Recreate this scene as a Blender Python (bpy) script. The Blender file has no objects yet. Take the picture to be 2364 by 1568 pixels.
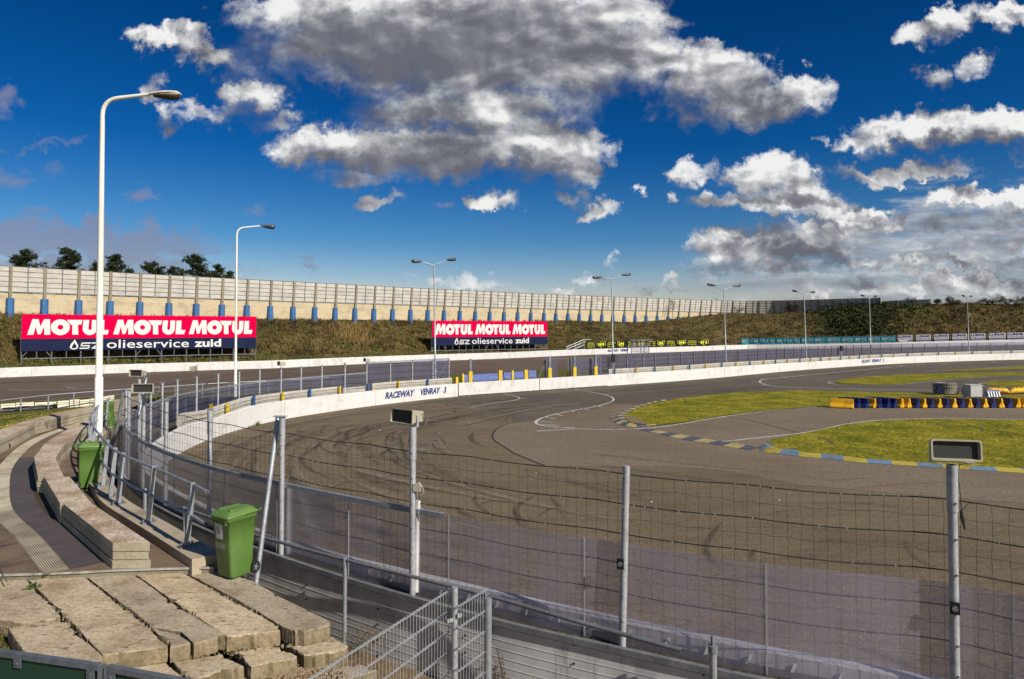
import bpy, bmesh, math, random
from mathutils import Vector, Matrix, noise
R = math.radians
random.seed(7)
sc = bpy.context.scene
COL = sc.collection
# ---------------------------------------------------------------- camera model
F, CU, V0, PITCH, CZ = 1570.0, 1182.0, 720.5, R(1.44), 6.0
def dirv(u, v):
    a, b = (u - CU) / F, (V0 - v) / F
    return Vector((a, math.cos(PITCH) - b * math.sin(PITCH), math.sin(PITCH) + b * math.cos(PITCH)))
def P(u, v, z=0.0):                       # the point seen at (u, v) that lies at height z
    d = dirv(u, v); t = (z - CZ) / d.z
    return Vector((d.x * t, d.y * t, z))
def PD(u, v, Y):                          # the point seen at (u, v) that lies Y metres ahead
    d = dirv(u, v); t = Y / d.y
    return Vector((d.x * t, Y, CZ + d.z * t))
def uv(p):
    x, y, z = p[0], p[1], p[2] - CZ
    f = y * math.cos(PITCH) + z * math.sin(PITCH)
    w = -y * math.sin(PITCH) + z * math.cos(PITCH)
    return CU + F * x / f, V0 - F * w / f
# readers for the enlarged crops the measures were taken in
def Zr(x0, y0, s): return lambda zx, zy: ((x0 + zx / s) / 1.7327, (y0 + zy / s) / 1.7327)
zA, zB, zC, zD_ = Zr(0, 950, 2.148), Zr(1000, 950, 2.148), Zr(2000, 950, 2.148), Zr(2996, 950, 2.148)
zE, zG, zH = Zr(0, 1500, 2.148), Zr(0, 1987, 2.148), Zr(1000, 1987, 2.148)
zI, zJ = Zr(2000, 1987, 2.148), Zr(2996, 1987, 2.148)
zK, zL, zM, zN, zO = Zr(3200, 1480, 2.614), Zr(2300, 1480, 2.613), Zr(1400, 1480, 2.613), Zr(600, 1480, 2.613), Zr(0, 1480, 3.3357)
zQ, zR_, zS = Zr(2250, 1300, 3.637), Zr(3550, 1280, 4.33), Zr(2900, 1280, 3.377)

cam_d = bpy.data.cameras.new('camera'); cam = bpy.data.objects.new('camera', cam_d); COL.objects.link(cam)
cam.location = (0, 0, CZ); cam.rotation_euler = (R(90) + PITCH, 0, 0)
cam_d.sensor_fit = 'HORIZONTAL'; cam_d.sensor_width = 36; cam_d.lens = 36 * F / 2364
cam_d.shift_y = (V0 - 784) / 2364; cam_d.clip_start = 0.1; cam_d.clip_end = 6000
sc.camera = cam
sc.view_settings.view_transform = 'Standard'; sc.view_settings.look = 'None'
sc.view_settings.exposure = 0.4; sc.view_settings.gamma = 1
sc.cycles.transparent_max_bounces = 24; sc.cycles.max_bounces = 6; sc.cycles.diffuse_bounces = 3
sc.cycles.use_denoising = True

# ---------------------------------------------------------------- node helpers
class NT:
    def __init__(s, tree): s.t = tree; s.n = tree.nodes; s.l = tree.links
    def new(s, typ, **kw):
        n = s.n.new(typ)
        for k, v in kw.items(): setattr(n, k, v)
        return n
    def put(s, sock, val):
        if hasattr(val, 'is_output'): s.l.new(val, sock)
        else: sock.default_value = val
    def math(s, op, a, b=None, c=None, clamp=False):
        n = s.new('ShaderNodeMath', operation=op, use_clamp=clamp)
        for i, x in enumerate((a, b, c)):
            if x is not None: s.put(n.inputs[i], x)
        return n.outputs[0]
    def vmath(s, op, a, b=None, c=None, out=0):
        n = s.new('ShaderNodeVectorMath', operation=op)
        for i, x in enumerate((a, b, c)):
            if x is not None: s.put(n.inputs[i], x)
        return n.outputs[out]
    def noise(s, vec, scale, detail=4, rough=0.55, dim='3D', dist=0.0, color=False):
        n = s.new('ShaderNodeTexNoise', noise_dimensions=dim)
        if vec is not None: s.put(n.inputs['Vector'], vec)
        n.inputs['Scale'].default_value = scale; n.inputs['Detail'].default_value = detail
        n.inputs['Roughness'].default_value = rough; n.inputs['Distortion'].default_value = dist
        return n.outputs['Color' if color else 'Fac']
    def ramp(s, fac, stops, interp='LINEAR'):
        n = s.new('ShaderNodeValToRGB'); n.color_ramp.interpolation = interp
        e = n.color_ramp.elements
        while len(e) < len(stops): e.new(0.5)
        for i, (p, c) in enumerate(stops): e[i].position = p; e[i].color = (*c, 1) if len(c) == 3 else c
        s.put(n.inputs[0], fac); return n.outputs[0]
    def mix(s, fac, a, b, mode='MIX'):
        n = s.new('ShaderNodeMix', data_type='RGBA', blend_type=mode)
        s.put(n.inputs[0], fac)
        for i, x in ((6, a), (7, b)):
            if not hasattr(x, 'is_output') and len(x) == 3: x = (*x, 1)
            s.put(n.inputs[i], x)
        return n.outputs[2]
    def maprange(s, x, a, b, c=0.0, d=1.0, smooth=False):
        n = s.new('ShaderNodeMapRange', interpolation_type='SMOOTHSTEP' if smooth else 'LINEAR')
        s.put(n.inputs[0], x)
        for i, q in enumerate((a, b, c, d)): s.put(n.inputs[1 + i], q)
        return n.outputs[0]
# ---------------------------------------------------------------- sky and sun
SUN_EL, SUN_AZ = R(35), math.atan2(0.755, -0.656)          # azimuth from +Y towards +X
def st(u, v):
    d = dirv(u, v); return d.x / d.y, d.z / d.y
w = bpy.data.worlds.new('World'); sc.world = w; w.use_nodes = True
w.cycles.sampling_method = 'MANUAL'; w.cycles.sample_map_resolution = 512
W = NT(w.node_tree); W.n.clear()
geo = W.new('ShaderNodeTexCoord').outputs['Generated']
sep = W.new('ShaderNodeSeparateXYZ'); W.put(sep.inputs[0], geo)
ay = W.math('MAXIMUM', W.math('ABSOLUTE', sep.outputs[1]), 0.12)
cmb = W.new('ShaderNodeCombineXYZ')
W.put(cmb.inputs[0], W.math('DIVIDE', sep.outputs[0], ay)); W.put(cmb.inputs[1], W.math('DIVIDE', sep.outputs[2], ay))
pst = cmb.outputs[0]
sky = W.new('ShaderNodeTexSky', sky_type='NISHITA'); sky.sun_disc = False
sky.sun_elevation = SUN_EL; sky.sun_rotation = SUN_AZ; sky.air_density = 1.0; sky.dust_density = 0.4; sky.ozone_density = 3.0
hs = W.new('ShaderNodeHueSaturation'); hs.inputs['Saturation'].default_value = 1.32; hs.inputs['Value'].default_value = 0.48
W.put(hs.inputs['Color'], sky.outputs[0])
elv = sep.outputs[2]
tint = W.ramp(W.maprange(elv, 0.0, 0.5), [(0.0, (1.35, 1.32, 1.40)), (0.10, (1.5, 1.28, 1.36)), (0.25, (0.58, 0.92, 1.22)), (0.5, (0.08, 0.60, 1.02)), (0.85, (0.02, 0.47, 0.78))])
skyc = W.mix(1.0, hs.outputs[0], tint, 'MULTIPLY')

# cloud field: soft ellipses (centre, radii, strength) broken up by noise
BL = [(1050, 95, 560, 165, 1.5), (1330, 110, 270, 150, 1.4), (760, 40, 250, 85, 1.1), (1080, 250, 330, 90, 1.1), (960, 345, 350, 82, 1.5), (730, 345, 150, 55, 1.0),
      (1250, 345, 165, 95, 1.4), (1330, 390, 90, 50, 1.0), (1640, 190, 165, 100, 1.3), (1750, 225, 165, 66, 1.2), (1500, 130, 120, 70, 0.9), (1410, 350, 55, 40, 0.6), (850, 415, 170, 26, 0.75),
      (380, 85, 90, 36, 0.95), (480, 130, 100, 46, 0.95), (595, 225, 85, 52, 1.05), (520, 265, 130, 36, 0.55), (395, 285, 38, 42, 0.5), (365, 200, 30, 34, 0.42), (740, 190, 70, 34, 0.7), (640, 275, 70, 25, 0.5),
      (888, 472, 62, 20, 0.8), (1128, 465, 74, 30, 1.0), (1290, 455, 70, 26, 0.9), (1370, 482, 64, 30, 0.8), (1475, 452, 18, 20, 0.55), (1547, 466, 18, 20, 0.5),
      (2120, 85, 85, 36, 0.85), (2180, 50, 70, 34, 0.85), (2300, 25, 100, 34, 0.85), (2340, 55, 60, 18, 0.6), (2170, 180, 56, 40, 0.75), (2255, 145, 70, 40, 0.6),
      (2230, 300, 290, 56, 1.3), (2240, 280, 130, 46, 0.9), (2000, 330, 90, 34, 0.8), (2090, 392, 190, 32, 1.1), (2350, 370, 30, 22, 0.6), (1885, 318, 22, 14, 0.4),
      (1790, 410, 110, 66, 1.1), (1870, 430, 90, 60, 1.0), (1800, 475, 210, 40, 1.2), (1960, 500, 210, 36, 1.0), (1880, 540, 240, 26, 0.9), (1625, 400, 56, 36, 0.5),
      (1690, 575, 110, 44, 1.1), (1840, 575, 210, 42, 1.2), (1960, 600, 150, 28, 0.9), (1760, 618, 190, 20, 0.8), (2270, 470, 240, 30, 0.85), (2200, 520, 90, 26, 0.8), (2320, 510, 100, 32, 0.7), (2300, 560, 260, 18, 0.7),
      (2200, 602, 300, 18, 0.75), (2260, 645, 300, 30, 0.85), (2020, 655, 270, 18, 0.7), (1360, 630, 50, 22, 0.6), (1430, 622, 24, 28, 0.35), (1320, 676, 56, 12, 0.5), (1620, 668, 210, 13, 0.35), (1885, 672, 70, 20, 0.6), (1090, 650, 105, 16, 0.32)]
TH = [(60, 545, 340, 56, 1.35), (330, 560, 200, 66, 1.25), (15, 240, 60, 46, 0.7), (318, 455, 60, 18, 0.6), (70, 490, 100, 18, 0.6), (250, 630, 420, 40, 0.8), (575, 487, 50, 14, 0.55), (992, 470, 45, 12, 0.5), (0, 400, 90, 30, 0.3), (690, 608, 60, 8, 0.5), (120, 330, 170, 10, 0.4)]
DK = [(1000, 110, 430, 95, 1.0), (1250, 30, 250, 50, 0.6), (900, 362, 300, 52, 1.0), (1130, 385, 200, 45, 0.75), (1830, 470, 190, 18, 0.9), (2200, 335, 230, 30, 0.95), (2060, 405, 130, 16, 0.8), (1780, 588, 170, 20, 0.45), (1620, 575, 50, 30, 0.6), (1880, 520, 200, 10, 0.4), (1800, 625, 200, 14, 0.3), (1700, 270, 170, 30, 0.35), (490, 155, 90, 26, 0.5), (2260, 600, 200, 10, 0.2)]
def field(vec, lst, k=0.25):
    out = None
    for (u, v, rx, ry, s) in lst:
        c = st(u, v); ix, iy = F / rx, F / ry
        q = W.vmath('MULTIPLY_ADD', vec, (ix, iy, 0), (-c[0] * ix, -c[1] * iy, 0))
        f = W.math('MULTIPLY_ADD', W.vmath('DOT_PRODUCT', q, q, out=1), -s, s)
        out = f if out is None else W.math('SMOOTH_MAX', out, f, k)
    return out
def warp(vec, a1, a2):
    n1 = W.vmath('SUBTRACT', W.noise(vec, 7, 2, 0.5, '2D', color=True), (0.5, 0.5, 0.5))
    n2 = W.vmath('SUBTRACT', W.noise(vec, 30, 5, 0.62, '2D', color=True), (0.5, 0.5, 0.5))
    return W.vmath('MULTIPLY_ADD', n2, (a2, a2, 0), W.vmath('MULTIPLY_ADD', n1, (a1, a1 * 0.6, 0), vec))
pw = warp(pst, 0.085, 0.06)
E = field(pw, BL)
up = W.vmath('ADD', pw, (0.014, 0.032, 0))
E2 = field(up, BL)
stretch = W.vmath('MULTIPLY', pst, (1.0, 1.5, 0))
nb = W.noise(stretch, 10, 9, 0.56, '2D', 0.2)
nb2 = W.noise(W.vmath('ADD', stretch, (0.008, 0.016, 0)), 11, 5, 0.58, '2D', 0.2)
nb1 = W.noise(stretch, 11, 5, 0.58, '2D', 0.2)
dens = W.math('MULTIPLY_ADD', W.math('SUBTRACT', nb, 0.5), 1.9, E)
core = W.maprange(dens, 0.15, 1.2)
dark = W.math('MAXIMUM', field(pw, DK, 0.2), 0.0)
L1 = W.math('MULTIPLY', W.math('SUBTRACT', E, E2), 0.40)
na = W.noise(stretch, 5.5, 4, 0.5, '2D', 0.1); na2 = W.noise(W.vmath('ADD', stretch, (0.014, 0.028, 0)), 5.5, 4, 0.5, '2D', 0.1)
L2 = W.math('ADD', W.math('MULTIPLY', W.math('SUBTRACT', nb1, nb2), 1.7), W.math('MULTIPLY', W.math('SUBTRACT', na, na2), 2.4))
L2 = W.math('MULTIPLY', L2, W.math('MULTIPLY_ADD', W.math('MINIMUM', dark, 1.0), -0.55, 1.0))
alpha = W.maprange(dens, -0.02, W.maprange(L1, -0.16, 0.16, 1.35, 0.66), 0, 1, True)
sh = W.math('ADD', W.math('MULTIPLY_ADD', core, -0.05, 0.47), W.math('ADD', L1, L2))
sh = W.math('MULTIPLY_ADD', dark, -0.42, sh)
ccol = W.ramp(sh, [(0.0, (0.105, 0.110, 0.135)), (0.25, (0.160, 0.166, 0.190)), (0.48, (0.265, 0.272, 0.295)), (0.70, (0.39, 0.398, 0.412)), (1.0, (0.66, 0.66, 0.655))])
thn = W.noise(W.vmath('MULTIPLY', pst, (1.0, 3.2, 0)), 7, 7, 0.6, '2D', 0.6)
Et = W.math('MULTIPLY_ADD', W.math('SUBTRACT', thn, 0.5), 2.4, field(pw, TH))
alt = W.math('MULTIPLY', W.maprange(Et, 0.0, 1.0, 0, 1, True), 0.72)
HZ = [(2250, 660, 560, 75, 1.0), (2260, 560, 420, 110, 1.15), (1900, 650, 360, 50, 1.0), (1500, 668, 420, 22, 0.5), (2330, 470, 260, 60, 0.5)]
hn = W.noise(W.vmath('MULTIPLY', pst, (1.0, 5.5, 0)), 9, 8, 0.62, '2D', 0.4)
alh = W.math('MULTIPLY', W.maprange(W.math('MULTIPLY_ADD', W.math('SUBTRACT', hn, 0.5), 2.6, field(pw, HZ)), -0.1, 1.1, 0, 1, True), 0.85)
hzc = W.ramp(W.noise(W.vmath('MULTIPLY', W.vmath('ADD', pst, (0.3, 0.01, 0)), (1.0, 6.0, 0)), 8, 7, 0.6, '2D', 0.3), [(0.35, (2.1, 2.3, 2.75)), (0.55, (3.3, 3.5, 3.85)), (0.7, (5.0, 5.1, 5.3))])
SK = 0.10
sc_ = W.vmath('SCALE', skyc, None); scn = sc_.node; scn.inputs['Scale'].default_value = 1.0
inv = lambda c: W.vmath('SCALE', c, None)
cl = W.vmath('SCALE', ccol, None); cl.node.inputs['Scale'].default_value = 1 / SK
thc = W.mix(alh, W.mix(alt, skyc, tuple(x / SK for x in (0.185, 0.195, 0.275))), hzc)
final = W.mix(alpha, thc, cl)
# added fill: sky behind the viewer is brightened and warmed to lift shadows
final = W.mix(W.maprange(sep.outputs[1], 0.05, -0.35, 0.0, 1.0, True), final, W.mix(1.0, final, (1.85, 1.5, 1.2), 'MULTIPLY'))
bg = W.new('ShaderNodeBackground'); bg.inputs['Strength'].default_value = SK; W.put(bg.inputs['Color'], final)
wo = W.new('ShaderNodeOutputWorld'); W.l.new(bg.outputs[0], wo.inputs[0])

sl = bpy.data.lights.new('sun', 'SUN'); sl.energy = 4.9; sl.angle = R(0.5); sl.color = (1.0, 0.925, 0.81)
so = bpy.data.objects.new('sun', sl); COL.objects.link(so)
sd = Vector((math.sin(SUN_AZ) * math.cos(SUN_EL), math.cos(SUN_AZ) * math.cos(SUN_EL), math.sin(SUN_EL)))
so.rotation_euler = sd.to_track_quat('Z', 'Y').to_euler(); so.location = sd * 300
# ---------------------------------------------------------------- mesh helpers
ORG = {}                                   # world origin of every thing and part
class MB:
    def __init__(s): s.v = []; s.f = []; s.m = []; s.sm = []
    def add(s, vs, fs, mi=0, smooth=False):
        o = len(s.v); s.v += [tuple(x) for x in vs]
        for f in fs: s.f.append([i + o for i in f]); s.m.append(mi); s.sm.append(smooth)
        return s
    def box(s, c, size, rz=0.0, mi=0, M=None, taper=(1, 1)):
        x, y, z = (q / 2 for q in size); vs = []
        for k, (a, b, cc) in enumerate([(-1,-1,-1),(1,-1,-1),(1,1,-1),(-1,1,-1),(-1,-1,1),(1,-1,1),(1,1,1),(-1,1,1)]):
            t = taper if cc > 0 else (1, 1)
            vs.append(Vector((a * x * t[0], b * y * t[1], cc * z)))
        T = M if M is not None else Matrix.Rotation(rz, 3, 'Z')
        c = Vector(c); vs = [c + T @ q for q in vs]
        return s.add(vs, [(0,3,2,1),(4,5,6,7),(0,1,5,4),(1,2,6,5),(2,3,7,6),(3,0,4,7)], mi)
    def bar(s, a, b, wx, wy, mi=0, up=Vector((0, 0, 1))):     # a rectangular bar between two points
        a, b = Vector(a), Vector(b); d = (b - a).normalized()
        if abs(d.dot(up)) > 0.98: up = Vector((0, 1, 0))
        x = d.cross(up).normalized(); y = x.cross(d).normalized()
        vs = []
        for p in (a, b):
            for (i, j) in ((-1,-1),(1,-1),(1,1),(-1,1)): vs.append(p + x * (i * wx / 2) + y * (j * wy / 2))
        return s.add(vs, [(0,1,2,3)[::-1],(4,5,6,7),(0,1,5,4),(1,2,6,5),(2,3,7,6),(3,0,4,7)], mi)
    def tube(s, pts, r, n=8, caps=True, mi=0, smooth=True, rs=None, closed=False):
        pts = [Vector(p) for p in pts]; rings = []; prev = None
        for i, p in enumerate(pts):
            a = pts[max(i - 1, 0)]; b = pts[min(i + 1, len(pts) - 1)]
            if closed: a = pts[i - 1]; b = pts[(i + 1) % len(pts)]
            d = (b - a).normalized()
            if prev is None:
                ref = Vector((0, 0, 1)) if abs(d.z) < 0.9 else Vector((1, 0, 0)); x = d.cross(ref).normalized()
            else: x = (prev - d * prev.dot(d)).normalized()
            prev = x; y = d.cross(x); rr = rs[i] if rs else r
            rings.append([p + x * (rr * math.cos(2 * math.pi * k / n)) + y * (rr * math.sin(2 * math.pi * k / n)) for k in range(n)])
        vs = [q for g in rings for q in g]; fs = []
        L = len(pts)
        for i in range(L if closed else L - 1):
            j = (i + 1) % L
            for k in range(n): fs.append((i*n+k, i*n+(k+1)%n, j*n+(k+1)%n, j*n+k))
        s.add(vs, fs, mi, smooth)
        if caps and not closed: s.add(rings[0], [tuple(range(n))[::-1]], mi); s.add(rings[-1], [tuple(range(n))], mi)
        return s
    def loft(s, secs, mi=0, smooth=False, capa=True, capb=True, closed=True):   # sections of equal length
        n = len(secs[0]); vs = [q for g in secs for q in g]; fs = []
        for i in range(len(secs) - 1):
            for k in range(n if closed else n - 1): fs.append((i*n+k, i*n+(k+1)%n, (i+1)*n+(k+1)%n, (i+1)*n+k))
        s.add(vs, fs, mi, smooth)
        if capa: s.add(secs[0], [tuple(range(n))[::-1]], mi)
        if capb: s.add(secs[-1], [tuple(range(n))], mi)
        return s
    def prism(s, poly, z0, z1, mi=0, mit=None):   # poly: (x, y) outline, counter-clockwise from above
        n = len(poly); a = [(p[0], p[1], z0) for p in poly]; b = [(p[0], p[1], z1) for p in poly]
        s.add(a + b, [(i, (i+1)%n, n+(i+1)%n, n+i) for i in range(n)], mi)
        s.sheet([Vector(q) for q in b], mi if mit is None else mit); return s
    def sheet(s, pts, mi=0):                    # flat filled outline, any shape
        bm = bmesh.new(); vs = [bm.verts.new(p) for p in pts]
        es = [bm.edges.new((vs[i], vs[(i+1) % len(vs)])) for i in range(len(vs))]
        bmesh.ops.triangle_fill(bm, use_beauty=True, use_dissolve=False, edges=es)
        bmesh.ops.recalc_face_normals(bm, faces=bm.faces)
        bm.verts.index_update(); up = sum((f.normal.z * f.calc_area() for f in bm.faces))
        fs = [[v.index for v in f.verts] for f in bm.faces]
        fs = [f[::-1] for f in fs] if up < -1e-9 else fs
        s.add([v.co.copy() for v in bm.verts], fs, mi); bm.free(); return s
    def ribbon(s, A, B, mi=0, smooth=False):
        n = len(A); s.add(list(A) + list(B), [(i, i+1, n+i+1, n+i) for i in range(n - 1)], mi, smooth); return s
    def xf(s, M):
        s.v = [tuple(M @ Vector(v)) for v in s.v]; return s
    def build(s, name, mat, parent=None, local=False, bevel=0.0):
        me = bpy.data.meshes.new(name)
        org = ORG.get(parent.name, Vector()) if parent is not None else Vector()
        if parent is None and not local:
            org = Vector((0, 0, 0))
        vs = s.v if local else [(v[0]-org.x, v[1]-org.y, v[2]-org.z) for v in s.v]
        me.from_pydata(vs, [], s.f)
        mats = mat if isinstance(mat, (list, tuple)) else [mat]
        for q in mats: me.materials.append(q)
        me.polygons.foreach_set('material_index', s.m); me.polygons.foreach_set('use_smooth', s.sm)
        me.validate(); me.update()
        o = bpy.data.objects.new(name, me); COL.objects.link(o)
        if parent is not None: o.parent = parent; ORG[o.name] = org
        else: ORG[o.name] = Vector()
        if bevel:
            b = o.modifiers.new('bevel', 'BEVEL'); b.width = bevel; b.segments = 2; b.limit_method = 'ANGLE'
        return o
def tag(o, label=None, cat=None, group=None, kind=None):
    if label: o['label'] = label
    if cat: o['category'] = cat
    if group: o['group'] = group
    if kind: o['kind'] = kind
    return o
def thing(name, label, cat, loc=(0, 0, 0), rz=0.0, group=None):
    o = bpy.data.objects.new(name, None); COL.objects.link(o)
    o.empty_display_size = 0.3; o.location = loc; o.rotation_euler = (0, 0, rz); ORG[o.name] = Vector(loc)
    return tag(o, label, cat, group)
def solo(mb, name, mat, label, cat, group=None, loc=None, bevel=0.0):      # a thing that is one mesh, origin at its base
    if loc is None:
        xs = [v[0] for v in mb.v]; ys = [v[1] for v in mb.v]; zs = [v[2] for v in mb.v]
        loc = ((min(xs)+max(xs))/2, (min(ys)+max(ys))/2, min(zs))
    mb.xf(Matrix.Translation(-Vector(loc))); o = mb.build(name, mat, None, True, bevel); o.location = loc; ORG[o.name] = Vector(loc)
    return tag(o, label, cat, group)
KIDS = {}
def copy_tree(o, parent=None):
    c = o.copy(); COL.objects.link(c)
    if parent is not None: c.parent = parent
    for ch in [q for q in bpy.data.objects if q.parent == o]: copy_tree(ch, c)
    return c
def lerp(a, b, t): return a + (b - a) * t
def interp(xs, ys, x):
    if x <= xs[0]: i = 0
    elif x >= xs[-1]: i = len(xs) - 2
    else:
        i = 0
        while x > xs[i + 1]: i += 1
    return lerp(ys[i], ys[i+1], (x - xs[i]) / (xs[i+1] - xs[i]))
def spline(pts, step=0.5):                     # Catmull-Rom through points, resampled evenly
    pts = [Vector(p) for p in pts]; out = []
    for i in range(len(pts) - 1):
        p0 = pts[i-1] if i else pts[0]*2 - pts[1]; p1, p2 = pts[i], pts[i+1]
        p3 = pts[i+2] if i + 2 < len(pts) else pts[-1]*2 - pts[-2]
        t0 = 0.0; t1 = t0 + max((p1-p0).length, 1e-4)**0.5; t2 = t1 + max((p2-p1).length, 1e-4)**0.5; t3 = t2 + max((p3-p2).length, 1e-4)**0.5
        n = max(2, int((p2-p1).length / step) + 1)
        for k in range(n):
            t = t1 + (t2 - t1) * k / n
            a1 = p0*((t1-t)/(t1-t0)) + p1*((t-t0)/(t1-t0)); a2 = p1*((t2-t)/(t2-t1)) + p2*((t-t1)/(t2-t1)); a3 = p2*((t3-t)/(t3-t2)) + p3*((t-t2)/(t3-t2))
            b1 = a1*((t2-t)/(t2-t0)) + a2*((t-t0)/(t2-t0)); b2 = a2*((t3-t)/(t3-t1)) + a3*((t-t1)/(t3-t1))
            out.append(b1*((t2-t)/(t2-t1)) + b2*((t-t1)/(t2-t1)))
    out.append(pts[-1]); return out
class Path:                                    # a curve with arc length, position and side normal
    def __init__(s, pts, step=0.5, smooth=True):
        s.p = spline(pts, step) if smooth else [Vector(q) for q in pts]
        s.L = [0.0]
        for a, b in zip(s.p, s.p[1:]): s.L.append(s.L[-1] + (b - a).length)
        s.len = s.L[-1]
    def at(s, d):
        d = min(max(d, 0), s.len); lo, hi = 0, len(s.L) - 1
        while hi - lo > 1:
            m = (lo + hi) // 2
            if s.L[m] <= d: lo = m
            else: hi = m
        t = (d - s.L[lo]) / max(s.L[hi] - s.L[lo], 1e-9); return s.p[lo].lerp(s.p[hi], t)
    def tan(s, d):
        t = s.at(d + 0.15) - s.at(d - 0.15); t.z = 0; return t.normalized()
    def side(s, d):                            # to the left of travel
        t = s.tan(d); return Vector((-t.y, t.x, 0))
    def off(s, d, k, dz=0.0): return s.at(d) + s.side(d) * k + Vector((0, 0, dz))
    def find(s, u, z=None, lo=0.0, hi=None):   # distance along at which the curve is seen at column u
        hi = s.len if hi is None else hi; n = 600; best = None
        for i in range(n + 1):
            d = lerp(lo, hi, i / n); p = s.at(d)
            if p.y < 1: continue
            e = abs(uv((p.x, p.y, p.z if z is None else z))[0] - u)
            if best is None or e < best[0]: best = (e, d)
        return best[1]
    def samples(s, a, b, step):
        n = max(1, int(math.ceil(abs(b - a) / step))); return [lerp(a, b, i / n) for i in range(n + 1)]
def sweep(mb, path, ds, prof, mi=0, smooth=False, caps=True, zf=None):      # prof: (offset left, height) outline
    secs = []
    for d in ds:
        b = path.at(d); sd = path.side(d); z = (zf(d) if zf else b.z)
        secs.append([Vector((b.x, b.y, z)) + sd * o + Vector((0, 0, h)) for o, h in prof])
    mb.loft(secs, mi, smooth, caps, caps); return mb
def fbm(x, y, z=0.0, o=4):
    return noise.fractal(Vector((x, y, z)), 1.0, 2.0, o)

# ---------------------------------------------------------------- lettering
def font_mesh(txt, bold=0.0, shear=0.0):       # flat triangles of a word in a unit box (0..1 each way)
    cu = bpy.data.curves.new('lettering_source', 'FONT'); cu.body = txt; cu.offset = bold; cu.shear = shear; cu.resolution_u = 3
    o = bpy.data.objects.new('lettering_source', cu); COL.objects.link(o)
    dg = bpy.context.evaluated_depsgraph_get(); me = bpy.data.meshes.new_from_object(o.evaluated_get(dg))
    vs = [(v.co.x, v.co.y) for v in me.vertices]; fs = [list(p.vertices) for p in me.polygons]
    bpy.data.objects.remove(o); bpy.data.curves.remove(cu); bpy.data.meshes.remove(me)
    x0 = min(v[0] for v in vs); x1 = max(v[0] for v in vs); y0 = min(v[1] for v in vs); y1 = max(v[1] for v in vs)
    return [((x-x0)/(x1-x0), (y-y0)/(y1-y0)) for x, y in vs], fs
def put_text(mb, txt, fn, x0, x1, y0, y1, bold=0.0, shear=0.0, mi=0):   # fn(x, y) -> world point
    vs, fs = font_mesh(txt, bold, shear)
    mb.add([fn(lerp(x0, x1, a), lerp(y0, y1, b)) for a, b in vs], fs, mi); return mb
def flat_poly(mb, poly, fn, mi=0, hole=None):
    bm = bmesh.new()
    def loop(pl):
        vs = [bm.verts.new((x, y, 0)) for x, y in pl]; return [bm.edges.new((vs[i], vs[(i+1) % len(vs)])) for i in range(len(vs))]
    es = loop(poly) + (loop(hole) if hole else [])
    bmesh.ops.triangle_fill(bm, use_beauty=True, use_dissolve=False, edges=es); bm.verts.index_update()
    fs = [[v.index for v in (f.verts if f.normal.z > 0 else reversed(f.verts))] for f in bm.faces]
    mb.add([fn(v.co.x, v.co.y) for v in bm.verts], fs, mi); bm.free(); return mb

# ---------------------------------------------------------------- materials
def new_mat(name):
    m = bpy.data.materials.new(name); m.use_nodes = True; t = NT(m.node_tree); t.n.clear()
    out = t.new('ShaderNodeOutputMaterial'); b = t.new('ShaderNodeBsdfPrincipled'); t.l.new(b.outputs[0], out.inputs[0])
    return m, t, b, out
def bump(t, b, h, strength=0.3, dist=0.02):
    n = t.new('ShaderNodeBump'); n.inputs['Strength'].default_value = strength; n.inputs['Distance'].default_value = dist
    t.put(n.inputs['Height'], h); t.l.new(n.outputs[0], b.inputs['Normal'])
def wpos(t): return t.new('ShaderNodeNewGeometry').outputs['Position']
def simple(name, c, c2=None, rough=0.6, metal=0.0, scale=3.0, detail=6, bmp=0.0, bscale=None, amt=(0.35, 0.65), world=True, spec=0.4, fine=0.0):
    m, t, b, _ = new_mat(name); vec = wpos(t) if world else t.new('ShaderNodeTexCoord').outputs['Object']
    c2 = c2 or tuple(x * 0.75 for x in c)
    n = t.noise(vec, scale, detail, 0.6); col = t.ramp(n, [(amt[0], c2), (amt[1], c)])
    if fine:
        f = t.noise(vec, 60, 2, 0.6); col = t.mix(1.0, col, t.ramp(f, [(0.3, (1-fine,)*3), (0.7, (1+fine,)*3)]), 'MULTIPLY')
    t.put(b.inputs['Base Color'], col); b.inputs['Roughness'].default_value = rough; b.inputs['Metallic'].default_value = metal
    b.inputs['Specular IOR Level'].default_value = spec
    if bmp: bump(t, b, t.noise(vec, bscale or scale * 4, 6, 0.65), bmp)
    return m
def stained(name, c, stain, rough=0.75, amount=(0.5, 0.75), bmp=0.15, vscale=(1.2, 1.2, 0.12), sscale=2.0, fine=0.06):
    # painted or bare concrete with run-down streaks and blotches
    m, t, b, _ = new_mat(name); p = wpos(t)
    st_ = t.noise(t.vmath('MULTIPLY', p, vscale), sscale, 7, 0.65); bl = t.noise(p, 0.6, 6, 0.6)
    f = t.math('MULTIPLY', t.maprange(st_, amount[0], amount[1]), t.maprange(bl, 0.38, 0.62))
    col = t.mix(f, c, stain); g = t.noise(p, 25, 4, 0.6)
    col = t.mix(1.0, col, t.ramp(g, [(0.3, (1-fine,)*3), (0.7, (1+fine,)*3)]), 'MULTIPLY')
    t.put(b.inputs['Base Color'], col); b.inputs['Roughness'].default_value = rough; b.inputs['Specular IOR Level'].default_value = 0.3
    bump(t, b, t.noise(p, 9, 7, 0.6), bmp, 0.03); return m

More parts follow.
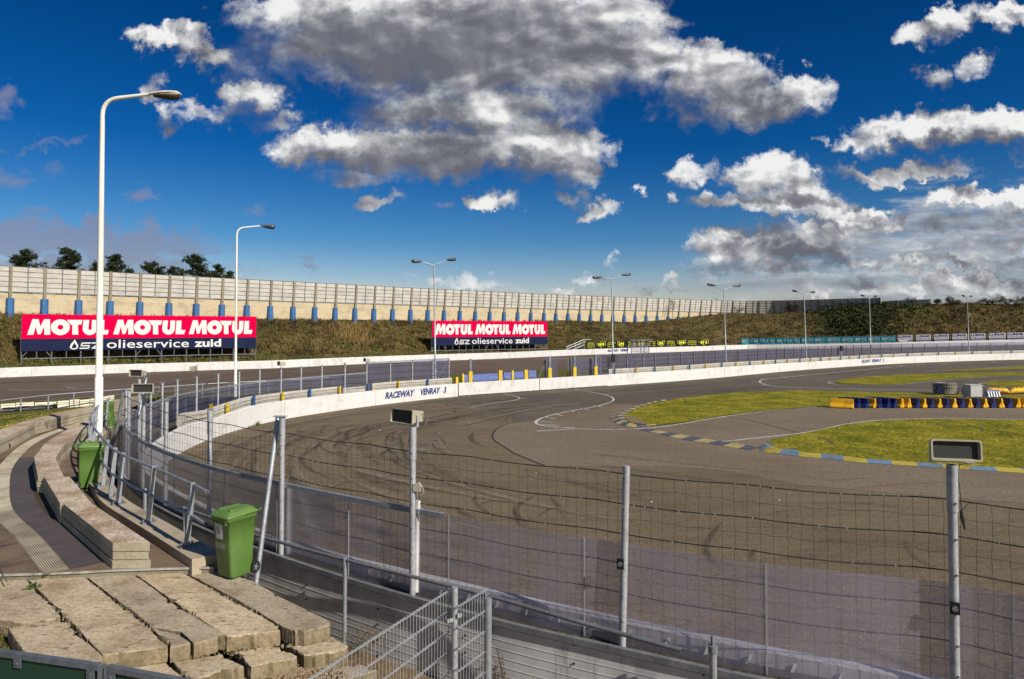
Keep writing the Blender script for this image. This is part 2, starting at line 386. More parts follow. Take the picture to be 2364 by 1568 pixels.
def asphalt(name, ca, cb, cc, streak=1.0):
    m, t, b, _ = new_mat(name); p = wpos(t)
    big = t.noise(p, 0.09, 6, 0.62, dist=0.6)
    st_ = t.noise(t.vmath('MULTIPLY', p, (0.25, 1.4, 1)), 0.9, 8, 0.68, dist=1.2)
    col = t.ramp(big, [(0.32, ca), (0.5, cb), (0.7, cc)])
    col = t.mix(1.0, col, t.ramp(st_, [(0.28, (1-0.30*streak,)*3), (0.5, (1,)*3), (0.72, (1+0.16*streak,)*3)]), 'MULTIPLY')
    sp = t.noise(p, 22, 5, 0.8); col = t.mix(1.0, col, t.ramp(sp, [(0.38, (0.50,)*3), (0.5, (0.97,)*3), (0.62, (1.75, 1.68, 1.55))]), 'MULTIPLY')
    sp2 = t.noise(p, 6, 8, 0.78); col = t.mix(1.0, col, t.ramp(sp2, [(0.38, (0.74,)*3), (0.5, (1,)*3), (0.62, (1.26, 1.24, 1.20))]), 'MULTIPLY')
    t.put(b.inputs['Base Color'], col); b.inputs['Roughness'].default_value = 0.85; b.inputs['Specular IOR Level'].default_value = 0.25
    bump(t, b, sp, 0.5, 0.02); return m
def grassy(name, stops, scale=0.5, fine=18, rough=0.9, bs=0.6, bd=0.08, squash=(1, 1, 1)):
    m, t, b, _ = new_mat(name); p = t.vmath('MULTIPLY', wpos(t), squash)
    n = t.math('ADD', t.math('MULTIPLY', t.noise(p, scale, 5, 0.6), 0.55), t.math('MULTIPLY', t.noise(p, scale * 7, 6, 0.7), 0.45))
    col = t.ramp(n, stops); f = t.noise(p, fine, 4, 0.7)
    col = t.mix(1.0, col, t.ramp(f, [(0.28, (0.45,)*3), (0.5, (1,)*3), (0.75, (1.5, 1.45, 1.2))]), 'MULTIPLY')
    t.put(b.inputs['Base Color'], col); b.inputs['Roughness'].default_value = rough; b.inputs['Specular IOR Level'].default_value = 0.1
    bump(t, b, t.math('ADD', f, t.noise(p, fine * 0.35, 4, 0.6)), bs, bd); return m
def leafy(name, ca, cb, scale=1.5, trans=0.25, ca2=None):
    m, t, b, out = new_mat(name); p = wpos(t); oi = t.new('ShaderNodeNewGeometry').outputs['Random Per Island']
    col = t.mix(oi, ca, cb); n = t.noise(p, scale, 4, 0.6)
    if ca2: col = t.mix(t.maprange(n, 0.42, 0.6), col, ca2)
    col = t.mix(1.0, col, t.ramp(t.noise(p, scale * 6, 3), [(0.3, (0.6,)*3), (0.7, (1.35,)*3)]), 'MULTIPLY')
    t.put(b.inputs['Base Color'], col); b.inputs['Roughness'].default_value = 0.8; b.inputs['Specular IOR Level'].default_value = 0.15
    return m
def plexi(name, tint, haze, hz):
    m = bpy.data.materials.new(name); m.use_nodes = True; t = NT(m.node_tree); t.n.clear()
    out = t.new('ShaderNodeOutputMaterial'); tr = t.new('ShaderNodeBsdfTransparent'); df = t.new('ShaderNodeBsdfDiffuse'); gl = t.new('ShaderNodeBsdfGlossy')
    tl = t.new('ShaderNodeBsdfTranslucent')
    tr.inputs[0].default_value = (*tint, 1); p = wpos(t)
    dn = t.noise(t.vmath('MULTIPLY', p, (1, 1, 0.35)), 1.6, 6, 0.65)
    sc1 = t.noise(t.vmath('MULTIPLY', p, (6, 6, 0.5)), 3, 5, 0.7)
    df.inputs[0].default_value = (*haze, 1); tl.inputs[0].default_value = (*haze, 1); gl.inputs[0].default_value = (0.9, 0.92, 1, 1); gl.inputs['Roughness'].default_value = 0.3
    m0 = t.new('ShaderNodeMixShader'); m0.inputs[0].default_value = 0.4; t.l.new(df.outputs[0], m0.inputs[1]); t.l.new(tl.outputs[0], m0.inputs[2])
    m1 = t.new('ShaderNodeMixShader'); m2 = t.new('ShaderNodeMixShader')
    f = t.math('MULTIPLY', t.math('ADD', t.maprange(dn, 0.3, 0.7, 0.6, 1.3), t.maprange(sc1, 0.55, 0.8, 0, 0.7)), hz)
    t.put(m1.inputs[0], f); t.l.new(tr.outputs[0], m1.inputs[1]); t.l.new(m0.outputs[0], m1.inputs[2])
    fr = t.new('ShaderNodeFresnel'); fr.inputs[0].default_value = 1.3
    t.put(m2.inputs[0], t.math('MULTIPLY', fr.outputs[0], 0.45)); t.l.new(m1.outputs[0], m2.inputs[1]); t.l.new(gl.outputs[0], m2.inputs[2])
    t.l.new(m2.outputs[0], out.inputs[0]); return m

def galv(name, a=(0.36, 0.38, 0.41), b_=(0.24, 0.26, 0.29), rough=0.45, metal=0.55):
    m, t, b, _ = new_mat(name); p = wpos(t)
    v = t.new('ShaderNodeTexVoronoi'); v.inputs['Scale'].default_value = 30; t.put(v.inputs['Vector'], p)
    n = t.noise(p, 3, 6, 0.65); col = t.mix(t.maprange(n, 0.35, 0.65), b_, a)
    bw = t.new('ShaderNodeRGBToBW'); t.put(bw.inputs[0], v.outputs['Color']); col = t.mix(1.0, col, t.ramp(bw.outputs[0], [(0.2, (0.88,)*3), (0.8, (1.12,)*3)]), 'MULTIPLY'); t.put(b.inputs['Base Color'], col)
    b.inputs['Metallic'].default_value = metal; t.put(b.inputs['Roughness'], t.maprange(n, 0.3, 0.7, rough + 0.15, rough)); return m

M = {}
M['asphalt'] = asphalt('asphalt', (0.100, 0.076, 0.047), (0.125, 0.097, 0.061), (0.150, 0.118, 0.077))
M['asphalt_light'] = asphalt('pale_asphalt', (0.124, 0.096, 0.066), (0.148, 0.117, 0.083), (0.168, 0.135, 0.098), 0.6)
M['asphalt_dark'] = asphalt('dark_asphalt', (0.078, 0.064, 0.049), (0.094, 0.078, 0.060), (0.114, 0.094, 0.072), 0.8)
M['asphalt_far'] = asphalt('far_asphalt', (0.082, 0.060, 0.048), (0.098, 0.074, 0.058), (0.115, 0.089, 0.070), 0.7)
M['paint_line'] = simple('line_paint', (0.52, 0.52, 0.50), (0.22, 0.21, 0.19), 0.7, scale=2.5, amt=(0.32, 0.55), fine=0.15)
M['grass'] = grassy('infield_grass', [(0.34, (0.060, 0.082, 0.008)), (0.46, (0.150, 0.148, 0.010)), (0.56, (0.260, 0.222, 0.020)), (0.66, (0.340, 0.265, 0.052))], 0.45, 5, bs=1.0, bd=0.15)
M['lawn'] = grassy('verge_grass', [(0.32, (0.045, 0.055, 0.010)), (0.5, (0.095, 0.090, 0.020)), (0.66, (0.150, 0.115, 0.040))], 0.4, 14)
M['bank'] = grassy('bank_soil', [(0.34, (0.036, 0.032, 0.012)), (0.44, (0.085, 0.064, 0.026)), (0.56, (0.150, 0.107, 0.046)), (0.68, (0.13, 0.112, 0.028))], 0.16, 3.2, bs=1.0, bd=0.35)
M['white_wall'] = stained('white_concrete', (0.56, 0.55, 0.54), (0.43, 0.40, 0.36), amount=(0.46, 0.78))
m, t, b, _ = M['white_wall'], NT(M['white_wall'].node_tree), None, None
for n_ in list(t.n):
    if n_.type == 'BSDF_PRINCIPLED': b = n_
src_ = b.inputs['Base Color'].links[0].from_socket; p_ = wpos(t)
pt = t.math('MULTIPLY', t.maprange(t.noise(p_, 1.1, 8, 0.72), 0.50, 0.58), t.maprange(t.noise(p_, 0.12, 3, 0.5), 0.45, 0.6))
scf = t.math('MULTIPLY', t.maprange(t.noise(t.vmath('MULTIPLY', p_, (0.5, 0.5, 5.0)), 1.3, 6, 0.7), 0.56, 0.68), 0.45)
t.put(b.inputs['Base Color'], t.mix(scf, t.mix(t.math('MULTIPLY', pt, 0.6), src_, (0.40, 0.385, 0.37)), (0.25, 0.23, 0.21)))
M['gate_white'] = stained('white_gate_paint', (0.53, 0.52, 0.505), (0.36, 0.34, 0.315), amount=(0.48, 0.7), vscale=(1, 1, 0.8))
M['wall_back'] = stained('bare_concrete', (0.56, 0.53, 0.47), (0.34, 0.315, 0.265), amount=(0.46, 0.70), vscale=(1.5, 1.5, 0.25), sscale=2.5)
M['board'] = simple('board_plastic', (0.43, 0.41, 0.36), (0.32, 0.30, 0.26), 0.6, scale=2, fine=0.1)
M['galv'] = galv('galvanised_steel')
M['galv_lt'] = galv('pale_galvanised_steel', (0.47, 0.48, 0.50), (0.34, 0.35, 0.38))
M['galv_dk'] = galv('dull_steel', (0.20, 0.21, 0.23), (0.12, 0.125, 0.14), 0.6, 0.4)
M['cable'] = simple('dark_cable', (0.022, 0.024, 0.028), (0.012, 0.013, 0.015), 0.6)
M['wire'] = simple('fence_wire', (0.05, 0.05, 0.05), (0.03, 0.03, 0.03), 0.6, 0.4)
M['yellow'] = simple('yellow_paint', (0.66, 0.46, 0.020), (0.50, 0.33, 0.02), 0.5, scale=4)
M['orange_yellow'] = simple('yellow_plastic', (0.66, 0.36, 0.010), (0.42, 0.20, 0.010), 0.45, scale=2.0, amt=(0.3, 0.55), fine=0.15)
M['blue'] = simple('blue_paint', (0.030, 0.125, 0.31), (0.020, 0.08, 0.21), 0.6, scale=4)
M['deep_blue'] = simple('blue_plastic', (0.012, 0.026, 0.155), (0.008, 0.014, 0.075), 0.4, scale=3)
M['slate_blue'] = simple('pit_wall_blue', (0.11, 0.15, 0.36), (0.08, 0.11, 0.27), 0.6, scale=2)
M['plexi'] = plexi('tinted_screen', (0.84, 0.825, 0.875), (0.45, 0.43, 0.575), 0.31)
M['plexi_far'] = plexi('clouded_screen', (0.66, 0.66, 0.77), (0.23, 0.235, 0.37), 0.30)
M['red'] = simple('crimson_sheet', (0.54, 0.0, 0.046), (0.49, 0.0, 0.041), 0.8, scale=0.5, spec=0.03)
M['navy'] = simple('navy_sheet', (0.014, 0.019, 0.055), (0.011, 0.015, 0.044), 0.8, scale=0.5, spec=0.05)
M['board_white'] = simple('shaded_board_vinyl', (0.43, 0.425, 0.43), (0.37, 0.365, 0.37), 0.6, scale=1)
M['grille'] = simple('speaker_grille', (0.030, 0.030, 0.031), (0.022, 0.022, 0.023), 0.7)
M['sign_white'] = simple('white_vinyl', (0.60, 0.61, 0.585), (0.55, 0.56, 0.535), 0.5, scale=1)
M['text_blue'] = simple('faded_blue_lettering', (0.022, 0.032, 0.135), (0.045, 0.06, 0.17), 0.6, scale=6)
M['black'] = simple('black_plastic', (0.012, 0.012, 0.013), (0.007, 0.007, 0.008), 0.5)
M['rubber'] = simple('skid_rubber', (0.02, 0.02, 0.02), (0.012, 0.012, 0.012), 0.8)
# ================================================================ master curves
base_pts = [(412.5, 1048.5), (483, 1015), (567, 988), (655, 968), (766, 950.2), (865.8, 936.3), (1053.6, 915.6), (1244, 902.3), (1400, 891.3), (1548, 881), (1658.8, 872), (1729, 865.3), (1861.7, 853.5), (2048.8, 841), (2182, 835.3), (2364, 830)]
top_v = [(443.5, 971.2), (578, 938), (657.7, 925.3), (865.8, 901.6), (1054, 886), (1244, 873), (1400, 865), (1548, 856.5), (1673.7, 847.8), (1861.7, 836.3), (2048.8, 825.6), (2182, 820.3), (2364, 815.4)]
near_top = [(2191, 1566), (1789, 1493), (1212, 1375), (652, 1238), (470, 1161), (379, 1112)]
flat = lambda p: Vector((p.x, p.y, 0))
wn = [flat(P(u, v, 1.2)) for u, v in near_top]; wf = [P(u, v, 0) for u, v in base_pts]
e0 = (wn[0] - wn[1]).normalized()
WALL = Path([wn[0] + e0 * 16 + Vector((0, 1.0, 0)), wn[0] + e0 * 6] + wn + [Vector((-12.95, 24.2, 0)), Vector((-14.45, 27.2, 0))] + wf + [wf[-1] + Vector((40, 14, 0))], 0.6)
dL = WALL.find(400, 0); dL = min(range(int(WALL.len * 10)), key=lambda i: WALL.at(i / 10).x) / 10     # leftmost point
far = lambda u: WALL.find(u, 0, dL, WALL.len)
hd, hh = [0.0, dL - 3], [1.2, 1.2]
for u, v in top_v:
    d = far(u); p = WALL.at(d); h = PD(u, v, p.y).z
    if d > hd[-1] + 0.5: hd.append(d); hh.append(min(max(h, 1.02), 1.35))
hd.append(WALL.len); hh.append(hh[-1])
Hw = lambda d: interp(hd, hh, d)

fz = 2.6
fn = [flat(P(u, v, fz)) for u, v in [(2364, 1371), (2203, 1343), (1789, 1301), (1423, 1249), (1154, 1208), (866, 1158), (629, 1110), (483, 1075), (346, 1026.5), (284, 976)]]
e1 = (fn[0] - fn[1]).normalized()
ff = [WALL.off(far(u), 1.3) for u in (566, 655, 766, 865, 960, 1056)]
FEN = Path([fn[0] + e1 * 14 + Vector((0, 1.0, 0)), fn[0] + e1 * 5] + fn + [Vector((-15.6, 28.2, 0)), Vector((-17.0, 32.2, 0)), Vector((-17.75, 36.6, 0))] + ff, 0.5)
dFL = min(range(int(FEN.len * 10)), key=lambda i: uv((FEN.at(i / 10).x, FEN.at(i / 10).y, 2.6))[0] if FEN.at(i / 10).y > 3 else 9e9) / 10
fnear = lambda u, z=2.6: FEN.find(u, z, 0, dFL)
ffar = lambda u, z=2.6: FEN.find(u, z, dFL, FEN.len)

uOW = [(-400, 74, 0), (0, 84, 0), (635, 104, 0), (1154, 132, 0.25), (1400, 143, 0.75), (1637, 160, 0.85), (1729, 167, 1.0), (2068, 160, 1.7), (2364, 158, 2.4), (2700, 152, 2.6)]
OW = Path([(PD(u, 760, d).x, d, z) for u, d, z in uOW], 1.5)
def at_u(lst, u, k): return interp([q[0] for q in lst], [q[k] for q in lst], u)
NE = Path([(-75, 40, 0), (-42.5, 56.5, 0), (-35.6, 60.5, 0), (-16, 80, 0), (3.6, 98, 0), (25, 113.5, 0), (48, 128, 0), (72, 138, 0), (105, 142, 0), (170, 143, 0)], 1.5)
# the noise barrier's foot: distance and level by column
uNWd = [(-300, 1/0.01189), (22.8, 1/0.01078), (621, 1/0.00872), (1192, 1/0.00662), (1560, 1/0.00531), (1660, 199.5), (1729, 200), (1790, 197.5), (1858, 192), (1960, 183.5), (2034, 177.6), (2147, 170), (2364, 168), (2700, 170)]
uFoot = [(-300, 712), (22.8, 723.5), (621, 736.6), (1192, 742), (1300, 739), (1400, 742.5), (1470, 744), (1560, 735.5), (1640, 726.5), (1790, 723.5), (1890, 718), (1990, 712), (2040, 708), (2147, 702), (2250, 701), (2364, 703), (2700, 704)]
def nw_d(u): return interp([a for a, _ in uNWd], [1 / b for _, b in uNWd], u) ** -1
def foot(u): return PD(u, interp([a for a, _ in uFoot], [b for _, b in uFoot], u), nw_d(u))

# ================================================================ ground, track and surfaces
def structure(mb, name, mat): return tag(mb.build(name, mat), kind='structure')
g = MB()
N = 40
structure(MB().add([(-3000, -600, -0.9), (3000, -600, -0.9), (3000, 4000, -0.9), (-3000, 4000, -0.9)], [(0, 1, 2, 3)]), 'ground', M['lawn'])
pts = [WALL.off(d, 0.05) for d in WALL.samples(0, WALL.len, 1.0)]
trk = [Vector((q.x, q.y, 0)) for q in pts] + [Vector((300, 170, 0)), Vector((300, 4.0, 0)), Vector((40, 1.0, 0))]
structure(MB().sheet(trk), 'track', M['asphalt'])
def sheet_uv(name, poly, z, mat, smooth=True):
    pp = [P(u, v, z) for u, v in poly]
    return structure(MB().sheet(pp), name, mat)
# darker racing surface beyond the painted hook, paler old surface inside the seam
EDGE = [zL(0, 415), zL(390, 340), zL(560, 352), zL(760, 350), zL(1000, 312), zL(1300, 272), zL(1700, 237), zL(2352, 217)]
dark = EDGE + [zK(700, 228), zK(1100, 230), zK(1400, 232), (2420, 905), (2420, 832)] + [base_pts[i] for i in range(15, 5, -1)] + [(960, 926), (1090, 936), (1180, 960), (1190, 990), (1240, 965)]
sheet_uv('dark_racing_surface', [(u, v + (0.8 if v < 930 and u < 2400 else 0)) for u, v in dark], 0.004, M['asphalt_dark'])
seam = [zM(2300, 500), zM(2100, 512), zM(1900, 525), zM(1700, 553), zM(1600, 580), zM(1530, 620), zM(1497, 665), zM(1490, 700), zM(1510, 735), zM(1560, 770), zM(1640, 820), zM(1700, 862), zM(1800, 905), zM(1920, 955), zM(2050, 1005)]
pale = seam + [zL(350, 1010), zL(900, 1010), zL(1500, 1040), (1850, 1120), (2100, 1142), (2420, 1165), (3000, 1215), (3000, 935), (2000, 935), zK(0, 398), zL(1900, 445), zL(1500, 490), zL(850, 585), zL(400, 520), zL(370, 480), zL(480, 425), zL(700, 370), zL(400, 360)]
sheet_uv('pale_surface', pale, 0.007, M['asphalt_light'])
mb = MB()
def strip(mb, pts2, wdt, z=0.012, step=0.4, mi=0, world=False, taper=False, wfun=None):
    pw = Path(pts2 if world else [P(u, v, z) for u, v in pts2], step); A = []; B = []
    for d in pw.samples(0, pw.len, step):
        hw = wdt / 2 * (wfun(d / pw.len) if wfun else 1)
        p, s_ = pw.at(d), pw.side(d); A.append(p - s_ * hw); B.append(p + s_ * hw)
    for q in A + B: q.z = z
    mb.ribbon(A, B, mi); return mb
m, t, b, out = new_mat('sealed_crack'); M['crack'] = m
t.put(b.inputs['Base Color'], (0.02, 0.019, 0.018, 1)); b.inputs['Roughness'].default_value = 0.7
cr = MB(); strip(cr, seam, 0.10, 0.010)
strip(cr, [zL(1600, 487), zL(1900, 545), zL(2150, 610), zL(2352, 658)], 0.09, 0.013)
structure(cr, 'seam', M['crack'])
# white lines
ln = MB(); LW = 0.11
def line(*pts, w=LW): strip(ln, list(pts), w, 0.016)
line(zL(-400, 640), zL(0, 617), zL(300, 622), zL(600, 617), zL(850, 600), zL(1100, 565), zL(1400, 511), zL(1600, 481), zL(1900, 440), zL(2352, 395), zK(150, 384), zK(350, 378), w=0.16)
line(zL(1290, 753), zL(1560, 745), zL(1900, 710), zL(2352, 661), zK(200, 627), zK(450, 572), zK(700, 537), zK(1000, 517), zK(1400, 507), zK(2360, 518), w=0.15)
line(zL(0, 207), zL(150, 228), zL(300, 257), zL(375, 280), zL(402, 300), zL(390, 326), zL(300, 360), zL(150, 394), zL(0, 420), zM(2150, 460), zM(2020, 498), zM(1955, 528), zM(1942, 548), zM(1975, 572), zM(2100, 593), zM(2352, 606), w=0.17)
for a, b2 in (((2150, 460), (2225, 480)), ((2020, 495), (2150, 510)), ((1960, 535), (2115, 548)), ((2010, 572), (2200, 578)), ((2310, 428), (2400, 452))): line(zM(*a), zM(*b2), w=0.13)
for a, b2 in (((205, 373), (290, 390)), ((80, 402), (155, 420)), ((0, 440), (40, 448))): line(zL(*a), zL(*b2), w=0.13)
line(zM(1600, 253), zM(1700, 268), zM(1765, 287), zM(1775, 300), zM(1700, 320), zM(1500, 350), zM(1260, 388), w=0.14)
line(zM(1775, 297), zM(1830, 300), w=0.14)
line(zD_(2363, 1068), zD_(1900, 1080), zD_(1480, 1094), zD_(1200, 1115), zD_(900, 1145), zD_(600, 1173), zD_(300, 1202), zD_(130, 1219), zD_(92, 1237), zD_(120, 1257), zD_(200, 1275), zD_(420, 1289), zD_(1000, 1303), zD_(1650, 1313), w=0.2)
for x, y in ((130, 1218), (300, 1201), (460, 1187), (610, 1172), (1200, 1114), (1320, 1103), (1480, 1094), (1680, 1087), (1890, 1080), (2120, 1073)): line(zD_(x - 25, y - 4), zD_(x + 20, y + 3), w=0.16)
line(zD_(15, 1236), zD_(85, 1242), w=0.14); line(zD_(85, 1264), zD_(150, 1272), w=0.12)
line(zK(380, 122), zK(310, 128), zK(300, 134), zK(325, 143), zK(420, 153), zK(650, 157), zK(900, 159), zK(1050, 151), zK(1300, 126), zK(1600, 96), zK(2000, 71), zK(2360, 60), w=0.16)
line(zK(1940, 134), zK(1885, 145), zK(1880, 156), zK(1950, 168), zK(2100, 178), zK(2360, 186), w=0.16)
line(zD_(1590, 1149), zD_(1750, 1141), zD_(2363, 1102), w=0.14)
line(zM(610, 828), zM(810, 832), w=0.1); line(zN(480, 828), zN(820, 832), w=0.06)
structure(ln, 'track_marking', M['paint_line'])
# tyre marks
m, t, b, out = new_mat('tyre_mark'); M['skid'] = m
tr = t.new('ShaderNodeBsdfTransparent'); mx = t.new('ShaderNodeMixShader'); b.inputs['Base Color'].default_value = (0.022, 0.019, 0.017, 1); b.inputs['Roughness'].default_value = 0.7
nz = t.noise(wpos(t), 3.5, 6, 0.7); big_ = t.noise(wpos(t), 0.5, 3, 0.6)
t.put(mx.inputs[0], t.math('MULTIPLY', t.maprange(nz, 0.30, 0.70, 0.16, 0.50), t.maprange(big_, 0.30, 0.62, 0.45, 1.0)))
t.l.new(tr.outputs[0], mx.inputs[1]); t.l.new(b.outputs[0], mx.inputs[2]); t.l.new(mx.outputs[0], out.inputs[0])
sk = MB(); zs = [0.019]
def skid(pts2, w=0.22):
    zs[0] += 0.0006
    strip(sk, pts2, w * 0.62, zs[0], 0.25, wfun=lambda q: 0.35 + 0.65 * min(1, 4 * q, 4 * (1 - q)))
skid([zM(1130, 300), zM(1020, 345), zM(1010, 370), zM(1080, 395), zM(1250, 430)]); skid([zM(1400, 345), zM(1150, 385), zM(1095, 410), zM(1110, 440), zM(1250, 480), zM(1500, 520)], 0.28)
skid([zM(500, 650), zM(540, 740), zM(550, 820), zM(600, 920), zM(660, 980)], 0.3); skid([zM(900, 650), zM(950, 720), zM(1000, 770)], 0.35); skid([zM(1290, 650), zM(1265, 710), zM(1330, 770), zM(1430, 810)], 0.5)
skid([zM(500, 620), zM(400, 690), zM(375, 760), zM(390, 820)], 0.2); skid([zM(1120, 550), zM(800, 590), zM(300, 680), zM(-100, 770)], 0.2); skid([zM(0, 640), zM(300, 560), zM(700, 480), zM(1200, 420)], 0.18)
skid([zM(0, 700), zM(350, 600), zM(800, 540), zM(1150, 480)], 0.2)
skid([zM(1660, 480), zM(1630, 520), zM(1650, 560)], 0.18); skid([zM(1320, 1300), zM(1305, 1370), zM(1380, 1450), zM(1500, 1520)], 0.28); skid([zM(1330, 1420), zM(1420, 1385), zM(1510, 1365)], 0.2)
skid([zM(1960, 1300), zM(1800, 1380), zM(1740, 1460), zM(1760, 1530), zM(1850, 1600)], 0.32); skid([zM(1130, 1430), zM(1170, 1490), zM(1300, 1540)], 0.3); skid([zM(2180, 1420), zM(2050, 1470), zM(1980, 1520)], 0.22)
skid([zM(2100, 1300), zM(2130, 1370), zM(2230, 1440)], 0.2); skid([zM(950, 1010), zM(850, 1070), zM(800, 1140)], 0.16); skid([zM(700, 990), zM(900, 1050), zM(1200, 1180), zM(1500, 1330)], 0.16)
skid([zN(1830, 600), zN(1790, 640), zN(1810, 660)], 0.22); skid([zN(2352, 560), zN(1950, 680), zN(1790, 750), zN(1790, 800), zN(1950, 880), zN(2352, 950)], 0.26); skid([zN(2352, 640), zN(2150, 690), zN(2030, 740), zN(2050, 790), zN(2300, 850)], 0.2)
skid([zN(1600, 590), zN(1540, 620), zN(1600, 660)], 0.16); skid([zN(1500, 740), zN(1800, 680), zN(2352, 600)], 0.18); skid([zN(1700, 770), zN(1640, 830), zN(1680, 880)], 0.16); skid([zN(2150, 1150), zN(2000, 1190), zN(1900, 1230)], 0.18)
skid([zI(120, 60), zI(135, 150), zI(220, 260), zI(480, 275)], 0.17); skid([zI(480, 70), zI(530, 130), zI(560, 190)], 0.14); skid([zI(1900, 220), zI(1800, 360), zI(1770, 440), zI(1860, 580), zI(1960, 640)], 0.24); skid([zI(1950, 640), zI(1830, 690), zI(2363, 680)], 0.12)
skid([zJ(200, 140), zJ(400, 105), zJ(850, 120)], 0.15); skid([zJ(1350, 360), zJ(1370, 440), zJ(1450, 530), zJ(1650, 620)], 0.18); skid([zJ(0, 660), zJ(170, 700), zJ(330, 750)], 0.2); skid([zJ(990, 1300), zJ(1200, 1370), zJ(1500, 1500)], 0.35); skid([zJ(60, 440), zJ(30, 500), zJ(50, 560)], 0.2)
skid([zK(550, 1235), zK(900, 1205), zK(1300, 1180), zK(1700, 1175)], 0.16); skid([zK(0, 1090), zK(300, 1150), zK(700, 1130), zK(1000, 1140)], 0.12); skid([zK(0, 1390), zK(700, 1390), zK(1100, 1450)], 0.2)
skid([zL(1000, 790), zL(1300, 770), zL(1500, 750)], 0.1); skid([zL(0, 850), zL(600, 920), zL(1300, 990), zL(2000, 1060)], 0.3); skid([zL(0, 960), zL(800, 1060), zL(1700, 1180), zL(2352, 1200)], 0.26); skid([zL(600, 205), zL(1100, 215), zL(1500, 190), zL(1640, 170), zL(1700, 150)], 0.3)
skid([zL(1000, 260), zL(1500, 210), zL(2200, 150)], 0.3); skid([zL(300, 380), zL(500, 420), zL(1000, 330)], 0.14)
rn = random.Random(3)
for k in range(13):                              # faint arcs along the racing line
    d0 = dL + rn.uniform(-16, 30); off = -rn.uniform(3, 11); L = rn.uniform(8, 22); q = []
    for i in range(7):
        d = d0 + L * i / 6; p = WALL.off(d, off + rn.uniform(-0.2, 0.2) + 1.5 * (i / 6) * rn.choice((0, 0.6))); q.append(Vector((p.x, p.y, 0)))
    zs[0] += 0.0006; strip(sk, q, rn.uniform(0.12, 0.3), zs[0], 0.6, world=True, wfun=lambda q_: 0.3 + 0.7 * min(1, 3 * q_, 3 * (1 - q_)))
structure(sk, 'tyre_marks', M['skid'])
def faint(name, c, fmax):
    m, t, b, out = new_mat(name); tr = t.new('ShaderNodeBsdfTransparent'); mx = t.new('ShaderNodeMixShader'); b.inputs['Base Color'].default_value = (*c, 1); b.inputs['Roughness'].default_value = 0.8
    nz = t.noise(wpos(t), 1.2, 7, 0.7); t.put(mx.inputs[0], t.maprange(nz, 0.36, 0.68, 0.0, fmax)); t.l.new(tr.outputs[0], mx.inputs[1]); t.l.new(b.outputs[0], mx.inputs[2]); t.l.new(mx.outputs[0], out.inputs[0]); return m
M['faint_dark'] = faint('faint_rubber', (0.03, 0.026, 0.022), 0.36); M['faint_pale'] = faint('faint_dust', (0.24, 0.20, 0.15), 0.45)
for nm_, mt_, cnt_ in (('rubber_streaks', 'faint_dark', 70), ('dust_streaks', 'faint_pale', 34)):
    sk = MB()
    for k in range(cnt_):
        d0 = dL + rn.uniform(-32, 52); off = -rn.uniform(1.5, 13); L = rn.uniform(6, 24); q = []; dr = rn.uniform(-.12, .12)
        for i in range(8):
            d = d0 + L * i / 7; p = WALL.off(d, off + dr * L * i / 7 + rn.uniform(-0.08, 0.08)); q.append(Vector((p.x, p.y, 0)))
        zs[0] += 0.0004; strip(sk, q, rn.uniform(0.15, 0.6), zs[0], 0.7, world=True, wfun=lambda q_: 0.2 + 0.8 * min(1, 3 * q_, 3 * (1 - q_)))
    structure(sk, nm_, M[mt_])
# grass islands
def island(name, poly, z=0.05):
    o_ = sheet_uv(name, poly, z, M['grass']); return poly
isl1 = [zL(525, 490), zL(545, 450), zL(600, 420), zL(680, 385), zL(770, 360), zL(1000, 310), zL(1270, 275), zL(1700, 235), zL(2352, 213), zK(400, 222), zK(1000, 235), zK(1450, 252), zK(2000, 262), (3000, 915), (3000, 946), zK(2342, 390), zK(600, 385), zK(370, 378), zK(150, 378), zL(2352, 393), zL(1900, 432), zL(1500, 482), zL(1250, 530), zL(1000, 562), zL(850, 575), zL(600, 557), zL(540, 525)]
isl2 = [zL(2010, 745), zL(2100, 715), zL(2352, 670), zK(300, 604), zK(500, 564), zK(800, 530), zK(1300, 512), zK(2342, 522), (3000, 985), (3000, 1190), zK(2342, 1030), zK(1700, 1003), zK(1200, 963), zK(700, 931), zK(300, 882), zK(0, 857), zL(2300, 832), zL(2180, 825), zL(2090, 800)]
isl3 = [zK(365, 122), zK(430, 100), zK(700, 70), zK(1000, 50), zK(1500, 35), zK(3400, 5), zK(3400, 30), zK(2000, 66), zK(1600, 90), zK(1300, 120), zK(1050, 146), zK(900, 154), zK(650, 152), zK(450, 147)]
isl4 = [zD_(1610, 1147), zD_(1900, 1130), zD_(3400, 1055), zD_(3400, 1090), zD_(2000, 1143), zD_(1700, 1149)]
isl5 = [zK(1915, 142), zK(2000, 115), zK(3400, 75), zK(3400, 200), zK(2100, 174), zK(1960, 160)]
ISL = [isl1, isl2, isl3, isl4, isl5]
for q in ISL: island('grass_island', q)
sheet_uv('gravel_surface', [zL(525, 490), zL(620, 480), zL(700, 520), zL(760, 565), zL(640, 560), zL(550, 530)], 0.055, simple('worn_soil', (0.22, 0.16, 0.07), (0.12, 0.09, 0.04), 0.9, scale=4, fine=0.2))
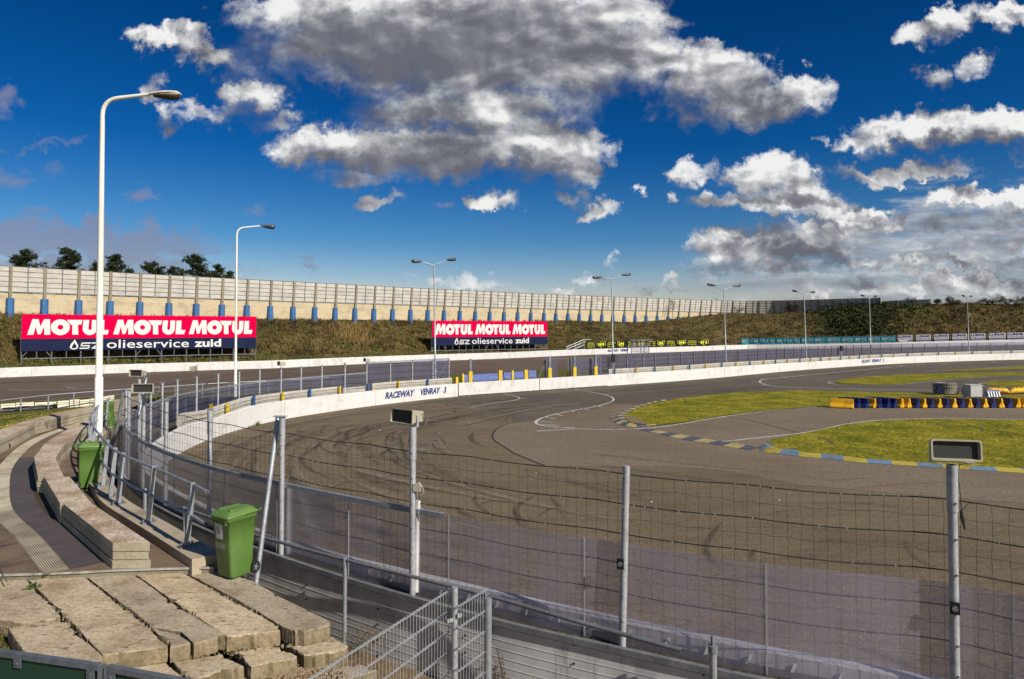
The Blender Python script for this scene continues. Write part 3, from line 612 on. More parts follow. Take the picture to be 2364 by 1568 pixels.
# kerbs: painted blocks in alternation along the grass edge
M['kerb_blue'] = stained('kerb_blue_paint', (0.105, 0.18, 0.29), (0.12, 0.115, 0.11), amount=(0.36, 0.60), vscale=(1, 1, 1), sscale=3)
M['kerb_yellow'] = stained('kerb_yellow_paint', (0.36, 0.29, 0.045), (0.19, 0.15, 0.05), amount=(0.36, 0.60), vscale=(1, 1, 1), sscale=3)
M['kerb_dark'] = stained('worn_kerb_paint', (0.07, 0.08, 0.11), (0.05, 0.045, 0.04), amount=(0.42, 0.62), vscale=(1, 1, 1), sscale=3)
M['kerb_cream'] = stained('worn_yellow_paint', (0.36, 0.29, 0.12), (0.13, 0.10, 0.06), amount=(0.40, 0.62), vscale=(1, 1, 1), sscale=3)
def kerb(name, inner, outer, n, mats, zin, zout, slope=0.0, label='', first=0):
    A = Path([P(u, v, zin) for u, v in inner], 0.2); B = Path([P(u, v, zout) for u, v in outer], 0.2)
    mb = MB(); q = 6
    for k in range(n):
        for j in range(q):
            t0, t1 = (k + j / q) / n, (k + (j + 1) / q) / n
            sh = slope / n
            a0, a1 = A.at(A.len * t0), A.at(A.len * t1); b0, b1 = B.at(B.len * min(1, t0 + sh)), B.at(B.len * min(1, t1 + sh))
            m0, m1 = a0.lerp(b0, 0.45), a1.lerp(b1, 0.45)
            if zin > 0.04: m0.z = m1.z = zin + 0.035
            mb.add([a0, a1, m1, m0], [(0, 1, 2, 3)], (k + first) % 2); mb.add([m0, m1, b1, b0], [(0, 1, 2, 3)], (k + first) % 2)
            if zout > 0.03: mb.add([b0, b1, Vector((b1.x, b1.y, 0)), Vector((b0.x, b0.y, 0))], [(0, 1, 2, 3)], (k + first) % 2)
    return tag(mb.build(name, mats), label, 'kerb')
kerb('kerb', [zL(2020, 760), zL(2090, 800), zL(2180, 825), zL(2300, 832), zK(0, 855), zK(300, 880), zK(700, 929), zK(1200, 961), zK(1700, 1001), zK(2342, 1028), (2440, 1088), (2800, 1138)],
     [zL(1915, 800), zL(1940, 840), zL(1990, 860), zL(2110, 872), zK(0, 905), zK(300, 932), zK(640, 967), zK(1150, 1001), zK(1700, 1037), zK(2342, 1080), (2440, 1101), (2800, 1155)], 18, [M['kerb_blue'], M['kerb_yellow']], 0.10, 0.02, 0.35, 'raised blue and yellow kerb along the nearer grass island')
kerb('kerb', [zL(1010, 312), zL(850, 338), zL(770, 362), zL(680, 387), zL(600, 422), zL(545, 452), zL(525, 490), zL(540, 527), zL(600, 558), zL(720, 578), zL(850, 577)],
     [zL(960, 308), zL(810, 330), zL(640, 368), zL(480, 425), zL(385, 465), zL(368, 495), zL(400, 540), zL(480, 575), zL(600, 595), zL(700, 592), zL(840, 585)], 26, [M['kerb_dark'], M['kerb_cream']], 0.085, 0.02, 0.3, 'worn dark and cream kerb round the tip of the middle grass island')
kerb('kerb', [zL(760, 612), zL(980, 650), zL(1200, 690), zL(1500, 740), zL(1740, 775), zL(1930, 812)],
     [zL(640, 618), zL(930, 682), zL(1080, 715), zL(1300, 755), zL(1560, 795), zL(1840, 838)], 9, [M['kerb_dark'], M['kerb_cream']], 0.022, 0.022, 0.25, 'flush strip of faded yellow and dark blocks across the pale chicane', 0)

# outer track, verges
nU = 90; A = []; B = []
for i in range(nU + 1):
    u = lerp(-350, 2650, i / nU); p = OW.p and Vector((PD(u, 760, at_u(uOW, u, 1)).x, at_u(uOW, u, 1), at_u(uOW, u, 2))); B.append(p)
nes = [NE.at(NE.len * i / nU) for i in range(nU + 1)]
mb = MB(); rows = 6
for r in range(rows):
    mb.ribbon([a.lerp(b2, r / rows) + Vector((0, 0, 0.02)) for a, b2 in zip(nes, B)], [a.lerp(b2, (r + 1) / rows) + Vector((0, 0, 0.02)) for a, b2 in zip(nes, B)])
structure(mb, 'outer_track', M['asphalt_far'])
ln2 = MB()
for (a, b2) in ((zA(80, 1308), zA(190, 1312)), (zA(190, 1314), zA(800, 1300)), (zA(570, 1286), zA(640, 1292))): strip(ln2, [a, b2], 0.2, 0.06)
cr2 = MB(); strip(cr2, [(-20, 931), zA(0, 1251), zA(400, 1240), zA(840, 1222), zA(1000, 1217)], 0.3, 0.05); structure(cr2, 'seam', M['crack'])
for (x0, x1, y) in ((470, 505, 1070), (555, 640, 1106), (735, 790, 1054), (740, 800, 1094), (600, 640, 1062)): strip(ln2, [zC(x0, y), zC(x1, y - 1)], 0.35, 0.30)
structure(ln2, 'start_marking', M['paint_line'])
vg = [FEN.off(d, 0.1) for d in FEN.samples(dFL + 4, FEN.len, 1.5)] + [WALL.off(d, 0.4) for d in WALL.samples(far(1075), WALL.len - 4, 2)]
vgp = [Vector((q.x, q.y, 0.012)) for q in vg] + [Vector((q.x, q.y, 0.012)) for q in reversed(nes[6:-2])]
structure(MB().sheet(vgp), 'verge', M['lawn'])

# ================================================================ bank
def bank_pt(u, w_):
    d0, z0 = at_u(uOW, u, 1) + 0.55, at_u(uOW, u, 2) + 0.95
    b0 = Vector((PD(u, 760, d0).x, d0, z0)); t0 = foot(u)
    k = w_ ** (1.35 if u < 1560 else max(0.85, 1.35 - (u - 1560) / 300)) + 0.05 * math.sin(w_ * math.pi)
    p = b0.lerp(t0, w_); p.z = lerp(b0.z, t0.z, min(k, 1.02))
    e = math.sin(min(max(w_, 0), 1) * math.pi) ** 0.6
    p.z += e * (0.75 * fbm(p.x * 0.13, p.y * 0.13, 3) + 0.40 * fbm(p.x * 0.5, p.y * 0.5, 9)) * (1.0 if u < 1650 else 1.6); return p
us = [lerp(-700, 2700, i / 580) for i in range(581)]; ws = [i / 22 for i in range(23)]
vs = []; fs = []
for u in us:
    for w_ in ws: vs.append(bank_pt(u, w_))
    q = foot(u); vs.append(q + Vector((q.x, q.y, 0)).normalized() * 10 + Vector((0, 0, -0.1))); vs.append(q + Vector((q.x, q.y, 0)).normalized() * 30 + Vector((0, 0, -8)))
n = len(ws) + 2
for i in range(len(us) - 1):
    for j in range(n - 1): fs.append((i*n+j, (i+1)*n+j, (i+1)*n+j+1, i*n+j+1))
structure(MB().add(vs, fs, 0, True), 'bank_terrain', M['bank'])
M['scrub'] = leafy('dry_scrub', (0.098, 0.074, 0.030), (0.046, 0.034, 0.013), 0.10, ca2=(0.140, 0.112, 0.038))
M['scrub_green'] = leafy('green_scrub', (0.055, 0.075, 0.016), (0.092, 0.098, 0.022), 0.3)
M['straw'] = leafy('straw', (0.30, 0.205, 0.075), (0.20, 0.13, 0.045), 0.4)
def blades(mb, c, n, h, spread, wdt, rn, lean=0.5, bend=0.0):
    for _ in range(n):
        a = rn.uniform(0, 6.283); r = spread * math.sqrt(rn.random()); b0 = c + Vector((math.cos(a) * r, math.sin(a) * r, -0.05))
        l = Vector((rn.gauss(0, lean), rn.gauss(0, lean), 1)).normalized() * h * rn.uniform(0.5, 1.15)
        s_ = l.cross(Vector((rn.gauss(0, 1), rn.gauss(0, 1), 0.1))).normalized() * wdt * rn.uniform(0.6, 1.3)
        mid = b0 + l * 0.55 + s_ * bend; mb.add([b0 - s_, b0 + s_, mid + s_ * 0.8, b0 + l, mid - s_ * 0.8], [(0, 1, 2, 3, 4)])
rn = random.Random(11); dry, grn = MB(), MB()
for k in range(15000):
    u = rn.uniform(-60, 2420); w_ = rn.uniform(0.02, 1.0)
    if u < 1640 and w_ > 0.985: continue
    p = bank_pt(u, w_); gsel = fbm(p.x * 0.09, p.y * 0.09, 20) + 0.35 * fbm(p.x * 0.4, p.y * 0.4, 5)
    low = w_ < 0.22 + 0.1 * fbm(p.x * 0.2, p.y * 0.2, 2)
    if low and u < 1650: blades(grn, p, 5, 0.40, 0.5, 0.05, rn, 0.5)
    elif gsel > 0.28 or (u > 1890 and gsel > -0.05 and u < 2060): blades(grn, p, 5, 0.75, 0.6, 0.07, rn, 0.8, 1)
    else: blades(dry, p, 6, 0.85, 0.7, 0.055, rn, 0.9, 1.5)
tag(dry.build('scrub', M['scrub']), 'tangled dry brown scrub covering the bank below the noise barrier', 'scrub', kind='stuff')
tag(grn.build('green_scrub', M['scrub_green']), 'low green growth in patches on the bank', 'undergrowth', kind='stuff')
st_ = MB()
for k in range(520):
    u = rn.gauss(818, 22); w_ = rn.uniform(0.35, 0.85); p = bank_pt(u, w_); blades(st_, p, 4, 1.3, 0.4, 0.03, rn, 0.12)
tag(st_.build('reeds', M['straw']), 'stand of pale straw coloured reeds on the bank between the billboards', 'reeds', kind='stuff')
rt = MB()
for q in ([zK(1340, 545), zK(1500, 578), zK(1580, 606)], [zK(1690, 558), zK(1850, 590), zK(1905, 620), zK(1900, 648)], [zK(120, 688), zK(250, 715), zK(330, 760), zK(362, 792)], [zK(780, 650), zK(900, 662)], [zK(520, 628), zK(640, 640)], [zL(1140, 300), zL(1160, 330), zL(1155, 350)], [zL(1740, 330), zL(1900, 345)]): strip(rt, q, .20, .056, .3, wfun=lambda q_: .25 + .75 * min(1, 4 * q_, 4 * (1 - q_)))
structure(rt, 'tyre_ruts', simple('rut_soil', (0.085, 0.085, 0.014), (0.045, 0.048, 0.010), 0.9, scale=8))
# short blades over the grass islands
def inside(pl, x, y):
    c = False; j = len(pl) - 1
    for i in range(len(pl)):
        if (pl[i][1] > y) != (pl[j][1] > y) and x < (pl[j][0] - pl[i][0]) * (y - pl[i][1]) / (pl[j][1] - pl[i][1]) + pl[i][0]: c = not c
        j = i
    return c
M['blade'] = leafy('grass_blades', (0.215, 0.215, 0.022), (0.125, 0.150, 0.012), 0.5, ca2=(0.310, 0.250, 0.055))
bl = MB(); rn = random.Random(5)
for q, cnt in ((isl1, 9000), (isl2, 15000), (isl3, 3500), (isl5, 1500)):
    pp = [P(u, v, 0.05) for u, v in q]; xs = [p.x for p in pp]; ys = [p.y for p in pp]; pl = [(p.x, p.y) for p in pp]; c = 0
    while c < cnt:
        x, y = rn.uniform(min(xs), max(xs)), rn.uniform(min(ys), max(ys))
        if not inside(pl, x, y): continue
        c += 1; k = fbm(x * 0.35, y * 0.35, 4)
        blades(bl, Vector((x, y, 0.05)), 2 if k < 0.1 else 4, 0.09 + 0.07 * max(0, k), 0.16, 0.014, rn, 0.55)
tag(bl.build('grass', M['blade']), 'short yellow green grass growing on the infield islands', 'grass', kind='stuff')
# ================================================================ outer wall, barrier, signs
def uOWp(u, z): return Vector((PD(u, 760, at_u(uOW, u, 1)).x, at_u(uOW, u, 1), at_u(uOW, u, 2) + z))
owp = Path([uOWp(u, 0) for u in [lerp(-300, 2650, i / 160) for i in range(161)]], 1, False)
t = thing('concrete_wall', 'long white concrete wall along the outer edge of the far track', 'wall', owp.at(0))
mb = MB(); sweep(mb, owp, owp.samples(0, owp.len, 2.5), [(0, -0.4), (0.0, 1.15), (0.03, 1.2), (0.25, 1.2), (0.25, -0.4)]); mb.build('wall_body', M['white_wall'], t)
M['joint'] = simple('dark_joint', (0.16, 0.145, 0.125), (0.10, 0.09, 0.08), 0.8)
mb = MB(); d = 3.0
while d < owp.len - 3:
    p = owp.off(d, -0.006); tg = owp.tan(d); mb.bar(p + Vector((0, 0, 0.03)), p + Vector((0, 0, 1.16)), 0.03, 0.012, 0, tg); d += 6.0
mb.build('panel_joint', M['joint'], t)
def wall_text(path, dfun, u0, u1, txts, z0, z1, parent, off, shear=0.25, zf=None):
    for txt, a, b2 in txts:
        mb = MB(); da, db = dfun(a), dfun(b2)
        fn = lambda x, y: path.off(x, off) + Vector((0, 0, y))
        put_text(mb, txt, fn, da, db, z0, z1, 0.05, shear); mb.build('lettering', M['text_blue'], parent)
dO = lambda u: owp.find(u, 1.2)
wall_text(owp, dO, 0, 0, [('RACEWAY', zQ(652, 0)[0], zQ(815, 0)[0]), ('VENRAY', zQ(853, 0)[0], zQ(975, 0)[0])], 0.42, 0.98, t, -0.03)

# tall noise barrier
M['panel'] = None
m, tt, b, _ = new_mat('ribbed_panel'); M['panel'] = m; p = wpos(tt)
n = tt.noise(tt.vmath('MULTIPLY', p, (0.5, 0.5, 1.0)), 0.9, 7, 0.65); col = tt.ramp(n, [(0.32, (0.30, 0.285, 0.255)), (0.52, (0.42, 0.40, 0.36)), (0.7, (0.47, 0.45, 0.41))])
wv = tt.new('ShaderNodeTexWave', wave_type='BANDS', bands_direction='DIAGONAL'); wv.inputs['Scale'].default_value = 3.0; wv.inputs['Distortion'].default_value = 0.6; tt.put(wv.inputs['Vector'], p)
col = tt.mix(1.0, col, tt.ramp(wv.outputs[0], [(0.2, (0.88,)*3), (0.8, (1.05,)*3)]), 'MULTIPLY')
tt.put(b.inputs['Base Color'], col); b.inputs['Roughness'].default_value = 0.7
M['cream'] = stained('cream_concrete', (0.50, 0.415, 0.275), (0.31, 0.245, 0.155), amount=(0.42, 0.70), bmp=0.5, vscale=(0.5, 0.5, 1.4), sscale=0.8)
M['post_conc'] = stained('post_concrete', (0.235, 0.205, 0.155), (0.12, 0.105, 0.085), amount=(0.4, 0.65))
posts = [22.8, 102, 180.5, 253, 321.6, 388.8, 451.4, 510.7, 568.2, 622, 674.4, 724.4, 771.7, 817.3, 861.1, 904.1, 945.5, 985.3, 1022.9, 1059.4, 1094.9, 1128.5, 1161.3, 1192.7, 1223.3, 1253.7, 1281, 1308.8, 1335, 1361, 1387.2, 1412.5, 1438.5, 1464, 1489.3, 1514.9, 1540, 1564.6, 1589, 1614.5, 1638]
posts2 = [1663, 1691.4, 1722.5, 1754.2, 1787.7, 1821.5, 1856.2, 1890.8, 1925.5, 1960.7, 1996.4, 2034]
uTop = [(-100, 609), (22.8, 615.5), (321, 632.5), (621, 648.2), (904, 663), (1192, 677), (1440, 687), (1638, 694), (1729, 695.5), (1858, 692.8), (2034, 687.5)]
uMid = [(-100, 668), (24, 673.2), (621, 693.4), (1190, 710.8), (1637, 720), (1729, 722), (1858, 721), (2034, 716)]
uBlue = [(20, 688.5), (620, 706.8), (1192, 721.6), (1640, 733)]
yv = lambda l, u: interp([a for a, _ in l], [b_ for _, b_ in l], u)
def nrm(u):
    a = PD(u - 8, 760, nw_d(u - 8)); b2 = PD(u + 8, 760, nw_d(u + 8)); d = (b2 - a); d.z = 0; d.normalize(); return d, Vector((d.y, -d.x, 0))
t = thing('noise_barrier', 'tall curving noise barrier of ribbed panels on cream concrete with blue post bases', 'noise barrier', foot(22.8))
allp = [-680, -530, -390, -265, -155, -54, *posts, *posts2]; LEAN = 0.7
tops = []
for u in allp:
    d, nn = nrm(u); Y = nw_d(u); f_ = foot(u); zt = PD(u, yv(uTop, u), Y).z; zm = PD(u, yv(uMid, u), Y).z
    if u > 1640: zm = f_.z + 0.15 if u > 1700 else zm
    b0 = Vector((f_.x, f_.y, f_.z - 0.6)); k = lambda z, b0=b0, f_=f_, zt=zt, nn=nn: Vector((b0.x, b0.y, z)) + nn * (LEAN * max(0, (z - f_.z)) / (zt - f_.z))
    tops.append((u, k, f_, zm, zt, d, nn))
for i, (u, k, f_, zm, zt, d, nn) in enumerate(tops):
    mb = MB(); mb.bar(k(f_.z - 1) + nn * 0.05, k(zt + 0.05) + nn * 0.05, 0.36, 0.55, 0, nn); po = mb.build('post', M['post_conc'], t)
    if u < 1640:
        zb = PD(u, yv(uBlue, u), nw_d(u)).z; b0 = k(f_.z) ; mb = MB()
        if u > 1500: zb = max(zb, f_.z + 0.2)
        q = [(-0.46, 0.0), (-0.46, 0.22), (-0.26, 0.46), (0.26, 0.46), (0.46, 0.22), (0.46, 0.0)]
        mb.loft([[b0 + d * x + nn * (y + 0.22) + Vector((0, 0, h)) for x, y in q] for h in (-1.2, zb - f_.z)])
        mb.build('post_base', M['blue'], po)
    if i + 1 < len(tops):
        u2, k2, f2, zm2, zt2, d2, nn2 = tops[i + 1]; mb = MB()
        rows = 5
        for r in range(rows):                        # ribs: every row of the panel leans out a little at its lower edge
            za, zb_ = lerp(zm, zt, r / rows), lerp(zm, zt, (r + 1) / rows); za2, zb2 = lerp(zm2, zt2, r / rows), lerp(zm2, zt2, (r + 1) / rows)
            A = [k(za) + nn * 0.17, k2(za2) + nn2 * 0.17]; Bv = [k(zb_ - 0.09) + nn * 0.10, k2(zb2 - 0.09) + nn2 * 0.10]; Cv = [k(zb_) + nn * 0.19, k2(zb2) + nn2 * 0.19]
            mb.ribbon(A, Bv); mb.ribbon(Bv, Cv)
        mb.ribbon([k(zt) + nn * 0.19, k2(zt2) + nn2 * 0.19], [k(zt) - nn * 0.05, k2(zt2) - nn2 * 0.05]); mb.ribbon([k(zt) - nn * 0.05, k2(zt2) - nn2 * 0.05], [k(zm) - nn * 0.05, k2(zm2) - nn2 * 0.05])
        mb.bar((k(zm) + k2(zm2)) / 2 + nn * 0.2, (k(zt) + k2(zt2)) / 2 + nn * 0.2, 0.10, 0.06, 1, nn)
        mb.bar(k(zm - 0.06) + nn * 0.12, k2(zm2 - 0.06) + nn2 * 0.12, 0.16, 0.12, 1)
        mb.build('ribbed_panel', [M['panel'], M['galv_dk']], t)
        if zm - f_.z > 0.3:
            mb = MB(); r = 4
            for q in range(r):
                a0, a1 = lerp(f_.z - 1, zm - 0.12, q / r), lerp(f_.z - 1, zm - 0.12, (q + 1) / r) - 0.035
                c0, c1 = lerp(f2.z - 1, zm2 - 0.12, q / r), lerp(f2.z - 1, zm2 - 0.12, (q + 1) / r) - 0.035
                mb.loft([[k(a0) + nn * 0.05, k(a1) + nn * 0.05, k(a1) - nn * 0.1, k(a0) - nn * 0.1], [k2(c0) + nn2 * 0.05, k2(c1) + nn2 * 0.05, k2(c1) - nn2 * 0.1, k2(c0) - nn2 * 0.1]])
            mb.build('concrete_panel', M['cream'], t)
t = thing('noise_barrier', 'lower grey noise barrier stepping down at the right end of the tall one', 'noise barrier', foot(2070))
lo = [(2036, 695.6), (2070.8, 694), (2109, 692.5), (2147, 691)]
for i, (u, v) in enumerate(lo):
    d, nn = nrm(u); f_ = foot(u); Y = nw_d(u); zt = PD(u, v, Y).z
    if i: mb = MB(); mb.bar(Vector((f_.x, f_.y, f_.z - 1)) + nn * .05, Vector((f_.x, f_.y, zt + .05)) + nn * .05, 0.36, 0.5, 0, nn); mb.build('post', M['post_conc'], t)
    if i < 3:
        u2, v2 = lo[i + 1]; f2 = foot(u2); z2 = PD(u2, v2, nw_d(u2)).z; mb = MB()
        for r in range(3):
            q = lambda f0, zt0, s: [Vector((f0.x, f0.y, lerp(f0.z - .5, zt0, (r + e) / 3))) + nn * o for e, o in ((0, .16), (.9, .1), (1, .17))]
            a, b2 = q(f_, zt, 0), q(f2, z2, 0)
            mb.ribbon([a[0], b2[0]], [a[1], b2[1]]); mb.ribbon([a[1], b2[1]], [a[2], b2[2]])
        a, b2 = Vector((f_.x, f_.y, f_.z - .5)), Vector((f2.x, f2.y, f2.z - .5)); mb.ribbon([Vector((a.x, a.y, zt)) + nn * .17, Vector((b2.x, b2.y, z2)) + nn * .17], [Vector((a.x, a.y, zt)), Vector((b2.x, b2.y, z2))])
        mb.ribbon([Vector((a.x, a.y, zt)), Vector((b2.x, b2.y, z2))], [a, b2]); mb.build('ribbed_panel', M['panel'], t)

# ---------------------------------------------------------------- billboards
HEAVY = {'M': [(0, 0), (.31, 1), (.68, 1), (.80, .52), (1.02, 1), (1.39, 1), (1.42, 0), (1.05, 0), (1.04, .55), (.82, .03), (.64, .03), (.52, .55), (.38, 0)],
         'T': [(2.46, .97), (3.46, .97), (3.38, .66), (3.17, .66), (3.20, 0), (2.82, 0), (2.81, .62), (2.70, .66)],
         'L': [(4.55, .97), (4.92, .97), (4.90, .3), (5.22, .3), (5.14, 0), (4.48, 0)]}
def arc(cx, cy, rx, ry, a0, a1, n): return [(cx + rx * math.cos(R(lerp(a0, a1, i / n))), cy + ry * math.sin(R(lerp(a0, a1, i / n)))) for i in range(n + 1)]
HEAVY['U'] = [(3.53, .97)] + arc(3.95, .40, .47, .43, 180, 360, 16) + [(4.44, .97), (4.08, .97)] + arc(3.96, .42, .11, .12, 360, 180, 8) + [(3.90, .97)]
def billboard(u0, t0, b0, d0, u1, t1, b1, d1, label):
    p00, p01, p10, p11 = PD(u0, b0, d0), PD(u0, t0, d0), PD(u1, b1, d1), PD(u1, t1, d1)
    zb, zt = (p00.z + p10.z) / 2, (p01.z + p11.z) / 2; a = Vector((p00.x, p00.y, zb)); b2 = Vector((p10.x, p10.y, zb)); d = (b2 - a); L = d.length; d.normalize(); nn = Vector((d.y, -d.x, 0)); Hh = zt - zb
    at = lambda x, y, o=0.0: a + d * (x * L) + Vector((0, 0, y * Hh)) + nn * o
    gz = min(bank_pt(u0, .02).z, bank_pt(u1, .02).z)
    t = thing('billboard', label, 'billboard', Vector((a.x, a.y, gz)))
    mb = MB(); mb.loft([[at(0, .335, .05), at(1, .335, .05), at(1, 1, .05), at(0, 1, .05)], [at(0, .335, -.05), at(1, .335, -.05), at(1, 1, -.05), at(0, 1, -.05)]]); up_ = mb.build('red_panel', M['red'], t)
    mb = MB(); mb.loft([[at(0, 0, .04), at(1, 0, .04), at(1, .332, .04), at(0, .332, .04)], [at(0, 0, -.05), at(1, 0, -.05), at(1, .332, -.05), at(0, .332, -.05)]]); lw = mb.build('navy_panel', M['navy'], t)
    mb = MB(); hgt = .425
    for s0, s1 in ((.020, .331), (.349, .659), (.675, .981)):
        fn = lambda x, y: at(s0 + (s1 - s0) * x / 5.22, .445 + y * hgt, .075)
        for q in 'MTUL': flat_poly(mb, HEAVY[q], fn)
        flat_poly(mb, arc(2.05, .485, .60, .515, 0, 345, 23), fn, 0, arc(2.05, .485, .19, .165, 0, 330, 11))
    mb.build('lettering', M['sign_white'], up_)
    mb = MB(); f2 = lambda x, y: at(x, y, .065)
    dx = .195; outer = [(dx + .004, .315)] + [(dx + .016 * math.cos(R(q)), .115 + .075 * math.sin(R(q))) for q in (50, 20, -10, -40, -70, -100, -130, -160, -190, -215)]
    outer = [(dx + .003, .31), (dx + .0155, .15)] + [(dx + .0165 * math.cos(R(q)), .105 + .075 * math.sin(R(q))) for q in range(10, -200, -30)] + [(dx - .012, .18)]
    hole = [(dx + .002, .22), (dx + .0095, .13)] + [(dx + .0105 * math.cos(R(q)), .105 + .047 * math.sin(R(q))) for q in range(0, -200, -40)]
    flat_poly(mb, outer, f2, 0, hole)
    # the squared s and z
    def bars(pl, w_): 
        for (xa, ya), (xb, yb) in zip(pl, pl[1:]):
            A2, B2 = Vector((xa * L, ya * Hh)), Vector((xb * L, yb * Hh)); q = (B2 - A2).normalized(); nq = Vector((-q.y, q.x)) * w_ / 2; e = q * w_ / 2
            flat_poly(mb, [tuple(A2 - nq - e), tuple(B2 - nq + e), tuple(B2 + nq + e), tuple(A2 + nq - e)], lambda x, y: f2(x / L, y / Hh))
    bars([(.258, .205), (.226, .205), (.223, .132), (.254, .132), (.251, .06), (.219, .06)], .155)
    bars([(.266, .205), (.300, .205), (.266, .06), (.301, .06)], .155)
    for txt, x0, x1, bo in (('olieservice', .324, .676, .004), ('zuid', .702, .827, .028)): put_text(mb, txt, f2, x0, x1, .05, .295, bo)
    mb.build('lettering', M['sign_white'], lw)
    mb = MB(); nb_ = 18
    mb.bar(at(0, -.20, -.1), at(1, -.20, -.1), .10, .10)
    for i in range(nb_ + 1): mb.bar(at(i / nb_, -.20, -.1), at(i / nb_, .02, -.1), .08, .08)
    for i in (0, 2, 8, 10, 16, 18):
        s_ = 1 if i % 4 == 0 else -1; mb.bar(at(i / nb_, -.18, -.12), at(min(1, max(0, (i + s_ * .45) / nb_)), .02, -.12), .06, .06)
    mb.build('frame', M['galv_dk'], t)
    for i in range(0, nb_ + 1, 2):
        q = at(i / nb_, -.2, -.1); mb = MB(); mb.bar((q.x, q.y, gz - 1.0), q, .10, .10); mb.bar(q + nn * -.05, at(i / nb_, .8, -.14), .12, .12); mb.build('leg', M['galv_dk'], t)
    return t
billboard(49, 722.9, 808.9, 86.7, 590.8, zA(0, 690)[1], zA(0, 955)[1], 103.6, 'long red and navy billboard at the left, behind two lamp posts')
billboard(997.5, zB(0, 712)[1], zB(0, 930)[1], 125, 1263, zC(0, 725)[1], zC(0, 917)[1], 138.2, 'farther red and navy billboard standing right of the reed covered bank')

# ---------------------------------------------------------------- banners on the outer wall
def owd(u): return owp.find(u, 1.9)
def banner_on(name, ua, ub, h0, h1, mat, label, cat, group, txtfn=None, sag=0.0, tilt=0.0, ka=0, kb=0):
    da, db = owd(ua), owd(ub); n = 8; rb = random.Random(int(ua))
    f = lambda x, y, o=0.0: owp.off(lerp(da, db, x), -0.04 - o + sag * (0.06 * math.sin(x * 9 + ua) * math.sin(y * 3.1) + 0.03 * math.sin(x * 23 + ua))) + Vector((0, 0, lerp(h0, h1, y) - sag * 0.05 * math.sin(x * math.pi) * y))
    mb = MB()
    for q in (0.0, -0.02):
        for i in range(n):
            for j in range(3): mb.add([f(i / n, j / 3, q), f((i + 1) / n, j / 3, q), f((i + 1) / n, (j + 1) / 3, q), f(i / n, (j + 1) / 3, q)], [(0, 1, 2, 3) if q == 0 else (3, 2, 1, 0)])
    loc = owp.off((da + db) / 2, 0) + Vector((0, 0, h0)); o = solo(mb, name, mat, label, cat, group, tuple(loc))
    if txtfn:
        for nm, mt, build_ in txtfn(f, db - da):
            q = MB(); build_(q); q.build(nm, mt, o)
    return o
M['ban_black'] = simple('black_banner', (0.016, 0.018, 0.014), (0.010, 0.011, 0.009), 0.8, scale=1, spec=.05)
M['ban_yel'] = simple('yellow_print', (0.62, 0.60, 0.03), (0.50, 0.48, 0.03), 0.5, scale=2)
M['ban_teal'] = simple('teal_banner', (0.006, 0.125, 0.175), (0.004, 0.085, 0.125), 0.45, scale=0.8)
M['ban_grey'] = simple('pale_print', (0.36, 0.45, 0.47), (0.26, 0.36, 0.39), 0.5, scale=2)
M['lum_blue'] = simple('navy_print', (0.020, 0.022, 0.14), (0.016, 0.018, 0.11), 0.5, scale=2)
ORDN = ['first', 'second', 'third', 'fourth', 'fifth', 'sixth', 'seventh', 'eighth', 'ninth', 'tenth', 'eleventh', 'twelfth', 'thirteenth', 'fourteenth', 'fifteenth', 'sixteenth', 'seventeenth', 'eighteenth', 'nineteenth', 'twentieth', 'twenty first', 'twenty second', 'twenty third', 'twenty fourth', 'twenty fifth']
def hm_logo(q, f, x0, x1, y0, y1):
    g = lambda x, y: f(lerp(x0, x1, x), lerp(y0, y1, y), 0.012)
    sh = [(0, .95), (1, 1), (.98, .38), (.5, 0), (.04, .36)]; inn = [(lerp(.5, a, .91), lerp(.52, b2, .90)) for a, b2 in sh]
    flat_poly(q, sh, g, 0, inn)
    for a in ((.20, .32, .24, .80), (.40, .30, .24, .80), (.50, .22, .26, .80), (.66, .30, .26, .76), (.80, .34, .30, .80)):
        pass
    flat_poly(q, [(.20, .30), (.31, .26), (.31, .50), (.40, .50), (.40, .22), (.50, .16), (.50, .55), (.58, .48), (.66, .55), (.66, .26), (.80, .32), (.82, .80), (.70, .80), (.60, .66), (.50, .80), (.40, .80), (.40, .62), (.31, .62), (.31, .80), (.20, .80)], g)
def hm_text(q, f, x0, x1, y0, y1):
    g = lambda x, y: f(lerp(x0, x1, x), lerp(y0, y1, y), 0.012)
    put_text(q, 'HERMANS', g, 0.08, .95, .70, .93, .0, .15); put_text(q, 'MACHINES', g, 0.05, .93, .38, .61, .0, .15)
    flat_poly(q, [(0.08, 0.10), (.32, .10), (.32, .19), (.08, .19)], g); flat_poly(q, [(.40, 0.10), (.62, .10), (.62, .19), (.40, .19)], g); flat_poly(q, [(.70, 0.10), (.92, .10), (.92, .19), (.70, .19)], g)
hb = [(348, 488, 'T'), (488, 640, 'L'), (640, 785, 'T'), (785, 925, 'L'), (925, 1075, 'T'), (1075, 1200, 'L'), (1200, 1360, 'T'), (1360, 1495, 'L'), (1495, 1665, 'T'), (1665, 1810, 'L'), (1810, 1970, 'T'), (1970, 2130, 'L')]
g = 'black and yellow banners on the outer wall'
for i in range(6):
    (a, b_, _), (c, d_, _) = hb[2 * i], hb[2 * i + 1]; cut = (b_ - a) / (d_ - a)
    def tx(f, L, cut=cut): return [('lettering', M['ban_yel'], lambda q: hm_text(q, f, cut * .06, cut * .94, .12, .92)), ('emblem', M['ban_yel'], lambda q: hm_logo(q, f, cut + (1 - cut) * .08, cut + (1 - cut) * .93, .08, .94))]
    banner_on('banner', zQ(a, 0)[0], zQ(d_, 0)[0] - .3, 1.22, 2.78, M['ban_black'], '%s black and yellow shield banner on the outer wall right of the metal steps' % ORDN[i], 'banner', g, tx, 1.0)
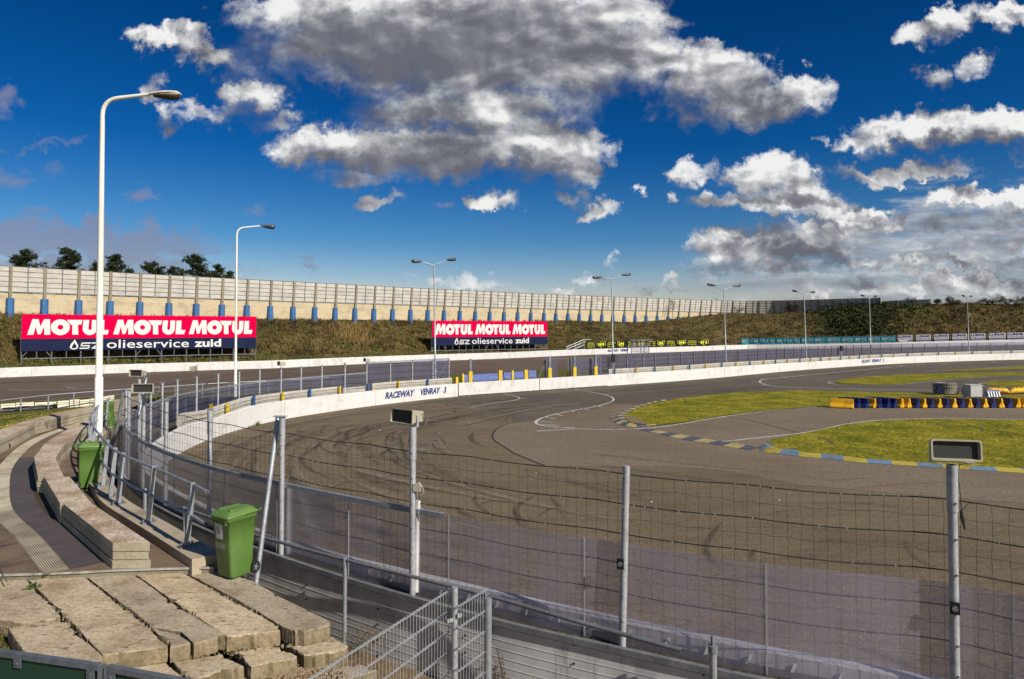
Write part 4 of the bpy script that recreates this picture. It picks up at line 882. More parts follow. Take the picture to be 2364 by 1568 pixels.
te = [225, 380, 540, 705, 870, 1040, 1210, 1385, 1570, 1745, 1930, 2115, 2305]; g = 'teal banners on the outer wall'
for i in range(12):
    def tx(f, L):
        def w_(q):
            G = lambda x, y: f(x, y, .012)
            flat_poly(q, [(.07, .52), (.16, .78), (.20, .74), (.14, .54), (.20, .34), (.16, .30)], G)
            put_text(q, 'Collé', G, .15, .46, .42, .80, .02); flat_poly(q, [(.50, .34), (.515, .34), (.515, .82), (.50, .82)], G)
            put_text(q, 'RENTAL', G, .56, .90, .62, .78, .0); put_text(q, '& SALES', G, .58, .90, .38, .54, .0); flat_poly(q, [(.2, .12), (.7, .12), (.7, .15), (.2, .15)], G)
        return [('lettering', M['ban_grey'], w_)]
    banner_on('banner', zS(te[i], 0)[0], zS(te[i + 1], 0)[0] - .2, 1.22, 2.80, M['ban_teal'], '%s teal rental banner from the left in the long teal row' % ORDN[i], 'banner', g, tx, 1.2 if i < 5 else 0.5)
lu = [(168, 425), (482, 740), (800, 1062), (1125, 1390), (1430, 1705), (1768, 2048), (2092, 2385)]; g = 'white boards on the outer wall'
nm = ['white and navy advertising board next to the end of the teal banners', 'second white and navy advertising board from the end of the teal banners', 'third white and navy advertising board from the end of the teal banners', 'white and navy advertising board just left of the farthest lamp post', 'white and navy advertising board just right of the farthest lamp post', 'white and navy advertising board, second to the right of the farthest lamp', 'white and navy advertising board cut by the right edge of the photo']
for i, (a, b_) in enumerate(lu):
    def tx(f, L):
        def w_(q):
            G = lambda x, y: f(x, y, .012)
            put_text(q, 'LUMAR', G, .03, .97, .58, .95, .06); put_text(q, 'VERHUUR', G, .03, .97, .32, .50, .015)
            flat_poly(q, [(0.01, .06), (.99, .06), (.99, .24), (.01, .24)], G)
        return [('lettering', M['lum_blue'], w_)]
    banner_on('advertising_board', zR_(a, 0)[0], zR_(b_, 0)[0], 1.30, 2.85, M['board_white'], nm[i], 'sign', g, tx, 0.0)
# wire fence bit between the banners and thin posts behind them
t = thing('wire_fence', 'thin dark wire fence carrying the banners along the outer wall', 'fence', uOWp(1340, 1.2))
for u in [zQ(x, 0)[0] for x in (490, 640, 785, 925, 1075, 1360, 1495, 1665, 1810, 1970, 2130, 2235)] + [zS(x, 0)[0] for x in (150, 380, 705, 1040, 1385, 1745, 2115, 2310)] + [zR_(x, 0)[0] for x in (455, 770, 1090, 1410, 1740, 2070)]:
    d = owd(u); p = owp.off(d, .12); mb = MB(); mb.tube([p + Vector((0, 0, 1.0)), p + Vector((0, 0, 2.95))], .035, 6); mb.build('post', M['galv_dk'], t)
mb = MB()
for h in (1.6, 2.0, 2.4, 2.85): mb.tube([owp.off(d, .12, h) for d in owp.samples(owd(1340), owd(2364), 4)], .012, 3, False)
for u in [lerp(1637, 1712, i / 30) for i in range(31)]: d = owd(u); mb.tube([owp.off(d, .12, 1.2), owp.off(d, .12, 2.85)], .010, 3, False)
mb.build('wire_mesh', M['wire'], t)

# ---------------------------------------------------------------- lamp posts
def sec_c(g_): return (g_[0] + g_[6]) / 2
def lamp_head(mb_body, mb_glass, p, d, L=0.95, w_=.20, skirt=None):
    # a flat teardrop housing along d from p; lens below
    d = d.normalized(); s_ = Vector((-d.y, d.x, 0)).normalized(); z = s_.cross(d) * -1 if s_.cross(d).z < 0 else s_.cross(d)
    secs = []; gl = []
    for t_, ww, hu, hd_ in ((0, .05, .055, .05), (.18, .10, .095, .09), (.45, .18, .11, .16), (.75, .21, .10, .22), (.93, .18, .08, .20), (1.0, .10, .03, .10)):
        c = p + d * (t_ * L); secs.append([c + s_ * (ww * math.cos(a)) + z * ((hu if math.sin(a) > 0 else .02) * math.sin(a)) for a in [2 * math.pi * k / 12 for k in range(12)]])
        gl.append([c + s_ * (ww * .93 * math.cos(a)) - z * .008 + z * ((.0 if math.sin(a) > 0 else hd_ * 1.15) * math.sin(a)) for a in [2 * math.pi * k / 12 for k in range(12)]])
    if skirt is not None: skirt.loft([[q + (sec_c(g_) - q) * .02 + z * (0 if (q - sec_c(g_)).dot(z) > -.02 else -.45 * (q - sec_c(g_)).dot(z)) for q in g_] for g_ in gl[1:]], 0, True); gl = [[sec_c(g_) + (q - sec_c(g_)) * .9 for q in g_] for g_ in gl]
    mb_body.loft(secs, 0, True); mb_glass.loft(gl[1:], 0, True)
M['lamp_white'] = stained('white_lamp_paint', (0.66, 0.65, 0.60), (0.40, 0.39, 0.30), amount=(0.52, 0.8), bmp=0.05)
M['lamp_grey'] = galv('grey_lamp_paint', (0.40, 0.42, 0.44), (0.27, 0.29, 0.31), 0.5, 0.3)
M['head_grey'] = simple('dark_lamp_housing', (0.10, 0.10, 0.10), (0.05, 0.05, 0.05), 0.5)
M['head_lt'] = stained('weathered_lamp_housing', (0.55, 0.55, 0.53), (0.16, 0.16, 0.15), amount=(0.4, 0.6), sscale=8)
M['lens'] = simple('amber_lens', (0.40, 0.34, 0.22), (0.26, 0.21, 0.13), 0.3)
M['lens_dk'] = simple('dark_lens', (0.05, 0.045, 0.04), (0.03, 0.03, 0.025), 0.3)
def lamp(u, vtop, zb, Y, arms, r0, label, white=False, vb=None, ub=None):
    top = PD(u, vtop, Y); bx = PD(ub if ub else u, vb if vb else vtop, Y).x
    t = thing('street_lamp', label, 'street lamp', (bx, Y, zb), 0, 'lamp posts round the track')
    pm = M['lamp_white'] if white else M['lamp_grey']; base = Vector((bx, Y, zb))
    mb = MB(); H = top.z - zb
    def pole_pt(k): return base.lerp(top, k)
    if len(arms) == 1:
        dirn, L, rise, hl = arms[0]; end = top + dirn * L + Vector((0, 0, rise)); bend = .55
        pts = [pole_pt(k) for k in (0, .18, .181, .5, .8, .93)]; rs = [r0 * 1.25, r0 * 1.2, r0, r0 * .9, r0 * .75, r0 * .7]
        k0 = top - Vector((0, 0, bend)); k1 = top + dirn * bend + Vector((0, 0, rise * bend / L))
        for i in range(7):
            a = i / 6; pts.append(k0.lerp(top, a).lerp(top.lerp(k1, a), a)); rs.append(r0 * .66)
        pts.append(end); rs.append(r0 * .52); mb.tube(pts, r0, 12, True, 0, True, rs); mb.build('pole', pm, t)
        hb_, hg = MB(), MB(); sk_ = MB() if Y < 30 else None; lamp_head(hb_, hg, end - dirn * .03, dirn + Vector((0, 0, .02)), hl, .2, sk_); h = hb_.build('lamp_head', M['head_lt'] if white and Y < 30 else M['head_grey'], t); hg.build('lens', M['lens_dk'], h)
        if sk_: sk_.build('skirt', M['lens'], h)
    else:
        pts = [pole_pt(k) for k in (0, .2, .201, .6, 1)]; mb.tube(pts, r0, 10, True, 0, True, [r0 * 1.25, r0 * 1.2, r0, r0 * .8, r0 * .65]); mb.build('pole', pm, t)
        for dirn, L, rise, hl in arms:
            end = top + dirn * L + Vector((0, 0, rise)); mb = MB(); c = top + dirn * (L * .15) + Vector((0, 0, rise * .15 + .12))
            q = []
            for i in range(5): a = i / 4; q.append(top.lerp(top + Vector((0, 0, .06)), a).lerp((top + Vector((0, 0, .06))).lerp(top + dirn * (L * .3) + Vector((0, 0, rise * .3)), a), a))
            mb.tube(q + [end], r0 * .5, 8); mb.build('arm', pm, t)
            hb_, hg = MB(), MB(); lamp_head(hb_, hg, end - dirn * .03, dirn + Vector((0, 0, rise / L * .5)), hl, .2); h = hb_.build('lamp_head', M['head_grey'], t); hg.build('lens', M['lens_dk'], h)
    return t
X = Vector((1, 0, 0))
lamp(237, 231, 2.2, 23.6, [(X, 1.62, .20, 1.12)], .108, 'tall white lamp post with one arm rising from the spectator terrace', True, 1020, 226.5)
lamp(547, 527, 0, 54, [(Vector((.94, .34, 0)).normalized(), 1.75, .28, 1.15)], .095, 'white single armed lamp post in front of the left billboard', True, 925, 543)
for u, v, Y, ub, l, r, lab in ((1002, 613, 70, 1005.5, (-26, -7), (26, -13), 'grey double armed lamp post at the left edge of the farther billboard'), (1411.5, 645, 85, 1416, (-22, -3), (24, -10), 'grey double armed lamp post in front of the black and yellow banners'),
                               (1671, 670, 98, 1677, (-20, -9), (22, -9), 'grey double armed lamp post just left of the teal banners'), (1856, 682.5, 112, 1862, (-21, -8), (21, -8), 'grey double armed lamp post rising before the middle of the teal banners'),
                               (2007, 690.5, 128, 2011.5, (-16, -6), (14, -6), 'grey double armed lamp post near the right end of the teal banners'), (2233, 690.5, 140, 2238, (-9, -5), (9, -5), 'grey double armed lamp post, farthest right, before the white and navy boards')):
    k = Y / F; side = Vector((.93, .37, 0)) if u < 1800 else Vector((.8, .6, 0))
    arms = [(side * -1, abs(l[0]) * k / side.x, -l[1] * k, 26 * k if u < 1800 else 1.5), (side, abs(r[0]) * k / side.x, -r[1] * k, 26 * k if u < 1800 else 1.5)]
    lamp(u, v, 0, Y, arms, .10, lab, False, 860, ub)

# ---------------------------------------------------------------- pines and bushes
M['pine'] = leafy('pine_needles', (0.020, 0.028, 0.010), (0.036, 0.046, 0.016), 0.8)
M['bark'] = simple('bark', (0.075, 0.055, 0.04), (0.04, 0.03, 0.022), 0.9, scale=6)
def pine(base, H, Wd, seed, label, crown0=.30, group='pine trees behind the noise barrier'):
    rn = random.Random(seed); t = thing('pine_tree', label, 'tree', base, 0, group)
    mb = MB(); mb.tube([base + Vector((0, 0, H * k)) + Vector((rn.uniform(-.1, .1), rn.uniform(-.1, .1), 0)) for k in (0, .3, .6, .85, .98)], .2, 8, True, 0, True, [.22, .18, .13, .07, .02])
    cr_ = MB(); nb_ = 46
    for i in range(nb_):
        k = lerp(crown0, .97, (i + rn.random()) / nb_); a = rn.uniform(0, 6.283) ; kk = (k - crown0) / (1 - crown0)
        L = Wd / 2 * (1.0 - kk ** 1.6) ** .8 * rn.uniform(.55, 1.15) + .25; b0 = base + Vector((0, 0, H * k)); d = Vector((math.cos(a), math.sin(a), rn.uniform(.15, .65))).normalized()
        tip = b0 + d * L; mb.tube([b0, b0 + d * L * .6, tip], .05, 5, False, 0, True, [.05, .035, .012])
        for j in range(int(10 + L * 13)):
            c = b0.lerp(tip, rn.uniform(.25, 1.05)) + Vector((rn.gauss(0, .22), rn.gauss(0, .22), rn.gauss(.06, .16)))
            for q in range(9):
                v_ = Vector((rn.gauss(0, 1), rn.gauss(0, 1), rn.gauss(.35, .7))).normalized() * rn.uniform(.20, .40); s_ = v_.cross(Vector((rn.gauss(0, 1), rn.gauss(0, 1), rn.gauss(0, 1)))).normalized() * .055
                cr_.add([c, c + v_ * .6 + s_, c + v_, c + v_ * .6 - s_], [(0, 1, 2, 3)])
    mb.build('trunk', M['bark'], t); cr_.build('crown', M['pine'], t); return t
for i, (u, vt, Y, Wd, lab) in enumerate(((64, 578, 108, 5.4, 'broad dark pine behind the barrier, farthest left'), (158.5, 573, 112, 5.6, 'pointed dark pine behind the barrier, left of the near lamp post'), (222, 606, 113, 2.2, 'small thin pine half hidden behind the tall white lamp post'), (264, 586, 118, 4.4, 'open crowned pine just right of the tall white lamp post'),
                                          (353, 607, 122, 6.4, 'low spreading pine between the two white lamp posts'), (446, 587, 126, 6.6, 'largest and densest dark pine, left of the second white lamp'), (505, 611, 128, 3.6, 'slim pine against the right flank of the largest one'), (530, 627, 131, 3.6, 'lowest pine top showing at the second white lamp pole'), (300, 622, 120, 2.6, 'low pine tip in the gap right of the open crowned pine'), (398, 618, 124, 3.0, 'low pine tip just left of the largest pine'))):
    tp = PD(u, vt, Y); bz = 7.0; pine(Vector((tp.x, Y, bz)), tp.z - bz, Wd * 1.25, 40 + i, lab, .34)
M['twig'] = simple('bare_twigs', (0.085, 0.062, 0.045), (0.05, 0.037, 0.028), 0.9)
M['bush'] = leafy('bush_leaves', (0.030, 0.040, 0.012), (0.052, 0.058, 0.018), 0.6)
M['bush_dry'] = leafy('dry_bush_leaves', (0.085, 0.065, 0.032), (0.060, 0.047, 0.022), 0.6)
def bare(base, H, seed, label, spread=.45, nm='bare_tree', cat='tree', leaf=None, dens=0):
    rn = random.Random(seed); t = thing(nm, label, cat, base); mb = MB(); lf = MB()
    def grow(p, d, L, r, lev):
        q = p + d * L; mb.tube([p, p.lerp(q, .5) + Vector((rn.gauss(0, .03), rn.gauss(0, .03), 0)) * L, q], r, 4, False, 0, True, [r, r * .8, r * .55])
        if leaf and lev >= 1:
            for _ in range(dens):
                c = p.lerp(q, rn.random()) + Vector((rn.gauss(0, .2), rn.gauss(0, .2), rn.gauss(0, .15))); v_ = Vector((rn.gauss(0, 1), rn.gauss(0, 1), rn.gauss(.2, 1))).normalized() * rn.uniform(.12, .26); s_ = v_.cross(Vector((rn.gauss(0, 1), 1, rn.gauss(0, 1)))).normalized() * .06
                lf.add([c, c + v_ * .5 + s_, c + v_, c + v_ * .5 - s_], [(0, 1, 2, 3)])
        if lev < 4:
            for _ in range(rn.choice((2, 3))): grow(p.lerp(q, rn.uniform(.45, 1)), (d + Vector((rn.gauss(0, spread), rn.gauss(0, spread), rn.uniform(0, .35)))).normalized(), L * rn.uniform(.55, .8), r * .62, lev + 1)
    if nm == 'bush':
        for _ in range(5): grow(base + Vector((rn.gauss(0, .3), rn.gauss(0, .3), -.3)), Vector((rn.gauss(0, .5), rn.gauss(0, .5), 1)).normalized(), H * .42, .03, 1)
    else: grow(base + Vector((0, 0, -.3)), Vector((rn.gauss(0, .05), 0, 1)).normalized(), H * .38, max(.045, H * .011), 0)
    mb.build('trunk' if nm != 'bush' else 'stem', M['twig'], t)
    if leaf: lf.build('crown' if nm != 'bush' else 'foliage', leaf, t)
    return t
def on_bank(u, w_): return bank_pt(u, w_)
bare(on_bank(zC(1478, 0)[0], .93), 7.6, 1, 'slender bare birch on the bank before the ribbed panels', .28)
bare(on_bank(zC(1410, 0)[0], .96), 5.0, 2, 'smaller bare sapling left of the slender birch', .28)
bare(on_bank(zC(2045, 0)[0], .98), 3.6, 3, 'twiggy half bare bush before the grey shaded panels', .6, 'bush', 'bush', M['bush'], 5)
bare(on_bank(zD_(370, 0)[0], .97), 4.0, 4, 'loose bush against the shaded barrier beside the lamp pole', .6, 'bush', 'bush', M['bush_dry'], 7)
bare(on_bank(zD_(1395, 0)[0], .95), 3.4, 5, 'pale dry bush in front of the lower grey barrier', .6, 'bush', 'bush', M['bush_dry'], 5)
bare(foot(zC(1765, 0)[0]) + Vector((6, 14, -1)), 9.0, 6, 'bare treetop peeking over the barrier behind the bank', .5)
for i, (x, h, lab) in enumerate(((1605, 1.7, 'small dark green bush on the bank beside the barrier end'), (1705, 2.6, 'taller dark green bush standing second from the barrier end'))):
    u = zD_(x, 0)[0]; bare(foot(u) + Vector((0, -.5, -.1)), h, 70 + i, lab, .35, 'bush', 'bush', M['bush'], 6)
for i, (x, h, lab) in enumerate(((1760, 1.6, 'little round bush on the bank top right of the conifers'), (1990, 2.2, 'low bush on the bank top left of the farthest lamp'), (2060, 1.7, 'dry bush on the bank top behind the farthest lamp'), (2140, 3.2, 'tall bare twiggy bush on the bank top, right of the farthest lamp'), (2200, 2.3, 'dry rounded bush next to the tall twiggy one'), (2290, 3.0, 'wide brown bush on the bank top near the photo edge'), (2350, 3.6, 'brown bush cut by the right edge of the photo'))):
    u = zD_(x, 0)[0]; bare(foot(u) + Vector((0, -1.0, -.1)), h, 90 + i, lab, .7, 'bush', 'bush', M['bush_dry'], 5)
rn = random.Random(9); vb = MB()
for k in range(2600):                             # the dark overgrown hump before the barrier's corner
    u = rn.gauss(1985, 42); w_ = rn.uniform(.12, 1.02); p = bank_pt(u, w_); blades(vb, p + Vector((0, 0, max(0, rn.gauss(.5, .5)))), 7, .7, .8, .09, rn, 1.1, 1)
tag(vb.build('bramble', M['bush']), 'dense dark green brambles over the bank before the barrier corner', 'brambles', kind='stuff')
# ================================================================ inner wall, boards, gates
t = thing('concrete_wall', 'white concrete wall round the inner track with blue lettering', 'wall', WALL.at(dL))
dg0, dg1 = far(1054), far(1400)
def wall_run(ds, nm):
    mb = MB(); secs = []
    for d in ds:
        h = Hw(d); secs.append([WALL.off(d, o) + Vector((0, 0, z)) for o, z in ((0, -.1), (0, h - .03), (.025, h), (.16, h), (.18, h - .03), (.18, -.1))])
    n = 6; vs = [q for s_ in secs for q in s_]; 
    for i in range(len(secs) - 1):
        for k in range(6): mb.add([secs[i][k], secs[i][(k + 1) % 6], secs[i + 1][(k + 1) % 6], secs[i + 1][k]], [(0, 1, 2, 3)], 1 if k in (3, 4, 5) else 0)
    mb.add(secs[0], [tuple(range(6))[::-1]]); mb.add(secs[-1], [tuple(range(6))]); mb.build(nm, [M['white_wall'], M['wall_back']], t)
wall_run(WALL.samples(0, dg0, .7), 'wall_body'); wall_run(WALL.samples(dg1, WALL.len, 1.5), 'wall_body')
mb = MB()
for u in (657.7, 866, 1672, 1800, 1867, 2110, 2315): d = far(u); tg = WALL.tan(d); mb.bar(WALL.off(d, -.004, .02), WALL.off(d, -.004, Hw(d) - .04), .025, .012, 0, tg)
mb.build('panel_joint', M['joint'], t)
near_ribs = MB()
for k in range(46):
    d = WALL.find(2191, 1.2, 0, dL) - 3 + k * .62
    if d > WALL.find(560, 1.2, 0, dL): break
    near_ribs.add([WALL.off(d + a, .187 + e, z) for a, e, z in ((-.02, .0, 1.1), (.03, .02, 1.1), (.10, .05, .93), (.05, .02, .93))], [(0, 1, 2, 3)])
near_ribs.build('buttress', M['wall_back'], t)
g = Zr(1400, 1480, 2.613)
wall_text(WALL, far, 0, 0, [('RACEWAY', zM(371, 0)[0], zM(664, 0)[0]), ('VENRAY', zM(722, 0)[0], zM(955, 0)[0]), ('3', zM(980, 0)[0], zM(1008, 0)[0])], .40, .95, t, -.012)
wall_text(WALL, far, 0, 0, [('RACEWAY', zS(1845, 0)[0], zS(1968, 0)[0]), ('VENRAY', zS(1988, 0)[0], zS(2113, 0)[0]), ('2', zS(2130, 0)[0], zS(2146, 0)[0])], .44, .98, t, -.012)
dg = far(1244)
for a, b_, lab in ((dg0, dg, 'white wooden gate section closing the wall gap, right of the lettered wall'), (dg, dg1, 'white wooden gate section closing the wall gap, nearer the yellow gate posts at its right')):
    pa, pb = WALL.at(a), WALL.at(b_); dd = (pb - pa).normalized(); nn = Vector((-dd.y, dd.x, 0)); L = (pb - pa).length
    tt = thing('wall_gate', lab, 'gate', pa); mb = MB(); hA, hB = 1.18, 1.18
    mb.loft([[p + nn * o + Vector((0, 0, z)) for o, z in ((-.10, .07), (-.10, 1.2), (.02, 1.2), (.02, .07))] for p in (pa + dd * .04, pb - dd * .04)]); mb.build('gate_panel', M['gate_white'], tt)
    mb = MB(); 
    for k in range(4): mb.box(pa + dd * (L * (k + .5) / 4) + nn * -.03 + Vector((0, 0, .035)), (.3, .14, .07), math.atan2(dd.y, dd.x))
    mb.build('skid_block', simple('timber', (.16, .09, .04), (.10, .06, .03), .9) if 'timber' not in M else M['timber'], tt)
# boards above the wall with painted posts and cables
def board_run(u0, u1, plist, label, brk=None, dfn=far):
    a, b_ = dfn(u0) if not isinstance(u0, tuple) else u0[0], dfn(u1)
    tt = thing('board_fence', label, 'fence', WALL.off(a, .4)); mb = MB(); of = .42
    ds = [d for d in WALL.samples(a, b_, .7)]; A, Bv, Cv, Dv = [], [], [], []
    rn = random.Random(int(a))
    secs = []
    for d in ds:
        h = Hw(d); e = .03 * fbm(d * .25, 1); secs.append([WALL.off(d, of + o) + Vector((0, 0, h + z + e)) for o, z in ((-.03, -.55), (-.03, -.02), (0, .0), (-.03, .02), (-.03, .22), (0, .24), (-.03, .26), (-.03, .46), (.0, .52), (.10, .52), (.10, -.55))])
    mb.loft(secs); mb.build('board', M['board'], tt)
    for k in (.12, .36):
        c = MB(); c.tube([WALL.off(d, .10, Hw(d) + k + .012 * math.sin(d * 2.1)) for d in ds], .014, 4, False); c.build('cable', M['cable'], tt)
    for u, colr in plist:
        d = dfn(u); p = WALL.off(d, .17); ang = math.atan2(WALL.tan(d).y, WALL.tan(d).x); mb = MB(); w_ = .13 if colr != 'Z' else .26
        mb.box(p + Vector((0, 0, Hw(d) - .25 + .40)), (w_, .14, .86 if u > 420 else 1.4), ang); mb.build('post', M['blue'] if colr == 'B' else M['yellow'], tt)
nb = lambda x: zN(x, 0)[0]
board_run((dL - 3.5,), 785.8, [(338.6, 'Y'), (nb(110), 'B'), (nb(288), 'Y'), (nb(573), 'B'), (nb(836), 'Y'), (nb(1125), 'B'), (nb(1412), 'Y'), (nb(1702), 'B'), (nb(2000), 'Y')], 'cream boards with blue and yellow posts on the wall at the left bend')
board_run(865, 1053, [(nb(2310), 'B'), (zM(533, 0)[0], 'Y'), (zM(837, 0)[0], 'B'), (zM(1140, 0)[0], 'Z')], 'short run of cream boards above the blue lettered wall section')
rp = [(zQ(x, 0)[0], c) for x, c in zip((785, 1090, 1365, 1632, 1878, 2112, 2338), 'BYBYBYB')] + [(zS(x, 0)[0], c) for x, c in zip((170, 352, 543, 706, 870, 1024, 1175, 1312, 1447, 1580, 1708, 1833, 1968, 2127, 2300), 'YBYBYBYBYBYBYBY')] + [(zR_(x, 0)[0], c) for x, c in zip((378, 640, 900, 1198, 1500, 1828, 2170), 'BYBYBYB')]
board_run(1412, 2420, [(u, c) for u, c in rp], 'long run of cream boards with blue and yellow posts on the right wall')
# loose broken boards in the gap
mb = MB(); a = far(792)
for k in range(4):
    p0, p1 = WALL.off(a + .3, .45, Hw(a) - .1 + .14 * k), WALL.off(far(858), .45, Hw(a) - .16 + .14 * k + .05 * (k % 2)); mb.bar(p0, p1, .05, .10)
solo(mb, 'loose_boards', M['board'], 'sagging loose white boards filling the gap left of the lettered wall', 'boards')
# gate posts behind the white gates
M['timber'] = simple('timber', (.16, .09, .04), (.10, .06, .03), .9)
for i, (x, vt, vb_, up) in enumerate(((zM(1275, 0)[0], zM(0, 15)[1], 890, zB(0, 1045)[1]), (zM(1585, 0)[0], zM(0, 5)[1], 880, None), (zM(1872, 0)[0], zM(0, -2)[1], 875, None), (zM(2105, 0)[0], zC(0, 1122)[1], 880, zC(0, 1022)[1]), (zL(10, 0)[0], zC(0, 1113)[1], 880, zC(0, 1015)[1]), (zL(235, 0)[0], zC(0, 1107)[1], 880, zC(0, 1010)[1]))):
    p = WALL.off(far(x), .35); z1 = PD(x, vt, p.y).z; lab = ['yellow gate post with a tall dark extension, left end of the white gates', 'plain yellow gate post before the middle of the blue block wall', 'plain yellow gate post at the right end of the blue block wall', 'yellow post with dark extension at the left edge of the screen gate', 'yellow post with dark extension at the middle of the screen gate', 'yellow post with dark extension and diagonal brace at the right of the screen gate'][i]
    tt = thing('gate_post', lab, 'post', p, 0, 'yellow gate posts'); mb = MB(); mb.box(p + Vector((0, 0, z1 / 2)), (.34, .30, z1), .3); mb.build('lower_post', M['yellow'], tt)
    if up: z2 = PD(x, up, p.y).z; mb = MB(); mb.box(p + Vector((0, 0, (z1 + z2) / 2 + .0)), (.22, .2, z2 - z1 - .01), .3); mb.build('upper_post', M['galv_dk'], tt)
for i, (x, vt) in enumerate(((zM(1352, 0)[0], zM(0, 40)[1]), (zM(1848, 0)[0], zM(0, 5)[1]))):
    p = WALL.off(far(x), 2.6); z1 = PD(x, vt, p.y).z; mb = MB(); mb.tube([p, p + Vector((0, 0, z1 - .15)), p + Vector((0, 0, z1))], .14, 10, True, 0, True, [.14, .14, .09]); q = thing('bollard', ['small round yellow bollard with a prop left of centre of the blue blocks', 'small round yellow bollard by the right end of the blue blocks'][i], 'bollard', p, 0, 'round yellow bollards'); mb.build('post', M['yellow'], q)
    mb = MB(); mb.bar(p + Vector((.1, 0, z1 * .8)), p + Vector((1.3, .2, .05)), .07, .07); mb.build('prop', M['galv_dk'], q)
# blue pit blocks
for i, (x0, x1, vt0, vt1, vb0, vb1, lab) in enumerate(((zM(1182, 0)[0], zM(1262, 0)[0], zM(0, 52)[1], zM(0, 52)[1], 882, 881, 'short blue concrete block at the left end of the blue row'), (zM(1270, 0)[0], zM(1590, 0)[0], zM(0, 50)[1], zM(0, 30)[1], 881, 876, 'long blue concrete block left in the row behind the gates'), (zM(1600, 0)[0], zM(1852, 0)[0], zM(0, 30)[1], zM(0, 10)[1], 876, 872.5, 'long blue concrete block in the middle of the row behind the gates'), (zM(1862, 0)[0], zM(1940, 0)[0], zM(0, 5)[1], zM(0, 3)[1], 872.5, 872, 'short blue concrete block at the right end of the blue row'))):
    a, b_ = P(x0, vb0, 0), P(x1, vb1, 0); h = PD((x0 + x1) / 2, (vt0 + vt1) / 2, (a.y + b_.y) / 2).z; d = (b_ - a).normalized(); nn = Vector((d.y, -d.x, 0)); mb = MB()
    mb.loft([[p + nn * o + Vector((0, 0, z)) for o, z in ((.3, 0), (.3, .2), (.16, .36), (.12, h), (-.12, h), (-.16, .36), (-.3, .2), (-.3, 0))] for p in (a, b_)]); solo(mb, 'barrier_block', M['slate_blue'], lab, 'barrier', 'blue blocks behind the white gates')

# ================================================================ safety fence
t = thing('safety_fence', 'curving galvanised safety fence with cables, wire mesh and tinted screens', 'fence', FEN.at(dFL))
fgz = lambda d: interp([0, dFL - 6, dFL + 3, FEN.len], [.95, .95, .1, 0], d)
ftop = lambda d: interp([0, dFL - 2, dFL + 8, FEN.len], [3.85, 3.85, 3.35, 3.3], d)
def fend(u, branch): return (fnear if branch else ffar)(u)
SC_OFF = .0
dend = FEN.len - .05; d850 = ffar(848)
nearposts = [(2203, 1073, None), (1436, 1076, 1473), (953, 985, 1345), (650, 962, 1250), (484, 945, 1188), (383, 924, None), (331, 912, None), (296, 900, None)]
pd_ = []; M['post_galv'] = galv('post_steel', (.44, .45, .47), (.30, .31, .34), .5, .45)
for i, (u, vt, vb_) in enumerate(nearposts):
    of_ = .085 if i < 4 else -.085; d = fnear(u); d = min([d + (k - 60) * .012 for k in range(121)], key=lambda q: abs(uv(FEN.off(q, of_, 2.6))[0] - u)); p = FEN.off(d, of_); z = PD(u, vt, p.y).z; z = min(max(z, 3.5), 4.2); pd_.append(d); mb = MB(); b0 = Vector((p.x, p.y, fgz(d))); tp = Vector((p.x, p.y, z))
    if i == 1: tp += Vector((.08, 0, 0))
    mb.tube([b0, tp], .057, 14); po = mb.build('post', M['post_galv'], t)
    mb = MB(); mb.box(tp + Vector((0, 0, .006)), (.19, .17, .012)) if i not in (0, 1, 2) else None
    if i in (0, 2, 3, 4): mb.tube([tp - Vector((0, 0, .62)), tp - Vector((0, 0, .0))], .068, 14)
    if mb.v: mb.build('sleeve', M['post_galv'], po)
    mb = MB()
    for zz in (3.68, 3.2, 2.73, 2.27, 1.8, 1.4): mb.tube([p + Vector((.0, -.056, zz)), p + Vector((0, -.085, zz))], .014, 6)
    mb.build('bolt', M['galv_dk'], po)
farposts = [303.6, 323.5, 348, 374.6, 410, 454.5, 504.2, 551.7, 599.8, 648.9, 694.8, 742.8, 796.9, 846, 901, 952, 1000, 1042]
fvt = {303.6: 883.6, 323.5: 876.6, 348: 872.3, 374.6: 867, 410: 863}
for u in farposts:
    d = ffar(u, 3.0) if u > 320 else dFL + (1.6 if u < 310 else 3.2); p = FEN.at(d); z = ftop(d); mb = MB(); mb.tube([Vector((p.x, p.y, fgz(d))), Vector((p.x, p.y, z))], .06, 10); po = mb.build('post', M['post_galv'], t); pd_.append(d)
    mb = MB(); mb.box((p.x, p.y, z + .006), (.2, .16, .012)); mb.build('sleeve', M['post_galv'], po)
def brace(a, b_, r=.055): mb = MB(); mb.tube([a, b_], r, 12); mb.box(Vector(a) + Vector((0, 0, .01)), (.19, .16, .012)); mb.build('brace', M['galv'], t)
q = FEN.off(fnear(641), -.02); top = PD(642, 962, q.y); b0 = P(590.6, 1351, .7); bt = top.lerp(b0, 1.18); brace(top, bt)
q = FEN.at(fnear(288)); top = PD(285, 900.5, q.y + .5); b0 = P(256, 1070, 1.1); brace(top, b0)
q = FEN.at(ffar(790)); brace(PD(796, 838.5, q.y), PD(789, 905, q.y + .8)); q = FEN.at(dFL + 3.8); brace(PD(338, 872.5, q.y), PD(320, 960, q.y - .8))
